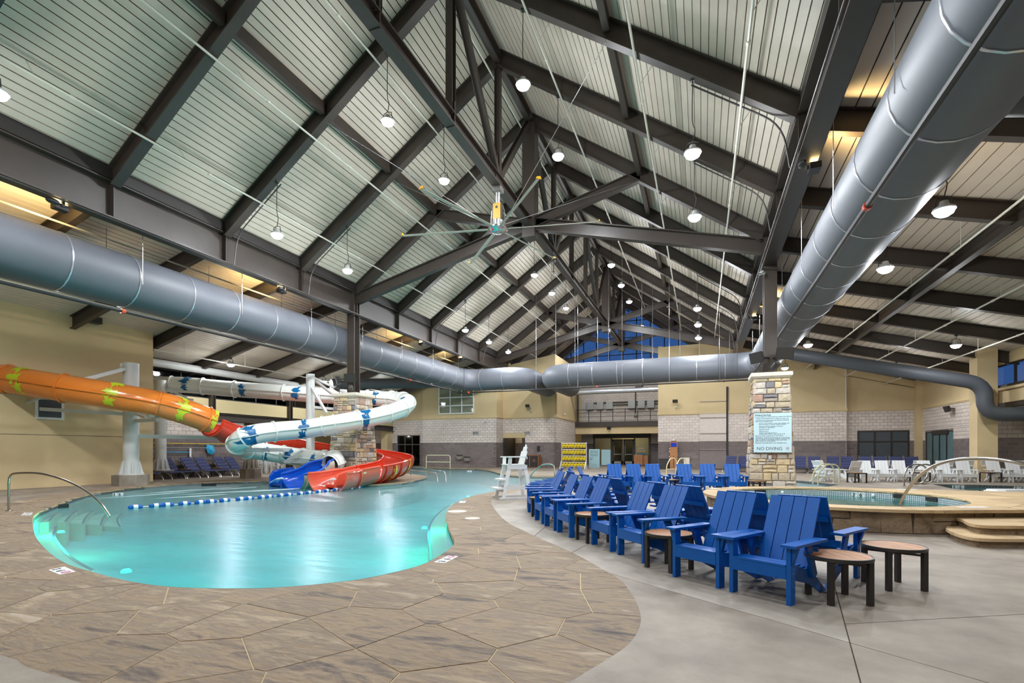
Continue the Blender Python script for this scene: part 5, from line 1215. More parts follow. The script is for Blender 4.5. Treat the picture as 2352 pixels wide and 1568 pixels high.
mb = MB(); mb.sphere((x, y-.05, 2.14), .09, n=10, m=5); mb.build('shower_head', 'white_poly', o)
mb = MB(); mb.box(-3.0, -2.35, 38.9, 39.4, .02, .72); o = mb.build('dark_bin', 'black_metal'); tag(o, 'low dark grey bin left of the shower post', 'bin'); mb = MB(); mb.box(-3.03, -2.32, 38.87, 39.43, .7, .76); mb.build('lid', 'black', o)
mb = MB(); mb.box(-1.25, -.85, 39.35, 39.55, .35, .85); tag(mb.build('wall_box', 'cap_stone'), 'small cream wall box right of the shower post', 'box')
# door in the east wall with teal roller shades
o = window_frame('door_4', 35.5, 39.3, EX+.06, 0, 2.55, 4, [], 'frame_dark', 'shade_teal', axis='y')
mb = MB(); mb.box(EX-.02, EX+.05, 36.2, 38.4, 2.35, 2.6); mb.build('door_closer_head', 'frame_dark', o)
# life jacket rack
rx, ry = -8.9, 36.6
rk = thing('life_jacket_rack', (rx, ry, 0), 'white tube rack holding rows of yellow life jackets', 'rack')
for s_ in (-1, 1):
    mb = MB(); x = rx+s_*.93; mb.bar((x, ry+.05, 0), (x, ry+.05, 1.98), .06, .05, up=(0, 1, 0)); mb.bar((x, ry-.55, .03), (x, ry+.05, .75), .05, .05, up=(0, 1, 0)); mb.bar((x, ry-.6, .025), (x, ry+.3, .025), .05, .05); mb.build('side_frame', 'white_steel', rk)
for z in (1.92, 1.45, .98, .51): mb = MB(); mb.bar((rx-.93, ry-.02, z), (rx+.93, ry-.02, z), .05, .05); mb.build('hanging_bar', 'white_steel', rk)
mb = MB(); mb.bar((rx, ry+.05, 0), (rx, ry+.05, 1.95), .05, .04, up=(0, 1, 0)); mb.build('centre_post', 'white_steel', rk)
jk = thing('life_jacket', (0, 0, 0), 'j', 'life jacket', 'yellow life jackets on the white rack')
def pad(mb, x0, x1, z0, z1, y0, t, rr=.04):
    q = [(x0, z0+rr), (x0+rr, z0), (x1-rr, z0), (x1, z0+rr), (x1, z1-rr), (x1-rr, z1), (x0+rr, z1), (x0, z1-rr)]; cx2, cz2 = (x0+x1)/2, (z0+z1)/2
    V = [(a, y0, b) for a, b in q]+[(cx2+(a-cx2)*.86, y0-t, cz2+(b-cz2)*.86) for a, b in q]; mb.add(V, [tuple(range(7, -1, -1)), tuple(range(8, 16))]+[(i, (i+1) % 8, 8+(i+1) % 8, 8+i) for i in range(8)])
mb = MB(); pad(mb, -.092, -.006, -.33, 0, 0, .09); pad(mb, .006, .092, -.33, 0, 0, .09); pad(mb, -.085, .085, -.31, .0, .14, .06); mb.build('foam_panels', 'yellow', jk, False, True)
mb = MB(); mb.box(-.055, .055, -.1, -.085, -.09, -.03); mb.build('label_patch', 'black', jk, False, True)
mb = MB(); mb.box(-.108, .108, -.098, -.085, -.24, -.215); mb.build('belt', 'black', jk, False, True)
freeze(jk); fj = True
for r in range(4):
    for c in range(8):
        place(jk, fj, (rx-.8+.228*c, ry-.09, (1.92, 1.45, .98, .51)[r]-.02), 0, 'yellow life jacket, %s from the left in the %s row of the rack' % (ORD[c], ('top', 'second', 'third', 'bottom')[r])); fj = False
# info sign stand
def panel_sign(c, w_, h, facing, mt, lines, label, z0=.06, name='information_sign'):
    n = Vector(facing).normalized(); t = Vector((-n.y, n.x, 0)); c = Vector(c); o = thing(name, tuple(c), label, 'sign'); mb = MB(); mb.extr([c-t*w_/2+Vector((0, 0, z0)), c+t*w_/2+Vector((0, 0, z0)), c+t*w_/2+Vector((0, 0, z0+h)), c-t*w_/2+Vector((0, 0, z0+h))], -n*.05); mb.build('panel', mt, o)
    mb = MB(); mb.extr([c-t*(w_/2+.02)+n*.2, c+t*(w_/2+.02)+n*.2, c+t*(w_/2+.02)-n*.25, c-t*(w_/2+.02)-n*.25], (0, 0, z0)); mb.build('foot', 'silver', o)
    z = z0+h-.16
    for body, s_, al in lines:
        if body: text(body, s_, c+n*.002+Vector((0, 0, z))-(t*(w_/2-.06) if al == 'LEFT' else Vector()), t, (0, 0, 1), 'ink', o, 'lettering', align=al, bold=.002)
        z -= s_*1.25
    mb = MB(); q = c+n*.003+Vector((0, 0, z0+.2)); mb.tube([q+t*.16*math.cos(2*PI*k/20)+Vector((0, 0, .08*math.sin(2*PI*k/20))) for k in range(20)], .006, 4, loop=True); mb.build('emblem', 'ink', o); return o
sc_ = P(1365, 1075, 1155*1.42/42.5); panel_sign((sc_.x, sc_.y, 0), .82, 1.42, (.35, -1, 0), 'sign_teal', [('Waterpark Rules', .09, 'CENTER'), ('Please observe', .1, 'CENTER'), ('Children must be supervised', .055, 'CENTER'), ('by an adult at all times.', .055, 'CENTER'), ('Life jackets are free to use.', .055, 'CENTER'), ('', .06, 'LEFT'), ('No running', .055, 'LEFT'), ('No diving', .055, 'LEFT'), ('No glass', .055, 'LEFT')], 'pale teal information sign on a stand beside the life jacket rack')
mb = MB(); q = P(1393, 1070, 44); mb.box(q.x-.45, q.x+.35, q.y, q.y+.05, .1, 1.45); tag(mb.build('glass_panel_sign', 'sign_teal'), 'pale green panel leaning behind the teal sign', 'sign')
# wooden kiosk items by the entrance
for px_, lab, mt, w_, h in ((1466, 'slatted wooden cabinet just right of the entrance doors', 'wood', .75, 1.0), (1482, 'dark wooden cabinet with a slot beside the slatted cabinet', 'wood_red', .5, .95)):
    q = P(px_, 1066, 44.5); o = thing('wooden_cabinet', (q.x, q.y, 0), lab, 'cabinet'); mb = MB(); mb.box(q.x-w_/2, q.x+w_/2, q.y, q.y+.5, .05, h); mb.build('body', mt, o)
    for k in range(9): mb = MB(); xx = q.x-w_/2+.04+(w_-.08)*k/8.5; mb.box(xx, xx+.04, q.y-.02, q.y, .1, h-.05); mb.build('slat', 'wood', o)
# ================================================================ water slides
def frame_at(path, i):
    a, b = path[max(0, i-1)], path[min(len(path)-1, i+1)]; t = (b-a).normalized(); s = t.cross(Vector((0, 0, 1))).normalized(); return t, s, s.cross(t)
def cum_len(path):
    c = [0]
    for i in range(1, len(path)): c.append(c[-1]+(path[i]-path[i-1]).length)
    return c
def at_len(path, cum, s):
    s = max(0, min(cum[-1]-1e-4, s)); i = 0
    while cum[i+1] < s: i += 1
    t = (s-cum[i])/(cum[i+1]-cum[i]); ft, fs, fu = frame_at(path, i if t < .5 else i+1); return path[i].lerp(path[i+1], t), ft, fs, fu
def flange(path, cum, s, r, mt, parent, a0=0, a1=2*PI, w_=.05, h=.05):
    p, t, sd, u = at_len(path, cum, s); n = 28; full = abs(a1-a0-2*PI) < .01; V = []; Fc = []
    for k in range(n+1):
        a = a0+(a1-a0)*k/n; d = sd*math.cos(a)+u*math.sin(a)
        for rr, tt in ((r-.01, -w_/2), (r+h, -w_/2), (r+h, w_/2), (r-.01, w_/2)): V.append(p+d*rr+t*tt)
    for k in range(n):
        for j in range(4): a, b = k*4+j, k*4+(j+1) % 4; Fc.append((a, b, b+4, a+4))
    if not full: Fc += [(0, 1, 2, 3), (n*4+3, n*4+2, n*4+1, n*4)]
    mb = MB(); mb.add(V, Fc); return mb.build('flange', mt, parent, True)
def splat(path, cum, s, angs, r, mt, parent, seed, size=.21):
    rnd = random.Random(seed)
    for q, a in enumerate(angs):
        ds = rnd.uniform(-.12, .12); n = 18; pts = []
        for k in range(n):
            th = 2*PI*k/n; rr = size*rnd.choice([.55, .75, 1.0, 1.25, .45])*(1 if rnd.random() < .8 else 1.3); pts.append((ds+rr*.85*math.cos(th), rr*math.sin(th)*1.15))
        V = []; Fc = []
        def mp(x, y, f): 
            p, t, sd, u = at_len(path, cum, s+x*f); aa = a+y*f/r; return p+(sd*math.cos(aa)+u*math.sin(aa))*(r+.016)
        V.append(mp(ds, 0, 1)); rings = (.35, .7, 1)
        for f in rings:
            for x, y in pts: V.append(mp(ds+(x-ds)*f, y*f, 1))
        for k in range(n): Fc.append((0, 1+k, 1+(k+1) % n))
        for j in range(2):
            for k in range(n): Fc.append((1+j*n+k, 1+(j+1)*n+k, 1+(j+1)*n+(k+1) % n, 1+j*n+(k+1) % n))
        mb = MB(); mb.add(V, Fc); mb.build('painted_motif', mt, parent)
def tube_slide(name, label, path, r, mt, under, flanges, splats, smt, ribs=None, seed=1):
    o = thing(name, tuple(path[0]), label, 'water slide'); cum = cum_len(path); N_ = 26
    # upper and lower half shells with a bolted seam
    for half, m_ in ((0, mt), (1, under)):
        a0, a1 = (0, PI) if half == 0 else (PI, 2*PI); mb = MB(); rings = []
        for i, p in enumerate(path):
            t, s, u = frame_at(path, i); rings.append([p+(s*math.cos(a0+(a1-a0)*k/14)+u*math.sin(a0+(a1-a0)*k/14))*r for k in range(15)])
        V = [v for q in rings for v in q]; Fc = [(i*15+k, i*15+k+1, (i+1)*15+k+1, (i+1)*15+k) for i in range(len(rings)-1) for k in range(14)]
        mb.add(V, Fc); mb.build('upper_shell' if half == 0 else 'lower_shell', m_, o, True)
    for sg in (1, -1):
        mb = MB(); mb.sweep([p+frame_at(path, i)[1]*sg*(r+.02) for i, p in enumerate(path)], [(-.03, -.014), (.03, -.014), (.03, .014), (-.03, .014)]); mb.build('seam_rib', mt, o)
    for s in flanges: flange(path, cum, s, r, mt, o)
    for k, (s, angs) in enumerate(splats): splat(path, cum, s, angs, r, smt, o, seed*50+k)
    return o
def path_px(pts, n=6): return spline([P(*q) for q in pts], n)
R1 = .50
op = path_px([(-420,812,17.2),(-220,835,17.6),(0,868,18.0),(145,891,18.3),(255,908,18.7),(365,928,19.4),(430,947,20.0),(488,968,20.7)])
L = cum_len(op)[-1]; c_ = cum_len(op)
def s_at(path, x):
    """arc length where the path crosses the survey column x"""
    cum = cum_len(path); best = 0
    for i in range(len(path)-1):
        def px(p): r_, d_ = camrd(p); return CX+F*r_/d_
        a, b = px(path[i]), px(path[i+1])
        if (a-x)*(b-x) <= 0 and a != b: return cum[i]+(x-a)/(b-a)*(cum[i+1]-cum[i])
    return 0
tube_slide('orange_tube_slide', 'orange tube slide with lime green splash marks crossing before the beige wall', op, R1, 'orange', 'orange', [s_at(op, x) for x in (-100, 20, 148, 365, 472)]+[.02], [(s_at(op, x), a) for x, a in ((62, (1.15, .25, -.45)), (268, (1.15, .2, -.5)), (418, (1.0, .2, -.5)), (478, (.8, -.2)))], 'splash_green', seed=2)
# white tube: along the back, round, and forward in front of the left pillar
wp = path_px([(150,866,24.5),(330,880,25.2),(430,884,25.6),(520,892,25.9),(620,899,26.0),(700,905,26.2),(800,912,26.3),(868,915,26.1),(915,918,25.5),(934,923,24.7),(928,935,23.9),(895,948,23.2),(850,959,22.4),(813,966,21.8),(770,974,21.4),(700,985,21.2),(640,990,20.9),(590,996,20.3),(556,1008,20.0),(546,1022,20.8),(562,1030,21.9),(600,1036,22.6),(650,1044,22.8),(705,1052,22.7),(745,1055,22.6),(766,1056,22.2),(770,1062,21.6),(758,1068,21.2)], 5)
R2 = .40
c2 = cum_len(wp)
def idx_s(path, per, i): return cum_len(path)[min(len(path)-1, int(i*per))]
fl_idx = [1, 1.6, 2.4, 3.2, 4.4, 5.5, 6.6, 7.6, 8.4, 9.2, 10.2, 11.3, 12.9, 14.1, 14.5, 16.2, 17.8, 18.8, 20.3, 21.2, 22.0, 22.8, 24.0, 25.0, 26.6]
tube_slide('white_tube_slide', 'white tube slide with blue splash marks looping round the left stone pillar', wp, R2, 'tube_white', 'tube_white', [idx_s(wp, 5, q) for q in fl_idx],
  [(idx_s(wp, 5, q), a) for q, a in ((1.1, (5.8, 6.5, 7.1)), (2.1, (5.9, 6.6, 7.2)), (3.4, (5.8, 6.5)), (4.9, (5.9, 6.6)), (7.0, (5.8, 6.6)), (9.6, (5.6, 6.4, 7.2)), (12.5, (2.3, 3.1, 3.7)), (15.1, (2.2, 3.0, 3.8)), (17.5, (2.3, 3.1, 3.8)), (21.5, (5.8, 6.6)), (22.4, (5.9, 6.6)), (23.6, (5.8, 6.4)))], 'splash_blue', seed=5)
# open flumes
def flume(path, r, prof, name, label, mt, outer_mt, ribs=(), th=.035, rimr=.05, parent=None, rib_mt=None):
    """prof(t) -> (a0,a1): angles in degrees of the trough, 180 = left rim ... 360 = right rim, 270 = bottom"""
    n = 18; o = parent or thing(name, tuple(path[0]), label, 'water slide')
    m = len(path); ri = []; ro = []; rl = []; rr = []
    for i, p in enumerate(path):
        t, s, u = frame_at(path, i); q = prof(i/(m-1)); a0, a1 = math.radians(q[0]), math.radians(q[1]); rad = r(i/(m-1)) if callable(r) else r
        e0, e1 = (q[2], q[3]) if len(q) > 3 else (0, 0)
        pts = [(math.cos(a0+(a1-a0)*k/n), math.sin(a0+(a1-a0)*k/n)) for k in range(n+1)]
        inn = [p+s*x*rad+u*y*rad for x, y in pts]; out = [p+s*x*(rad+th)+u*y*(rad+th) for x, y in pts]
        if e0: inn[0] = inn[0]+u*e0; out[0] = out[0]+u*e0
        if e1: inn[-1] = inn[-1]+u*e1; out[-1] = out[-1]+u*e1
        ri.append(inn); ro.append(out); rl.append((inn[0]+out[0])/2); rr.append((inn[-1]+out[-1])/2)
    w1 = n+1
    for rings, nm, mm, flip in ((ri, 'trough', mt, False), (ro, 'outer_skin', outer_mt, True)):
        V = [v for q in rings for v in q]; Fc = [(i*w1+k, i*w1+k+1, (i+1)*w1+k+1, (i+1)*w1+k) for i in range(m-1) for k in range(n)]
        if flip: Fc = [f[::-1] for f in Fc]
        mb = MB(); mb.add(V, Fc); mb.build(nm, mm, o, True)
    for e in (0, m-1):
        V = ri[e]+ro[e]; mb = MB(); mb.add(V, [(k, k+1, w1+k+1, w1+k) for k in range(n)]); mb.build('end_lip', mt, o)
    for q in (rl, rr): mb = MB(); mb.tube(q, rimr, 8); mb.build('rim', mt, o, True)
    for f in ribs:
        i = min(m-1, max(0, int(f*(m-1)))); p = path[i]; t, s, u = frame_at(path, i); q = prof(f); a0, a1 = math.radians(q[0]), math.radians(q[1]); rad = r(f) if callable(r) else r; V = []; Fc = []
        for k in range(21):
            a = a0+(a1-a0)*k/20; d = s*math.cos(a)+u*math.sin(a)
            for rr_, tt in ((rad+th-.005, -.025), (rad+th+.06, -.02), (rad+th+.06, .02), (rad+th-.005, .025)): V.append(p+d*rr_+t*tt)
        for k in range(20):
            for j in range(4): a, b = k*4+j, k*4+(j+1) % 4; Fc.append((a, b, b+4, a+4))
        Fc += [(0, 1, 2, 3), (83, 82, 81, 80)]; mb = MB(); mb.add(V, Fc); mb.build('rib', rib_mt or outer_mt, o)
    return o, ri, ro
# red flume: continues from the orange tube, behind the left pillar, round to the exit
rp_ = path_px([(486,967,20.7),(520,980,21.4),(558,992,22.4),(610,1004,23.9),(680,1014,25.4),(750,1023,26.4),(820,1031,26.6),(880,1040,25.8),(912,1048,24.5),(908,1058,23.0),(880,1067,21.9),(848,1073,21.0)], 6)
def rprof(t):
    if t < .12: return (150-0*t, 390) 
    return (168, 372)
ro_, ri1, ro1 = flume(rp_, lambda t: .56+.11*min(1, max(0, (t-.05)/.35)), lambda t: (180-14*math.sin(min(1, t*3)*PI), 360+4) if t < .3 else (176, 364), 'red_flume_slide', 'open red flume slide with yellow splash marks curling round the left stone pillar', 'red', 'red', ribs=[.03, .12, .22, .34, .5, .62, .72, .78, .83, .88, .93, .975], rimr=.045)
cr_ = cum_len(rp_); 
for x, k in ((.80, 3), (.87, 4), (.945, 5), (.74, 6)):
    splat(rp_, cr_, cr_[-1]*x, (3.45, 3.95, 4.3), .715, 'splash_yellow', ro_, 60+k, .2)
for x in (.28, .42, .55, .63, .69): 
    i = int(x*(len(rp_)-1)); splat(rp_, cr_, cr_[i], (3.35, 3.9), .66 if x > .3 else .62, 'splash_yellow', ro_, 90+i, .16)
# exit of the red flume: a wide shallow chute ending over the water
ep = path_px([(848,1073,21.0),(820,1079,20.5),(796,1086,20.1),(772,1091,19.4),(752,1094,18.6)], 5)
flume(ep, lambda t: .67+.03*t, lambda t: (176-6*t, 364+6*t, 0, 0), '', '', 'red_pale', 'red_pale', ribs=[.5], parent=ro_, rimr=.045)
def mouth(pth, w_, h, zt, mt, parent):
    """squared pool-exit walls under the last metre of a flume"""
    pass
def exit_box(p0, p1, w_, z0, z1, hin, mt, parent):
    """flared rectangular run-out with thick rounded walls: p0 -> p1 along the flow"""
    p0, p1 = Vector(p0), Vector(p1); t = (p1-p0).normalized(); s = t.cross(Vector((0, 0, 1))).normalized(); L = (p1-p0).length
    for sg in (-1, 1):
        prof = [(0, z0[0]), (L, z0[1]), (L+.02, z1[1]-.25), (L-.1, z1[1]-.08), (L-.32, z1[1]), (0, z1[0])]
        mb = MB(); mb.extr([p0+t*a+s*sg*(w_/2)+Vector((0, 0, z)) for a, z in prof], s*(-sg)*.11); mb.build('side_wall', mt, parent)
        mb = MB(); mb.tube([p0+t*a+s*sg*(w_/2-.055)+Vector((0, 0, z)) for a, z in [(0, z1[0]), (L-.34, z1[1]), (L-.12, z1[1]-.07), (L+.0, z1[1]-.26), (L+.01, z0[1]+.05)]], .06, 8); mb.build('rolled_edge', mt, parent, True)
    mb = MB(); mb.extr([p0-s*w_/2+Vector((0, 0, hin)), p0+s*w_/2+Vector((0, 0, hin)), p0+s*w_/2+Vector((0, 0, z0[0])), p0-s*w_/2+Vector((0, 0, z0[0]))], t*L); mb.build('run_out_floor', mt, parent)
q0, q1 = G(800, 1106, .1), G(744, 1122, -.1); q0.z = q1.z = 0
exit_box(q0, q1, 1.34, (-.05, -.35), (.62, .5), .05, 'red_pale', ro_)
# blue exit flume of the white tube
bp_ = path_px([(756,1066,21.3),(738,1069,21.0),(722,1075,20.6),(705,1083,20.2),(688,1088,19.8),(672,1091,19.5)], 5)
bo, bi, _ = flume(bp_, lambda t: .40+.20*min(1, t*1.6), lambda t: (150+26*min(1, t*2.2), 390-26*min(1, t*2.2)), 'blue_flume_exit', 'bright blue open exit chute of the white tube slide, left of the red one', 'blue_slide', 'tube_under', ribs=[.45, .9], rimr=.05, rib_mt='tube_under')
q0, q1 = G(688, 1107, .05), G(634, 1118, -.1); q0.z = q1.z = 0
exit_box(q0, q1, 1.22, (-.05, -.35), (.62, .56), .05, 'blue_slide', bo)
# splash jets at the exits
def jet(p0, p1, label, w_=.35, seed=1):
    rnd = random.Random(seed); p0, p1 = Vector(p0), Vector(p1); t = (p1-p0); t.z = 0; t.normalize(); s = Vector((-t.y, t.x, 0)); V = []; Fc = []; n, m = 10, 8
    for i in range(n+1):
        f = i/n; c = p0.lerp(p1, f); c.z = p0.z+(p1.z-p0.z)*f*f
        for j in range(m+1):
            a = -PI/2+PI*j/m; ww = w_*(.12+.9*f); V.append(c+s*math.sin(a)*ww+Vector((0, 0, math.cos(a)*.16*(.3+f*.2)+rnd.uniform(-.012, .012))))
    for i in range(n):
        for j in range(m): a = i*(m+1)+j; Fc.append((a, a+1, a+m+2, a+m+1))
    mb = MB(); mb.add(V, Fc); return tag(stuff(mb.build('water_jet', 'foam_spray', smooth=True)), label, 'water')
jet(P(651, 1100, 18.9), G(624, 1116.5, WZ)+Vector((0, 0, .03)), 'white water pouring from the blue slide exit', .18, 1)
jet(P(772, 1102, 18.3), G(745, 1121, WZ)+Vector((0, 0, .03)), 'white water pouring from the red slide exit', .24, 2)
rnd = random.Random(77); mb = MB()
for (x0, y0, x1, y1, cnt, sp) in ((600, 1117, 300, 1137, 9, .55), (715, 1121, 400, 1140, 10, .6)):
    A_, B_ = G(x0, y0, WZ), G(x1, y1, WZ); t = (B_-A_).normalized(); s = Vector((-t.y, t.x, 0))
    for k in range(cnt):
        a = rnd.random()**1.4*.75; L_ = rnd.uniform(1.2, 3.6); c = A_.lerp(B_, a)+s*rnd.uniform(-sp, sp)*(.3+a*1.6); wd = rnd.uniform(.05, .16); V = []
        n = 14
        for q in range(n+1): f = q/n; bow = .25*math.sin(f*PI)*rnd.uniform(.8, 1.2)*(1 if k % 2 else -1)*.3; V.append(c+t*L_*f+s*(bow+wd*math.sin(PI*f**.6)))
        for q in range(n, -1, -1): f = q/n; V.append(c+t*L_*f+s*(-wd*math.sin(PI*f**.6)*.7))
        z = WZ+.003+.0012*k+(0 if x0 == 600 else .015); base = len(mb.v); mb.v += [(v.x, v.y, z) for v in V]; m_ = 2*n+2
        for q in range(n): mb.f.append((base+q, base+q+1, base+m_-2-q, base+m_-1-q))
tag(stuff(mb.build('foam_streaks', 'foam_film')), 'white foam streaks on the pool in front of the slide exits', 'foam')
# ================================================================ slide support posts
def slide_post(px_, d, top_y, label, rad=.36, base=(1.5, .42), mt='white_steel', zb=0, nf=10):
    p = P(px_, 1033, d); p.z = 0; zt = CAMZ+(HY-top_y)/F*d; o = thing('slide_support_post', (p.x, p.y, 0), label, 'post', 'slide support posts')
    mb = MB()
    a = base[0]/2; mb.prism([(p.x+a*math.cos(2*PI*k/8+PI/8)*1.04, p.y+a*math.sin(2*PI*k/8+PI/8)*1.04) for k in range(8)], 0, base[1]); mb.build('concrete_base', 'concrete_base', o)
    mb = MB(); mb.cyl((p.x, p.y, base[1]+.03), (p.x, p.y, zt), rad, n=26); mb.build('pipe', mt, o, True)
    mb = MB(); mb.cyl((p.x, p.y, base[1]), (p.x, p.y, base[1]+.04), rad*1.62, n=24); mb.build('base_plate', mt, o)
    for k in range(nf):
        an = 2*PI*k/nf+.2; u = Vector((math.cos(an), math.sin(an), 0)); s = Vector((-u.y, u.x, 0))*.012; c = Vector((p.x, p.y, base[1]+.04)); mb = MB()
        mb.extr([c+u*(rad-.01)-s, c+u*rad*1.6-s, c+u*rad*1.5-s+Vector((0, 0, .06)), c+u*(rad+.02)-s+Vector((0, 0, .52)), c+u*(rad-.01)-s+Vector((0, 0, .52))], s*2); mb.build('fin', mt, o)
    return o, p, zt
def arm(o, a, b, w_=.13, h=.13, mt='white_steel', name='bracket_arm'): mb = MB(); mb.bar(a, b, w_, h); return mb.build(name, mt, o)
o1, p1, z1 = slide_post(301, 20.3, 834, 'thick white steel post carrying the orange slide before the beige wall', .27, (1.22, .42))
arm(o1, (p1.x, p1.y, z1-.15), P(190, 872, 18.4)); arm(o1, (p1.x, p1.y, z1-.15), P(278, 840, 20.2), .2, .2, name='gusset')
arm(o1, (p1.x, p1.y, CAMZ+(HY-950)/F*20), P(40, 936, 18.6)); arm(o1, P(40, 936, 18.6), P(28, 912, 18.5)); arm(o1, P(28, 912, 18.5), P(-30, 904, 18.3)); arm(o1, P(48, 930, 18.6), P(96, 912, 18.5), .08, .08)
arm(o1, (p1.x, p1.y, CAMZ+(HY-966)/F*20), P(362, 964, 19.9)); arm(o1, (p1.x, p1.y, CAMZ+(HY-892)/F*20), P(350, 905, 19.6), .09, .09); arm(o1, (p1.x, p1.y, CAMZ+(HY-946)/F*20), P(334, 958, 19.9), .08, .08)
arm(o1, (p1.x, p1.y, CAMZ+(HY-1001)/F*20.3), P(540, 1006, 22.0), .13, .15); arm(o1, P(468, 985, 21.2), P(490, 999, 21.4), .09, .09)
mb = MB(); c = P(352, 953, 19.3); mb.lathe(c, [(.0, -.12), (.16, -.1), (.24, .06), (.2, .1)], 14); mb.build('saddle', 'grey_steel', o1, True)
mb = MB(); c = P(510, 997, 21.3); mb.lathe(c, [(.0, -.1), (.14, -.08), (.2, .08), (.16, .1)], 14); mb.build('saddle', 'grey_steel', o1, True)
o2, p2, z2 = slide_post(369, 24.9, 873, 'second pale steel post behind the orange slide, left of the loungers', .245, (1.12, .42))
arm(o2, (p2.x, p2.y, z2-.3), P(429, 913, 25.0), .09, .09); arm(o2, P(400, 913, 25.0), P(444, 920, 25.2), .12, .12); arm(o2, (p2.x, p2.y, CAMZ+(HY-914)/F*24.9), P(444, 918, 25.1), .12, .12)
o3, p3, z3 = slide_post(713, 23.6, 859, 'tall white steel post left of the stone pillar, between the white tubes', .19, (.9, .12))
arm(o3, (p3.x, p3.y, z3-.1), P(800, 905, 25.2), .1, .1); arm(o3, (p3.x, p3.y, z3-.12), P(776, 915, 25.6), .1, .1); arm(o3, (p3.x, p3.y, z3-.55), P(750, 948, 22.0), .1, .1)
arm(o3, (p3.x, p3.y, CAMZ+(HY-997)/F*22.6), P(772, 997, 21.6)); arm(o3, (p3.x, p3.y, CAMZ+(HY-1033)/F*22.8), P(563, 1033, 20.6), .16, .16); arm(o3, P(563, 1033, 20.6), P(600, 1034, 21), .22, .1)
arm(o3, P(696, 1035, 22.2), P(660, 1056, 21.9), .1, .1); arm(o3, P(652, 1059, 22.1), P(710, 1060, 22.6), .18, .15); arm(o3, (p3.x, p3.y, CAMZ+(HY-935)/F*23.8), P(790, 941, 25.4), .12, .12)
o4, p4, z4 = slide_post(576, 25.6, 1022, 'short grey steel post under the left bend of the white tube slide', .245, (1.0, .46), 'grey_steel')
# ================================================================ adirondack chairs
def make_chair(col, name='adirondack_chair'):
    o = thing(name, (0, 0, 0), 'chair', 'chair')
    def bd(nm, f): mb = MB(); f(mb); return mb.build(nm, col, o, False, True)
    for sx in (-1, 1):
        bd('leg', lambda m: m.box(sx*.275-.02, sx*.275+.02, -.335, -.245, 0, .53))
        bd('arm', lambda m: m.box(min(sx*.225, sx*.357), max(sx*.225, sx*.357), -.38, .30, .53, .555))
        g = bd('arm_gusset', lambda m: m.extr([(sx*.295, -.32, .53), (sx*.35, -.32, .53), (sx*.295, -.32, .36)], (0, .05, 0)))
        def rail(m):
            V = [(-.33, .24), (-.33, .355), (-.22, .355), (.18, .235), (.50, .0), (.38, 0), (.10, .13)]
            m.extr([(sx*.245, y, z) for y, z in V], (sx*.022 if sx > 0 else -.022, 0, 0))
        bd('seat_rail', rail)
        bd('arm_support', lambda m: m.bar((sx*.285, .03, .53), (sx*.285, .17, .2), .03, .09, up=(0, 1, 0)))
        sc = MB()
        for zz in (.29, .33): sc.cyl((sx*.295, -.29, zz), (sx*.298, -.29, zz), .006, n=6)
        sc.build('screw', 'silver', o, False, True)
    bd('apron', lambda m: m.box(-.255, .255, -.34, -.32, .235, .35))
    for k in range(5):
        y0 = -.345+.105*k; z = .358-.0*k-(max(0, y0+.24))*.30
        bd('seat_slat', lambda m: m.bar((-.25, y0+.05, z), (.25, y0+.05, z-.0), .098, .018) )
    t = Vector((0, .335, .75)).normalized()
    for k in range(4):
        x = -.186+.124*k
        bd('back_slat', lambda m: m.bar(Vector((x, .10, .215)), Vector((x, .10, .215))+t*.785, .1155, .019, up=(0, -1, .45)))
    for f, w_ in ((.30, .60), (.66, .45)):
        c = Vector((0, .10, .215))+t*(.785*f)+Vector((0, .028, 0)); bd('back_rail', lambda m: m.bar(c-Vector((w_/2, 0, 0)), c+Vector((w_/2, 0, 0)), .03, .075 if f < .5 else .05))
    return o
bch = make_chair('blue'); freeze(bch)
def head(nx, ny): return math.atan2(ny, nx)+PI/2
def chair_at(proto, first, c, u, side, label, group=None):
    """c: middle of the front feet, u: row direction in camera frame (r,d), side: +1 faces left of u"""
    n = (-u[1], u[0]) if side > 0 else (u[1], -u[0])
    w_n = cf(*n); w_c = cf(*c); rz = head(w_n.x, w_n.y)
    off = Vector((w_n.x, w_n.y, 0))*-.29
    return place(proto, first, (w_c.x+off.x, w_c.y+off.y, 0), rz, label, group)
def gl2(x, y): d = F*CAMZ/(y-HY); return ((x-CX)/F*d, d)
front = [((1686.6,1357.8),(1814.3,1389)), ((1554.7,1322.7),(1653.6,1350.4)), ((1423.6,1272.3),(1484.9,1294.2)), ((1362,1249.6),(1410.5,1266.6)), ((1287,1221.5),(1311.6,1234.7)), ((1256.3,1207),(1277,1218.8)), ((1234,1193.5),(1248.5,1203.5))]
rowpos = []
for a, b in front:
    A, B = gl2(*a), gl2(*b); c = ((A[0]+B[0])/2, (A[1]+B[1])/2); u = (B[0]-A[0], B[1]-A[1]); l = math.hypot(*u); rowpos.append([c, (u[0]/l, u[1]/l)])
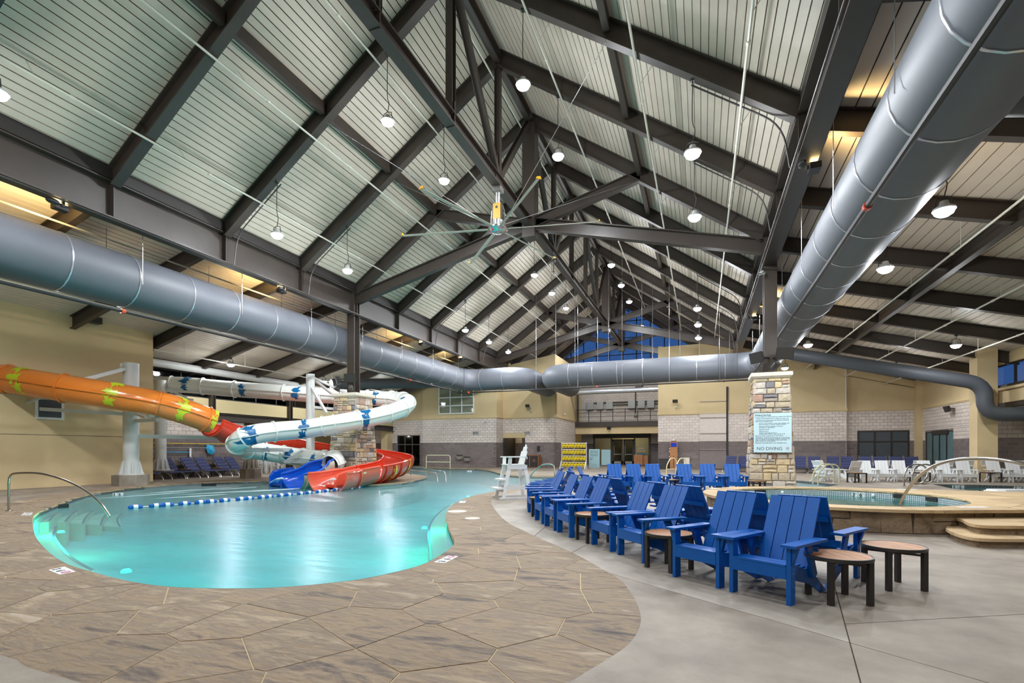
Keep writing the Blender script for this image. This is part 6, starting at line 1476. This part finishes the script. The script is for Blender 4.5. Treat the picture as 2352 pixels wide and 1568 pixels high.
# smooth the headings along the row
us = [(.60,-.80), (.54,-.84), (.36,-.93), (.31,-.95), (.26,-.966), (.22,-.975), (.18,-.983)]
for r_, u in zip(rowpos, us): l = math.hypot(*u); r_[1] = (u[0]/l, u[1]/l)
c0, u0 = rowpos[-1]
extra = []
cc = list(c0)
for st_, uu in ((1.28, (.10, -.995)), (.75, (.02, -1.0)), (1.25, (-.10, -.995)), (.75, (-.2, -.98)), (1.25, (-.32, -.95))):
    cc = [cc[0]-uu[0]*st_, cc[1]-uu[1]*st_]; extra.append([tuple(cc), uu])
rowpos += extra
fc = True
names_ = ORD
for i, (c, u) in enumerate(rowpos):
    chair_at(bch, fc, c, u, -1, 'blue plank chair facing the leisure pool, %s from the near end of the curved row' % ORD[i], 'blue chairs facing the leisure pool'); fc = False
back = []
for i, (c, u) in enumerate(rowpos):
    sh = 1.62; n = (-u[1], u[0]); back.append([(c[0]+n[0]*sh+u[0]*(-.02), c[1]+n[1]*sh+u[1]*(-.02)), u])
for i, (c, u) in enumerate(back):
    chair_at(bch, False, c, u, 1, 'blue plank chair facing away, %s from the near end of the rear row' % ORD[i], 'blue chairs backing onto the pool row')
# far rows beyond the spa
far_x = [1422,1465,1508,1580,1632,1687]
for i, x in enumerate(far_x):
    uy = (.17, .12, .06, 0, -.08, -.17)[i]; c = ((x+6-CX)/F*16.6, 16.6-.0*i); chair_at(bch, False, c, (1, uy), 1 if False else -1, 'blue plank chair in the far row before the block wall, %s from the left' % ORD[i], 'blue chairs in the far row')
    c = ((x+14-CX)/F*16.6, 16.6); n = (-uy, 1); l = math.hypot(*n); n = (n[0]/l, n[1]/l)
    chair_at(bch, False, (c[0]+n[0]*1.62, c[1]+n[1]*1.62), (1, uy), 1, 'blue plank chair turned away behind the far row, %s from the left' % ORD[i], 'blue chairs behind the far row')
# ---------------------------------------------------------------- side tables
def make_table(r=.285, h=.43, rnd_=True):
    o = thing('side_table', (0, 0, 0), 'table', 'side table')
    for k in range(5):
        x0 = -r+.02+(2*r-.04)*k/5; x1 = x0+(2*r-.04)/5-.004; pts = []
        for q in [x0+(x1-x0)*e/4 for e in range(5)]: pts.append((q, -math.sqrt(max(0, (r-.02)**2-q*q))))
        pts += [(x, -y) for x, y in pts[::-1]]; mb = MB(); mb.prism(pts, h-.016, h); mb.build('top_slat', 'wood', o, False, True)
    mb = MB(); V = []; Fc = []; n = 36
    for k in range(n):
        a = 2*PI*k/n
        for rr, z in ((r-.02, h-.03), (r, h-.03), (r, h+.002), (r-.02, h+.002)): V.append((rr*math.cos(a), rr*math.sin(a), z))
    for k in range(n):
        for j in range(4): a, b = k*4+j, k*4+(j+1) % 4; c, d = ((k+1) % n)*4+j, ((k+1) % n)*4+(j+1) % 4; Fc.append((a, c, d, b))
    mb.add(V, Fc); mb.build('rim', 'black_metal', o, True, True)
    for sx, sy in ((1, 1), (1, -1), (-1, 1), (-1, -1)):
        q = (r-.03)*.70; mb = MB(); mb.cbox((sx*q, sy*q, (h-.03)/2), .045, .045, h-.03); mb.build('leg', 'black_metal', o, False, True)
    for s in (1, -1): q = (r-.03)*.70; mb = MB(); mb.bar((-q, -q*s, h-.075), (q, q*s, h-.075), .025, .02); mb.build('cross_brace', 'black_metal', o, False, True)
    return o
tb = make_table(); freeze(tb)
def tabp(x, y, rz, label, first=False, c=None):
    if c is None: c = gl2(x, y)
    w_ = cf(*c); return place(tb, first, (w_.x, w_.y, 0), rz, label)
tabp(1925, 1377, .35, 'round side table with wooden top at the near end of the pool-side blue row', True)
tabp(2052, 1346, .35, 'round side table with wooden top at the near end of the rear blue row')
def mid(i, j, arr, off=0): 
    a, b = arr[i], arr[j]; n = (a[1][1], -a[1][0]); return ((a[0][0]+b[0][0])/2-n[0]*off, (a[0][1]+b[0][1])/2-n[1]*off)
def ta(u): w_ = cf(*u); return math.atan2(w_.y, w_.x)
tabp(1551, 1300, ta(us[1]), 'round wooden-topped side table between the second and third chairs of the pool row', c=(lambda c: (c[0]+.10, c[1]+.05))(mid(1, 2, rowpos)))
tabp(1363, 1235, ta(us[3]), 'round wooden-topped side table between the fourth and fifth chairs of the pool row', c=(lambda c: (c[0]+.15, c[1]))(mid(3, 4, rowpos)))
tabp(0, 0, ta(us[6]), 'round side table behind the seventh chair of the pool row', c=(lambda c: (c[0]+.15, c[1]))(mid(6, 7, rowpos)))
tabp(0, 0, ta(us[1]), 'round side table between the second and third chairs of the rear row', c=mid(1, 2, back))
tabp(0, 0, ta(us[3]), 'round side table between the fourth and fifth chairs of the rear row', c=mid(3, 4, back))
tabp(0, 0, .3, 'round side table in the middle of the far blue row', c=((1541-CX)/F*16.9, 16.9))
tabp(0, 0, .3, 'low side table at the foot of the right stone pillar', c=((1738-CX)/F*16.1, 16.1))
# ---------------------------------------------------------------- white adirondack chairs on the right
wch = make_chair('white_poly'); freeze(wch); fw = True
row_w = [(1952, 22.4, 'away'), (1996, 22.3, 0), (2036, 22.3, 0), (2077, 22.3, 0), (2136, 22.3, 0), (2181, 22.1, 0), (2228, 21.9, 0), (2299, 22.1, 0), (2345, 21.9, 0), (2392, 21.9, 0)]
for i, (x, d, m_) in enumerate(row_w):
    c = ((x-CX)/F*d, d)
    if m_ == 'away': chair_at(wch, fw, (c[0], c[1]+.3), (1, .06), 1, 'white plank chair seen from behind at the left of the white row', None)
    else: chair_at(wch, fw, c, (1, -.36), -1, 'white plank chair in the front white row facing the spa, %s from the left' % ORD[i-1], 'white chairs facing the spa')
    fw = False
chair_at(wch, False, ((1932-CX)/F*22.6, 22.6), (.16, 1), -1, 'white plank chair seen from the side, leftmost beside the ladder rail', None) if False else None
w_c = cf((1892-CX)/F*22.6, 22.6); f_ = cf(1, .1); place(wch, False, (w_c.x, w_c.y, 0), head(f_.x, f_.y), 'white plank chair seen side-on at the far left of the white group', None)
w_c = cf((1900-CX)/F*23.5, 23.5); place(wch, False, (w_c.x, w_c.y, 0), head(f_.x, f_.y), 'white plank chair side-on, just behind the leftmost white chair', None)
for i, x in enumerate((2018, 2050, 2098, 2160, 2205, 2250, 2318, 2362)):
    d = 23.9; chair_at(wch, False, ((x-CX)/F*d, d), (1, -.36), 1, 'white plank chair backing onto the front white row, %s from the left' % ORD[i], 'white chairs backing onto the front row')
def sq_table(c, lab):
    w_ = cf(*c); o = thing('side_table', (w_.x, w_.y, 0), lab, 'side table', 'dark slatted side tables', rz=TH); a = .27
    for k in range(5): mb = MB(); y = -a+.11*k; mb.box(-a+.02, a-.02, y+.01, y+.105, .415, .435); mb.build('top_slat', 'wood', o, False, True)
    for s in ((-a, a, -a, -a+.03), (-a, a, a-.03, a), (-a, -a+.03, -a, a), (a-.03, a, -a, a)): mb = MB(); mb.box(s[0], s[1], s[2], s[3], .39, .43); mb.build('rim', 'black_metal', o, False, True)
    for sx in (-1, 1):
        for sy in (-1, 1): mb = MB(); mb.cbox((sx*(a-.025), sy*(a-.025), .195), .045, .045, .39); mb.build('leg', 'black_metal', o, False, True)
for x, d, lab in ((1968, 21.8, 'dark side table left of the front row of white chairs'), (2113, 22.3, 'dark side table between the third and fourth front white chairs'), (2275, 22.3, 'dark side table beside the right pilaster among the white chairs')): sq_table(((x-CX)/F*d, d), lab)
# ---------------------------------------------------------------- navy loungers
def make_lounger():
    o = thing('sun_lounger', (0, 0, 0), 'lounger', 'lounger'); W = .31
    for k in range(4):
        t0, t1 = k/4, (k+1)/4; a = Vector((0, .0+.62*t0, .36+.66*t0)); b = Vector((0, .0+.62*t1, .36+.66*t1)); mb = MB()
        nn = Vector((0, -.73, .68))
        V = []
        for f, bul in ((.02, 0), (.2, .03), (.5, .04), (.8, .03), (.98, 0)):
            p = a.lerp(b, f)
            for x in (-W, W): V.append((x, p.y+nn.y*bul, p.z+nn.z*bul))
            for x in (W, -W): V.append((x, p.y-nn.y*.02, p.z-nn.z*.02))
        Fc = [(i*4+j, i*4+(j+1) % 4, (i+1)*4+(j+1) % 4, (i+1)*4+j)[::-1] for i in range(4) for j in range(4)]+[(0, 1, 2, 3), (19, 18, 17, 16)]
        mb.add(V, Fc); mb.build('back_pad', 'navy', o, False, True)
    for k in range(3):
        y0 = -.43*k; mb = MB(); mb.box(-W, W, y0-.42, y0-.01, .32, .37); mb.build('seat_pad', 'navy', o, False, True)
    for sx in (-1, 1):
        mb = MB(); mb.tube(spline([(sx*.33, .66, 1.06), (sx*.33, .32, .68), (sx*.33, 0, .34), (sx*.33, -.6, .33), (sx*.33, -1.28, .33)], 4), .018, 6); mb.build('side_rail', 'silver', o, True, True)
        mb = MB(); mb.tube(spline([(sx*.34, -.75, .34), (sx*.34, -1.1, .30), (sx*.34, -1.36, .16), (sx*.34, -1.45, 0)], 4), .02, 6); mb.build('leg', 'silver', o, True, True)
        mb = MB(); mb.tube(spline([(sx*.34, .35, .30), (sx*.34, .5, .2), (sx*.34, .55, 0)], 3), .02, 6); mb.build('leg', 'black_metal', o, True, True)
        mb = MB(); mb.bar((sx*.32, .5, .82), (sx*.32, .42, .2), .02, .02); mb.build('back_stay', 'black_metal', o, False, True)
    mb = MB(); mb.bar((-.33, .45, .2), (.33, .45, .2), .03, .03); mb.bar((-.33, -.9, .3), (.33, -.9, .3), .03, .03); mb.build('cross_bar', 'black_metal', o, False, True)
    return o
lg = make_lounger(); freeze(lg); fl_ = True
# left wall: facing +X, backs to the block wall
ly = [15.9, 17.0, 17.75, 18.85, 19.6, 20.7, 21.45]
for i, y in enumerate(ly):
    place(lg, fl_, (WX+.85+.0*i, y, 0), head(1, .03), 'navy sun lounger below the pole rack, %s from the near end of the left wall' % ORD[i], 'navy loungers on the left wall'); fl_ = False
for i, y in enumerate((16.45, 18.3, 20.15)):
    o = place(tb, False, (WX+.95, y, 0), 0, 'small wooden-topped table among the left navy loungers, %s from the near end' % ORD[i], 'small tables by the left loungers')
for i, x in enumerate((-25.0, -23.6)): place(lg, False, (x, 37.1, 0), head(.55, -.8) if i else head(.55, -.8), 'navy sun lounger below the dark left window, %s one' % ('left', 'right')[i], 'navy loungers below the left window')
# right: against the far wall
rx_ = [(1678, 33.2), (1707, 33.2), (1838, 31.6), (1870, 31.4), (1914, 31.2), (1947, 31.0), (1990, 30.4), (2023, 30.2), (2062, 29.8), (2097, 29.6)]
for i, (x, d) in enumerate(rx_):
    c = cf((x-CX)/F*d, d); place(lg, False, (c.x, min(c.y, 39.0), 0), head(-.15, -1), 'navy sun lounger along the far block wall, %s from the left' % ORD[i], 'navy loungers on the far wall')
# ---------------------------------------------------------------- dining sets in the bay
def make_dchair():
    o = thing('dining_chair', (0, 0, 0), 'c', 'chair'); m_ = 'white_poly'
    for sx in (-1, 1):
        for y, h in ((-.2, .62), (.22, .88)): mb = MB(); mb.cbox((sx*.23, y, h/2), .04, .04, h); mb.build('leg', m_, o, False, True)
        mb = MB(); mb.box(sx*.23-.03, sx*.23+.03, -.23, .24, .62, .65); mb.build('arm', m_, o, False, True)
    for k in range(4): mb = MB(); mb.box(-.21, .21, .2, .22, .5+.1*k, .57+.1*k); mb.build('back_slat', m_, o, False, True)
    for k in range(4): mb = MB(); mb.box(-.22, .22, -.22+.11*k, -.13+.11*k, .43, .45); mb.build('seat_slat', m_, o, False, True)
    return o
def make_dtable():
    o = thing('dining_table', (0, 0, 0), 't', 'table')
    for k in range(7): mb = MB(); mb.box(-.45, .45, -.45+.13*k, -.33+.13*k, .72, .745); mb.build('top_slat', 'white_poly', o, False, True)
    for sx in (-1, 1):
        for sy in (-1, 1): mb = MB(); mb.cbox((sx*.4, sy*.4, .36), .06, .06, .72); mb.build('leg', 'white_poly', o, False, True)
    return o
dc = make_dchair(); freeze(dc); dt = make_dtable(); freeze(dt); f1 = True; n_ = 0
for ti, (x, d) in enumerate(((575, 33.0), (604, 31.0), (633, 34.5), (662, 37.5), (694, 38.5))):
    c = cf((x-CX)/F*d, d); pos = ['left end', 'left', 'middle', 'right', 'right end'][ti]
    place(dt, f1, (c.x, c.y, 0), TH, 'white slatted dining table in the bay behind the slides, at the %s' % pos, 'white dining tables')
    for j, (dx, dy, nm) in enumerate(((-.8, 0, 'left'), (.8, 0, 'right'), (0, -.8, 'near'), (0, .8, 'far'))):
        v = Vector((dx*C_-dy*S_, dx*S_+dy*C_)); place(dc, f1 and j == 0, (c.x+v.x, c.y+v.y, 0), head(-v.x, -v.y), 'white slatted dining chair on the %s side of the dining table at the %s' % (nm, pos), 'white dining chairs')
    f1 = False
lamp_light('bay_light', (-29, 31, 3.0), 220, (1, .95, .85))
lamp_light('alcove_light', (17.5, 24, 3.7), 260, (1, .97, .9))
# ---------------------------------------------------------------- poles on the left wall
for i, (z, mt, y0, y1, nm, lab) in enumerate(((1.76, 'yellow_paint', 15.7, 21.4, 'pool_pole', 'long yellow pole racked on the left block wall'), (1.53, 'silver', 15.7, 20.2, 'net_pole', 'silver net pole racked under the yellow pole'), (1.30, 'cyan', 15.7, 19.2, 'brush_pole', 'pale blue brush pole, lowest on the wall rack'))):
    o = thing(nm, (WX+.1, y0, z), lab, 'pole'); mb = MB(); mb.cyl((WX+.1, y0, z), (WX+.1, y1, z), .022, n=8); mb.build('shaft', mt, o, True)
    for y in (17.2, 19.6): 
        if y < y1: mb = MB(); mb.box(WX, WX+.13, y-.02, y+.02, z-.03, z-.0); mb.build('hook', 'black', o)
    if i == 1:
        mb = MB(); mb.add([(WX+.1, 20.2, z+.22), (WX+.1, 20.62, z+.12), (WX+.12, 20.7, z-.22), (WX+.12, 20.5, z-.38), (WX+.12, 20.25, z-.3), (WX+.12, 20.15, z-.0), (WX+.2, 20.4, z-.1)], [(0, 6, 1), (1, 6, 2), (2, 6, 3), (3, 6, 4), (4, 6, 5), (5, 6, 0)]); mb.build('net_bag', 'cyan', o)
    if i == 2: mb = MB(); mb.box(WX+.08, WX+.14, 19.17, 19.27, z-.28, z+.2); mb.build('brush_head', 'white_poly', o)
# ---------------------------------------------------------------- lifeguard chair
g0 = gl2(1180, 1143); w_c = cf(*g0)
gc = thing('lifeguard_chair', (w_c.x, w_c.y, 0), 'tall white plank lifeguard chair at the pool edge', 'chair', rz=head(*((lambda v: (v.x, v.y))(cf(-.95, -.32)))))
def gb_(nm, f): mb = MB(); f(mb); return mb.build(nm, 'white_poly', gc, False, True)
for sx in (-1, 1):
    gb_('leg', lambda m: m.bar((sx*.36, -.44, 0), (sx*.24, -.2, .98), .04, .10, up=(0, 1, 0))); gb_('leg', lambda m: m.bar((sx*.36, .42, 0), (sx*.24, .26, .95), .04, .10, up=(0, 1, 0)))
    gb_('skid', lambda m: m.bar((sx*.37, -.55, .025), (sx*.37, .5, .025), .05, .05)); gb_('arm', lambda m: m.box(sx*.28-.05, sx*.28+.05, -.32, .3, 1.2, 1.23)); gb_('arm_post', lambda m: m.bar((sx*.26, -.22, .9), (sx*.28, -.2, 1.2), .04, .1, up=(0, 1, 0)))
    gb_('side_rail', lambda m: m.box(sx*.265-.02, sx*.265+.02, -.28, .32, .86, .98))
    gb_('side_step_rail', lambda m: m.bar((sx*.33, -.36, .32), (sx*.33, .38, .32), .03, .1))
for z, w_ in ((.30, .34), (.56, .31)): gb_('foot_step', lambda m: m.box(-w_, w_, -.62+(.12 if z > .4 else 0), -.38+(.12 if z > .4 else 0), z-.02, z+.02)); gb_('step_riser', lambda m: m.box(-w_, w_, -.42+(.1 if z > .4 else 0), -.38+(.1 if z > .4 else 0), z-.1, z))
for z in (.3, .62): gb_('rear_rail', lambda m: m.box(-.31, .31, .36, .39, z-.05, z+.05))
for k in range(5): gb_('seat_slat', lambda m: m.box(-.29, .29, -.3+.115*k, -.2+.115*k, .98, 1.0))
for k in range(5):
    x = -.2+.1*k; h = .62-.13*abs(k-2)**1.6*.5
    gb_('back_slat', lambda m: m.bar((x, .22, .96), (x, .22+h*.28, .96+h), .094, .02, up=(0, -1, .3)))
gb_('back_rail', lambda m: m.box(-.28, .28, .3, .33, 1.15, 1.22))
# ---------------------------------------------------------------- rails
def rail(name, path, r, mt, label, cat='handrail', plates=(), extra=()):
    o = thing(name, tuple(path[0]), label, cat); mb = MB(); mb.tube(path, r, 10); mb.build('rail', mt, o, True)
    for p in plates: mb = MB(); mb.lathe(p, [(r*.9, .022), (r*1.6, .018), (r*2.6, .004), (r*2.6, 0)], 14); mb.build('flange_plate', mt, o, True)
    for e in extra: mb = MB(); mb.tube(e, r, 8); mb.build('cross_rail', mt, o, True)
    return o
b0 = gl2(20, 1173); B0 = cf(*b0); e0 = gl2(248, 1175); 
d0 = b0[1]
pts = [cf(b0[0], d0, 0), P(20, 1108, d0), P(24, 1092, d0-.02), P(40, 1086.5, d0-.05), P(90, 1087, d0-.1), P(140, 1099, d0-.2), P(185, 1119, d0-.32), P(215, 1140, d0-.45), P(237, 1162, d0-.6), P(252, 1186, d0-.7)]
rail('grab_rail', [pts[0], pts[1]]+spline(pts[1:], 5)[1:], .024, 'steel_rail', 'curved stainless grab rail at the left pool entry steps', plates=[pts[0]])
b1 = gl2(2066, 1158); dd = 9.1
pts = [P(2064, 1170, 9.0), P(2070, 1150, 8.95), P(2088, 1120, 8.8), P(2112, 1092, 8.6), P(2145, 1070, 8.35), P(2185, 1057, 8.1), P(2235, 1053, 7.85), P(2290, 1055, 7.6), P(2340, 1063, 7.4), P(2400, 1080, 7.25), P(2440, 1110, 7.15), P(2450, 1190, 7.1), P(2452, 1260, 7.1)]
pts[-1].z = 0
rail('spa_handrail', spline(pts, 5), .026, 'steel_rail', 'long arched stainless handrail rising out of the raised spa')
a0 = G(1214, 1109, -.3); pts = [G(1212, 1112, -.3), P(1216, 1098, 24.0), P(1228, 1080, 23.8), P(1245, 1068, 23.6), P(1262, 1065.5, 23.4), P(1272, 1070, 23.3), P(1274, 1080, 23.2)]
q = P(1274, 1094, 23.2); q.z = 0
rail('grab_rail', spline(pts, 5)+[q], .03, 'steel_rail', 'curved stainless grab rail beyond the lifeguard chair', plates=[q])
# low ramp rails at the beach entry
def gp(x, y, z=0): return G(x, y, z)
for i, (pl, nm) in enumerate(((((922,1076),(944,1079),(1003,1086),(1006,1097)), 'near'), (((962,1074),(985,1077),(1022,1083),(1025,1094)), 'far'))):
    d = 27.5-i*.0; pts = [P(pl[0][0], pl[0][1]-2, d+3), P(pl[1][0], pl[1][1], d+1), P(pl[2][0], pl[2][1], 24.5), P(pl[3][0], pl[3][1], 24.2)]; pts[-1].z = -.2
    rail('ramp_rail', fillet(pts, .3), .028, 'steel_rail', 'low stainless ramp rail at the beach entry, the %s one' % nm, extra=[[pts[1], Vector((pts[1].x, pts[1].y, 0))]])
pa, pb_ = G(979, 1075.5), G(1034, 1076.5); H_ = 1.02
rail('guard_rail', [Vector((p.x, p.y, p.z)) for p in fillet([pa, pa+Vector((0, 0, H_)), pb_+Vector((0, 0, H_)), pb_], .22)], .03, 'cream_rail', 'cream tubular guard rail at the far pool edge', extra=[[pa+Vector((0, 0, .5)), pb_+Vector((0, 0, .5))]])
def ladder(c0, c1, back_, h, label):
    """pair of cream grab loops: c0,c1 ground points, back_ vector away from the water"""
    o = thing('pool_ladder_rail', tuple(c0), label, 'handrail')
    for c in (c0, c1):
        pts = [c, c+Vector((0, 0, h*.55)), c+back_*.35+Vector((0, 0, h)), c+back_*.8+Vector((0, 0, h)), c+back_*.95+Vector((0, 0, h*.8)), c+back_*.95]
        mb = MB(); mb.tube(fillet([Vector((p.x, p.y, p.z)) for p in pts], .16), .028, 8); mb.build('rail', 'cream_rail', o, True)
    mb = MB(); mb.tube([c0+Vector((0, 0, h*.35)), c0+back_*.95+Vector((0, 0, h*.35))], .02, 6); mb.build('cross_rail', 'cream_rail', o, True)
c0 = G(1867, 1111); c1 = G(1879, 1113.5); bk = cf(1, .35, 0).normalized(); ladder(c0, c1, bk*1.25, .82, 'pair of cream ladder rails before the white chairs')
c0 = G(1531, 1091); c1 = G(1553, 1092); ladder(c0, c1, cf(.9, .6, 0).normalized()*.9, .95, 'cream ladder rails behind the far blue chairs')
# looped stainless rails by the side pool
for i, x in enumerate((2077, 2095)):
    d = 19.6+i*.3; b = P(x, 1033, d); b.z = 0; pts = [b, P(x, 1090, d), P(x+8, 1074, d), P(x+26, 1066, d), P(x+46, 1071, d-.1), P(x+54, 1088, d-.2), P(x+46, 1104, d-.3), P(x+30, 1111, d-.4), P(x+12, 1107, d-.4), P(x+3, 1098, d-.4)]
    for p_ in pts[1:]: p_.z = max(p_.z, .03)
    rail('looped_rail', [pts[0]]+spline(pts[1:], 4), .03, 'steel_rail', 'looped stainless pool rail beyond the spa, the %s one' % ('left', 'right')[i], plates=[b])
# white pool lift cover
q = G(2322, 1142, 0); mb = MB(); t = cf(1, -.05, 0).normalized(); s = cf(.05, 1, 0).normalized(); pol = [q+t*a+s*b for a, b in ((-.62, -.2), (-.45, -.33), (.45, -.33), (.62, -.2), (.62, .2), (.45, .33), (-.45, .33), (-.62, .2))]
mb.prism([(p.x, p.y) for p in pol], 0, .2); sc_ = [(q+(p-q)*.9) for p in pol]; mb.prism([(p.x, p.y) for p in sc_], .2, .24); tag(mb.build('pool_lift_cover', 'white_poly'), 'low white moulded cover at the edge of the side pool', 'cover')
# ---------------------------------------------------------------- lane rope with floats
A = G(303, 1168, WZ); B = G(829, 1119.5, WZ); mid_ = A.lerp(B, .5)+cf(.25, -.5); mid_.z = WZ
xs = [A.lerp(B, k/24)+(mid_-A.lerp(B, .5))*(4*(k/24)*(1-k/24)) for k in range(25)]
E = G(848, 1109, .02)
ro = thing('lane_rope', tuple(A), 'blue and white float line stretched across the pool', 'lane rope'); mb = MB(); mb.tube([p+Vector((0, 0, .03)) for p in xs]+[E], .014, 6); mb.build('rope', 'white_poly', ro, True)
cumr = cum_len(xs); Lr = cumr[-1]
pxs = [311, 358, 384, 424, 460, 485, 516, 553, 572, 602, 618, 645, 663, 690, 709, 732, 750, 771, 789, 806, 823]
for x in pxs:
    s = s_at(xs, x); i = 0
    while i < len(cumr)-2 and cumr[i+1] < s: i += 1
    f = (s-cumr[i])/(cumr[i+1]-cumr[i]); p = xs[i].lerp(xs[i+1], f)+Vector((0, 0, .035)); t = (xs[i+1]-xs[i]).normalized()
    mb = MB(); mb.tube([p-t*.16, p-t*.14, p-t*.12, p+t*.12, p+t*.14, p+t*.16], lambda q: .02 if q in (0, 1) else (.045 if q < .25 or q > .75 else .062), 12); fo = mb.build('float', 'blue', ro, True)
    mb = MB(); mb.tube([p-t*.05, p+t*.05], .064, 12); mb.build('white_band', 'white_poly', fo, True)
# ---------------------------------------------------------------- depth markers in the paving
def floor_mark(px_quad, lab, chars=('3', '6', 'o'), up_from=None):
    q = [G(*p) for p in px_quad]; c = sum(q, Vector())/4
    if (q[1]-q[0]).cross(q[3]-q[0]).z < 0: q = [q[3], q[2], q[1], q[0]]
    o = thing('depth_marker', (c.x, c.y, 0), lab, 'depth marker', None)
    n = len(chars)
    for i in range(n):
        a0, a1 = i/n+.01, (i+1)/n-.01; V = [q[0].lerp(q[1], a0), q[0].lerp(q[1], a1), q[3].lerp(q[2], a1), q[3].lerp(q[2], a0)]
        mb = MB(); mb.add([(v.x, v.y, .0025) for v in V]+[(v.x, v.y, -.01) for v in V], [(0, 1, 2, 3), (0, 4, 5, 1), (1, 5, 6, 2), (2, 6, 7, 3), (3, 7, 4, 0)]); 
        if (V[1]-V[0]).cross(V[3]-V[0]).z < 0: mb.f[0] = mb.f[0][::-1]
        mb.build('tile', 'white_poly', o)
        X = (V[1]-V[0]).normalized(); U = (V[3]-V[0]).normalized(); w_ = (V[1]-V[0]).length; h = (V[3]-V[0]).length; s = min(w_, h)
        if X.cross(U).z < 0: continue
        if chars[i] == 'o': cc = (V[0]+V[2])/2; mb = MB(); mb.tube([cc+Vector((s*.34*math.cos(2*PI*k/20), s*.34*math.sin(2*PI*k/20), .004)) for k in range(20)], s*.028, 4, loop=True); mb.bar(cc+Vector((-s*.22, -s*.22, .004)), cc+Vector((s*.22, s*.22, .004)), s*.05, .003); mb.build('no_diving_symbol', 'pink', o)
        else: text(chars[i], s*.95, (V[0]*.5+V[1]*.5)+U*(h*.16)+Vector((0, 0, .0035)), X, U, 'ink', o, 'numeral', 'CENTER', bold=.006)
floor_mark([(111,1308.5),(137,1319.5),(174.5,1312.5),(148,1301)], 'white 3 6 depth marker tiles in the paving at the lower left of the pool', ('3', '6', 'o'))
floor_mark([(1021,1293),(1053,1277),(1030,1275.5),(996,1291)], 'white 3 6 depth marker tiles in the paving right of the pool', ('3', '6', 'o'))
floor_mark([(48,1183),(56,1177),(76,1177),(70,1183)], 'small white depth tile in the paving beside the left grab rail', ('3', '0'))
floor_mark([(1053,1154.5),(1058,1150),(1071,1150),(1067,1154.5)], 'small white depth tile in the paving near the lifeguard chair', ('3', '0'))
def wall_mark(x, y, lab, chars, w_=.36, h=.11, face=None):
    p = G(x, y+4, 0); p.z = -.055; d = cf(0, -1, 0) if face is None else face; o = depth_mark(p, d, chars, w_, h, lab); return o
wall_mark(697, 1108.5, 'white 3 6 depth tiles on the pool wall between the two slide exits', ['3', '6'], .36, .12)
wall_mark(271, 1127, 'white 3 6 depth tiles on the far left pool wall', ['3', '6'], .3, .1, cf(.4, -.9).normalized())
wall_mark(1078, 1076, 'white 2 6 depth tiles on the far pool wall behind the guard chair', ['2', '6'], .34, .1)
wall_mark(2201, 1111, 'pale 3 0 depth tiles on the far wall of the side pool', ['3', '0'], .5, .14, cf(0, -1).normalized())
wall_mark(2343, 1114, 'pale 4 0 depth tiles at the right of the side pool wall', ['4', '0'], .5, .14, cf(0, -1).normalized())
for x, y, lab in ((480, 1110, 'dark skimmer mouth in the far pool wall left of the blue slide'), (146, 1157, 'dark skimmer mouth in the pool wall at the far left')):
    p = G(x, y, 0); mb = MB(); t = cf(1, .15).normalized() if x > 300 else cf(.6, .8).normalized(); p.z = -.06; hl = .28 if x > 300 else .1; mb.bar(p-t*hl, p+t*hl, .08, .11); tag(mb.build('skimmer_opening', 'black'), lab, 'skimmer')
# drains / pale round valve lids in the paving
for x, y, rr, lab in ((1085,1190,.16,'pale round lid set in the paving right of the pool'), (1050,1174,.22,'pale sand-coloured patch stone near the pool bench'), (1640,1121,.14,'white tile on the spa coping at the left')):
    z = 0 if x < 1600 else SZ; p = G(x, y, z); mb = MB(); mb.cyl((p.x, p.y, z-.01), (p.x, p.y, z+.004), rr, n=18); tag(mb.build('deck_lid', 'cap_stone'), lab, 'lid')
for i, (x, y) in enumerate(((2082, 1123.6), (2235, 1164.5))):
    p = G(x, y, SZ); t = cf(1, 0).normalized(); mb = MB(); mb.bar(p-t*.24+Vector((0, 0, .001)), p+t*.24+Vector((0, 0, .001)), .14, .006); tag(mb.build('coping_marker', 'white_poly'), 'white marker tiles on the spa coping, %s side' % ('far', 'near right')[i], 'depth marker')
# window high on the beige block, stub beam
mb = MB(); 
p = P(112, 930, 17.9)
f = MB(); yy = [BX/1]
def on_bx(x, y):
    q = (x-CX)/F; d = BX/(q*C_-S_); return P(x, y, d)
a, b = on_bx(79, 911), on_bx(146, 950); f.box(BX-.02, BX+.05, a.y, b.y, b.z-.25, a.z); f = struct(f.build('window_7', 'white_poly')); g = MB(); g.box(BX, BX+.06, a.y+.1, b.y-.1, b.z-.17, a.z-.08); g.build('pane', 'shade_cloth', f)
mb = MB(); c = on_bx(210, 732); mb.bar((BX-.1, c.y, c.z), (BX+.35, c.y, c.z), .4, .42); struct(mb.build('trim_9', 'steel'))
print('objects', len(bpy.data.objects))
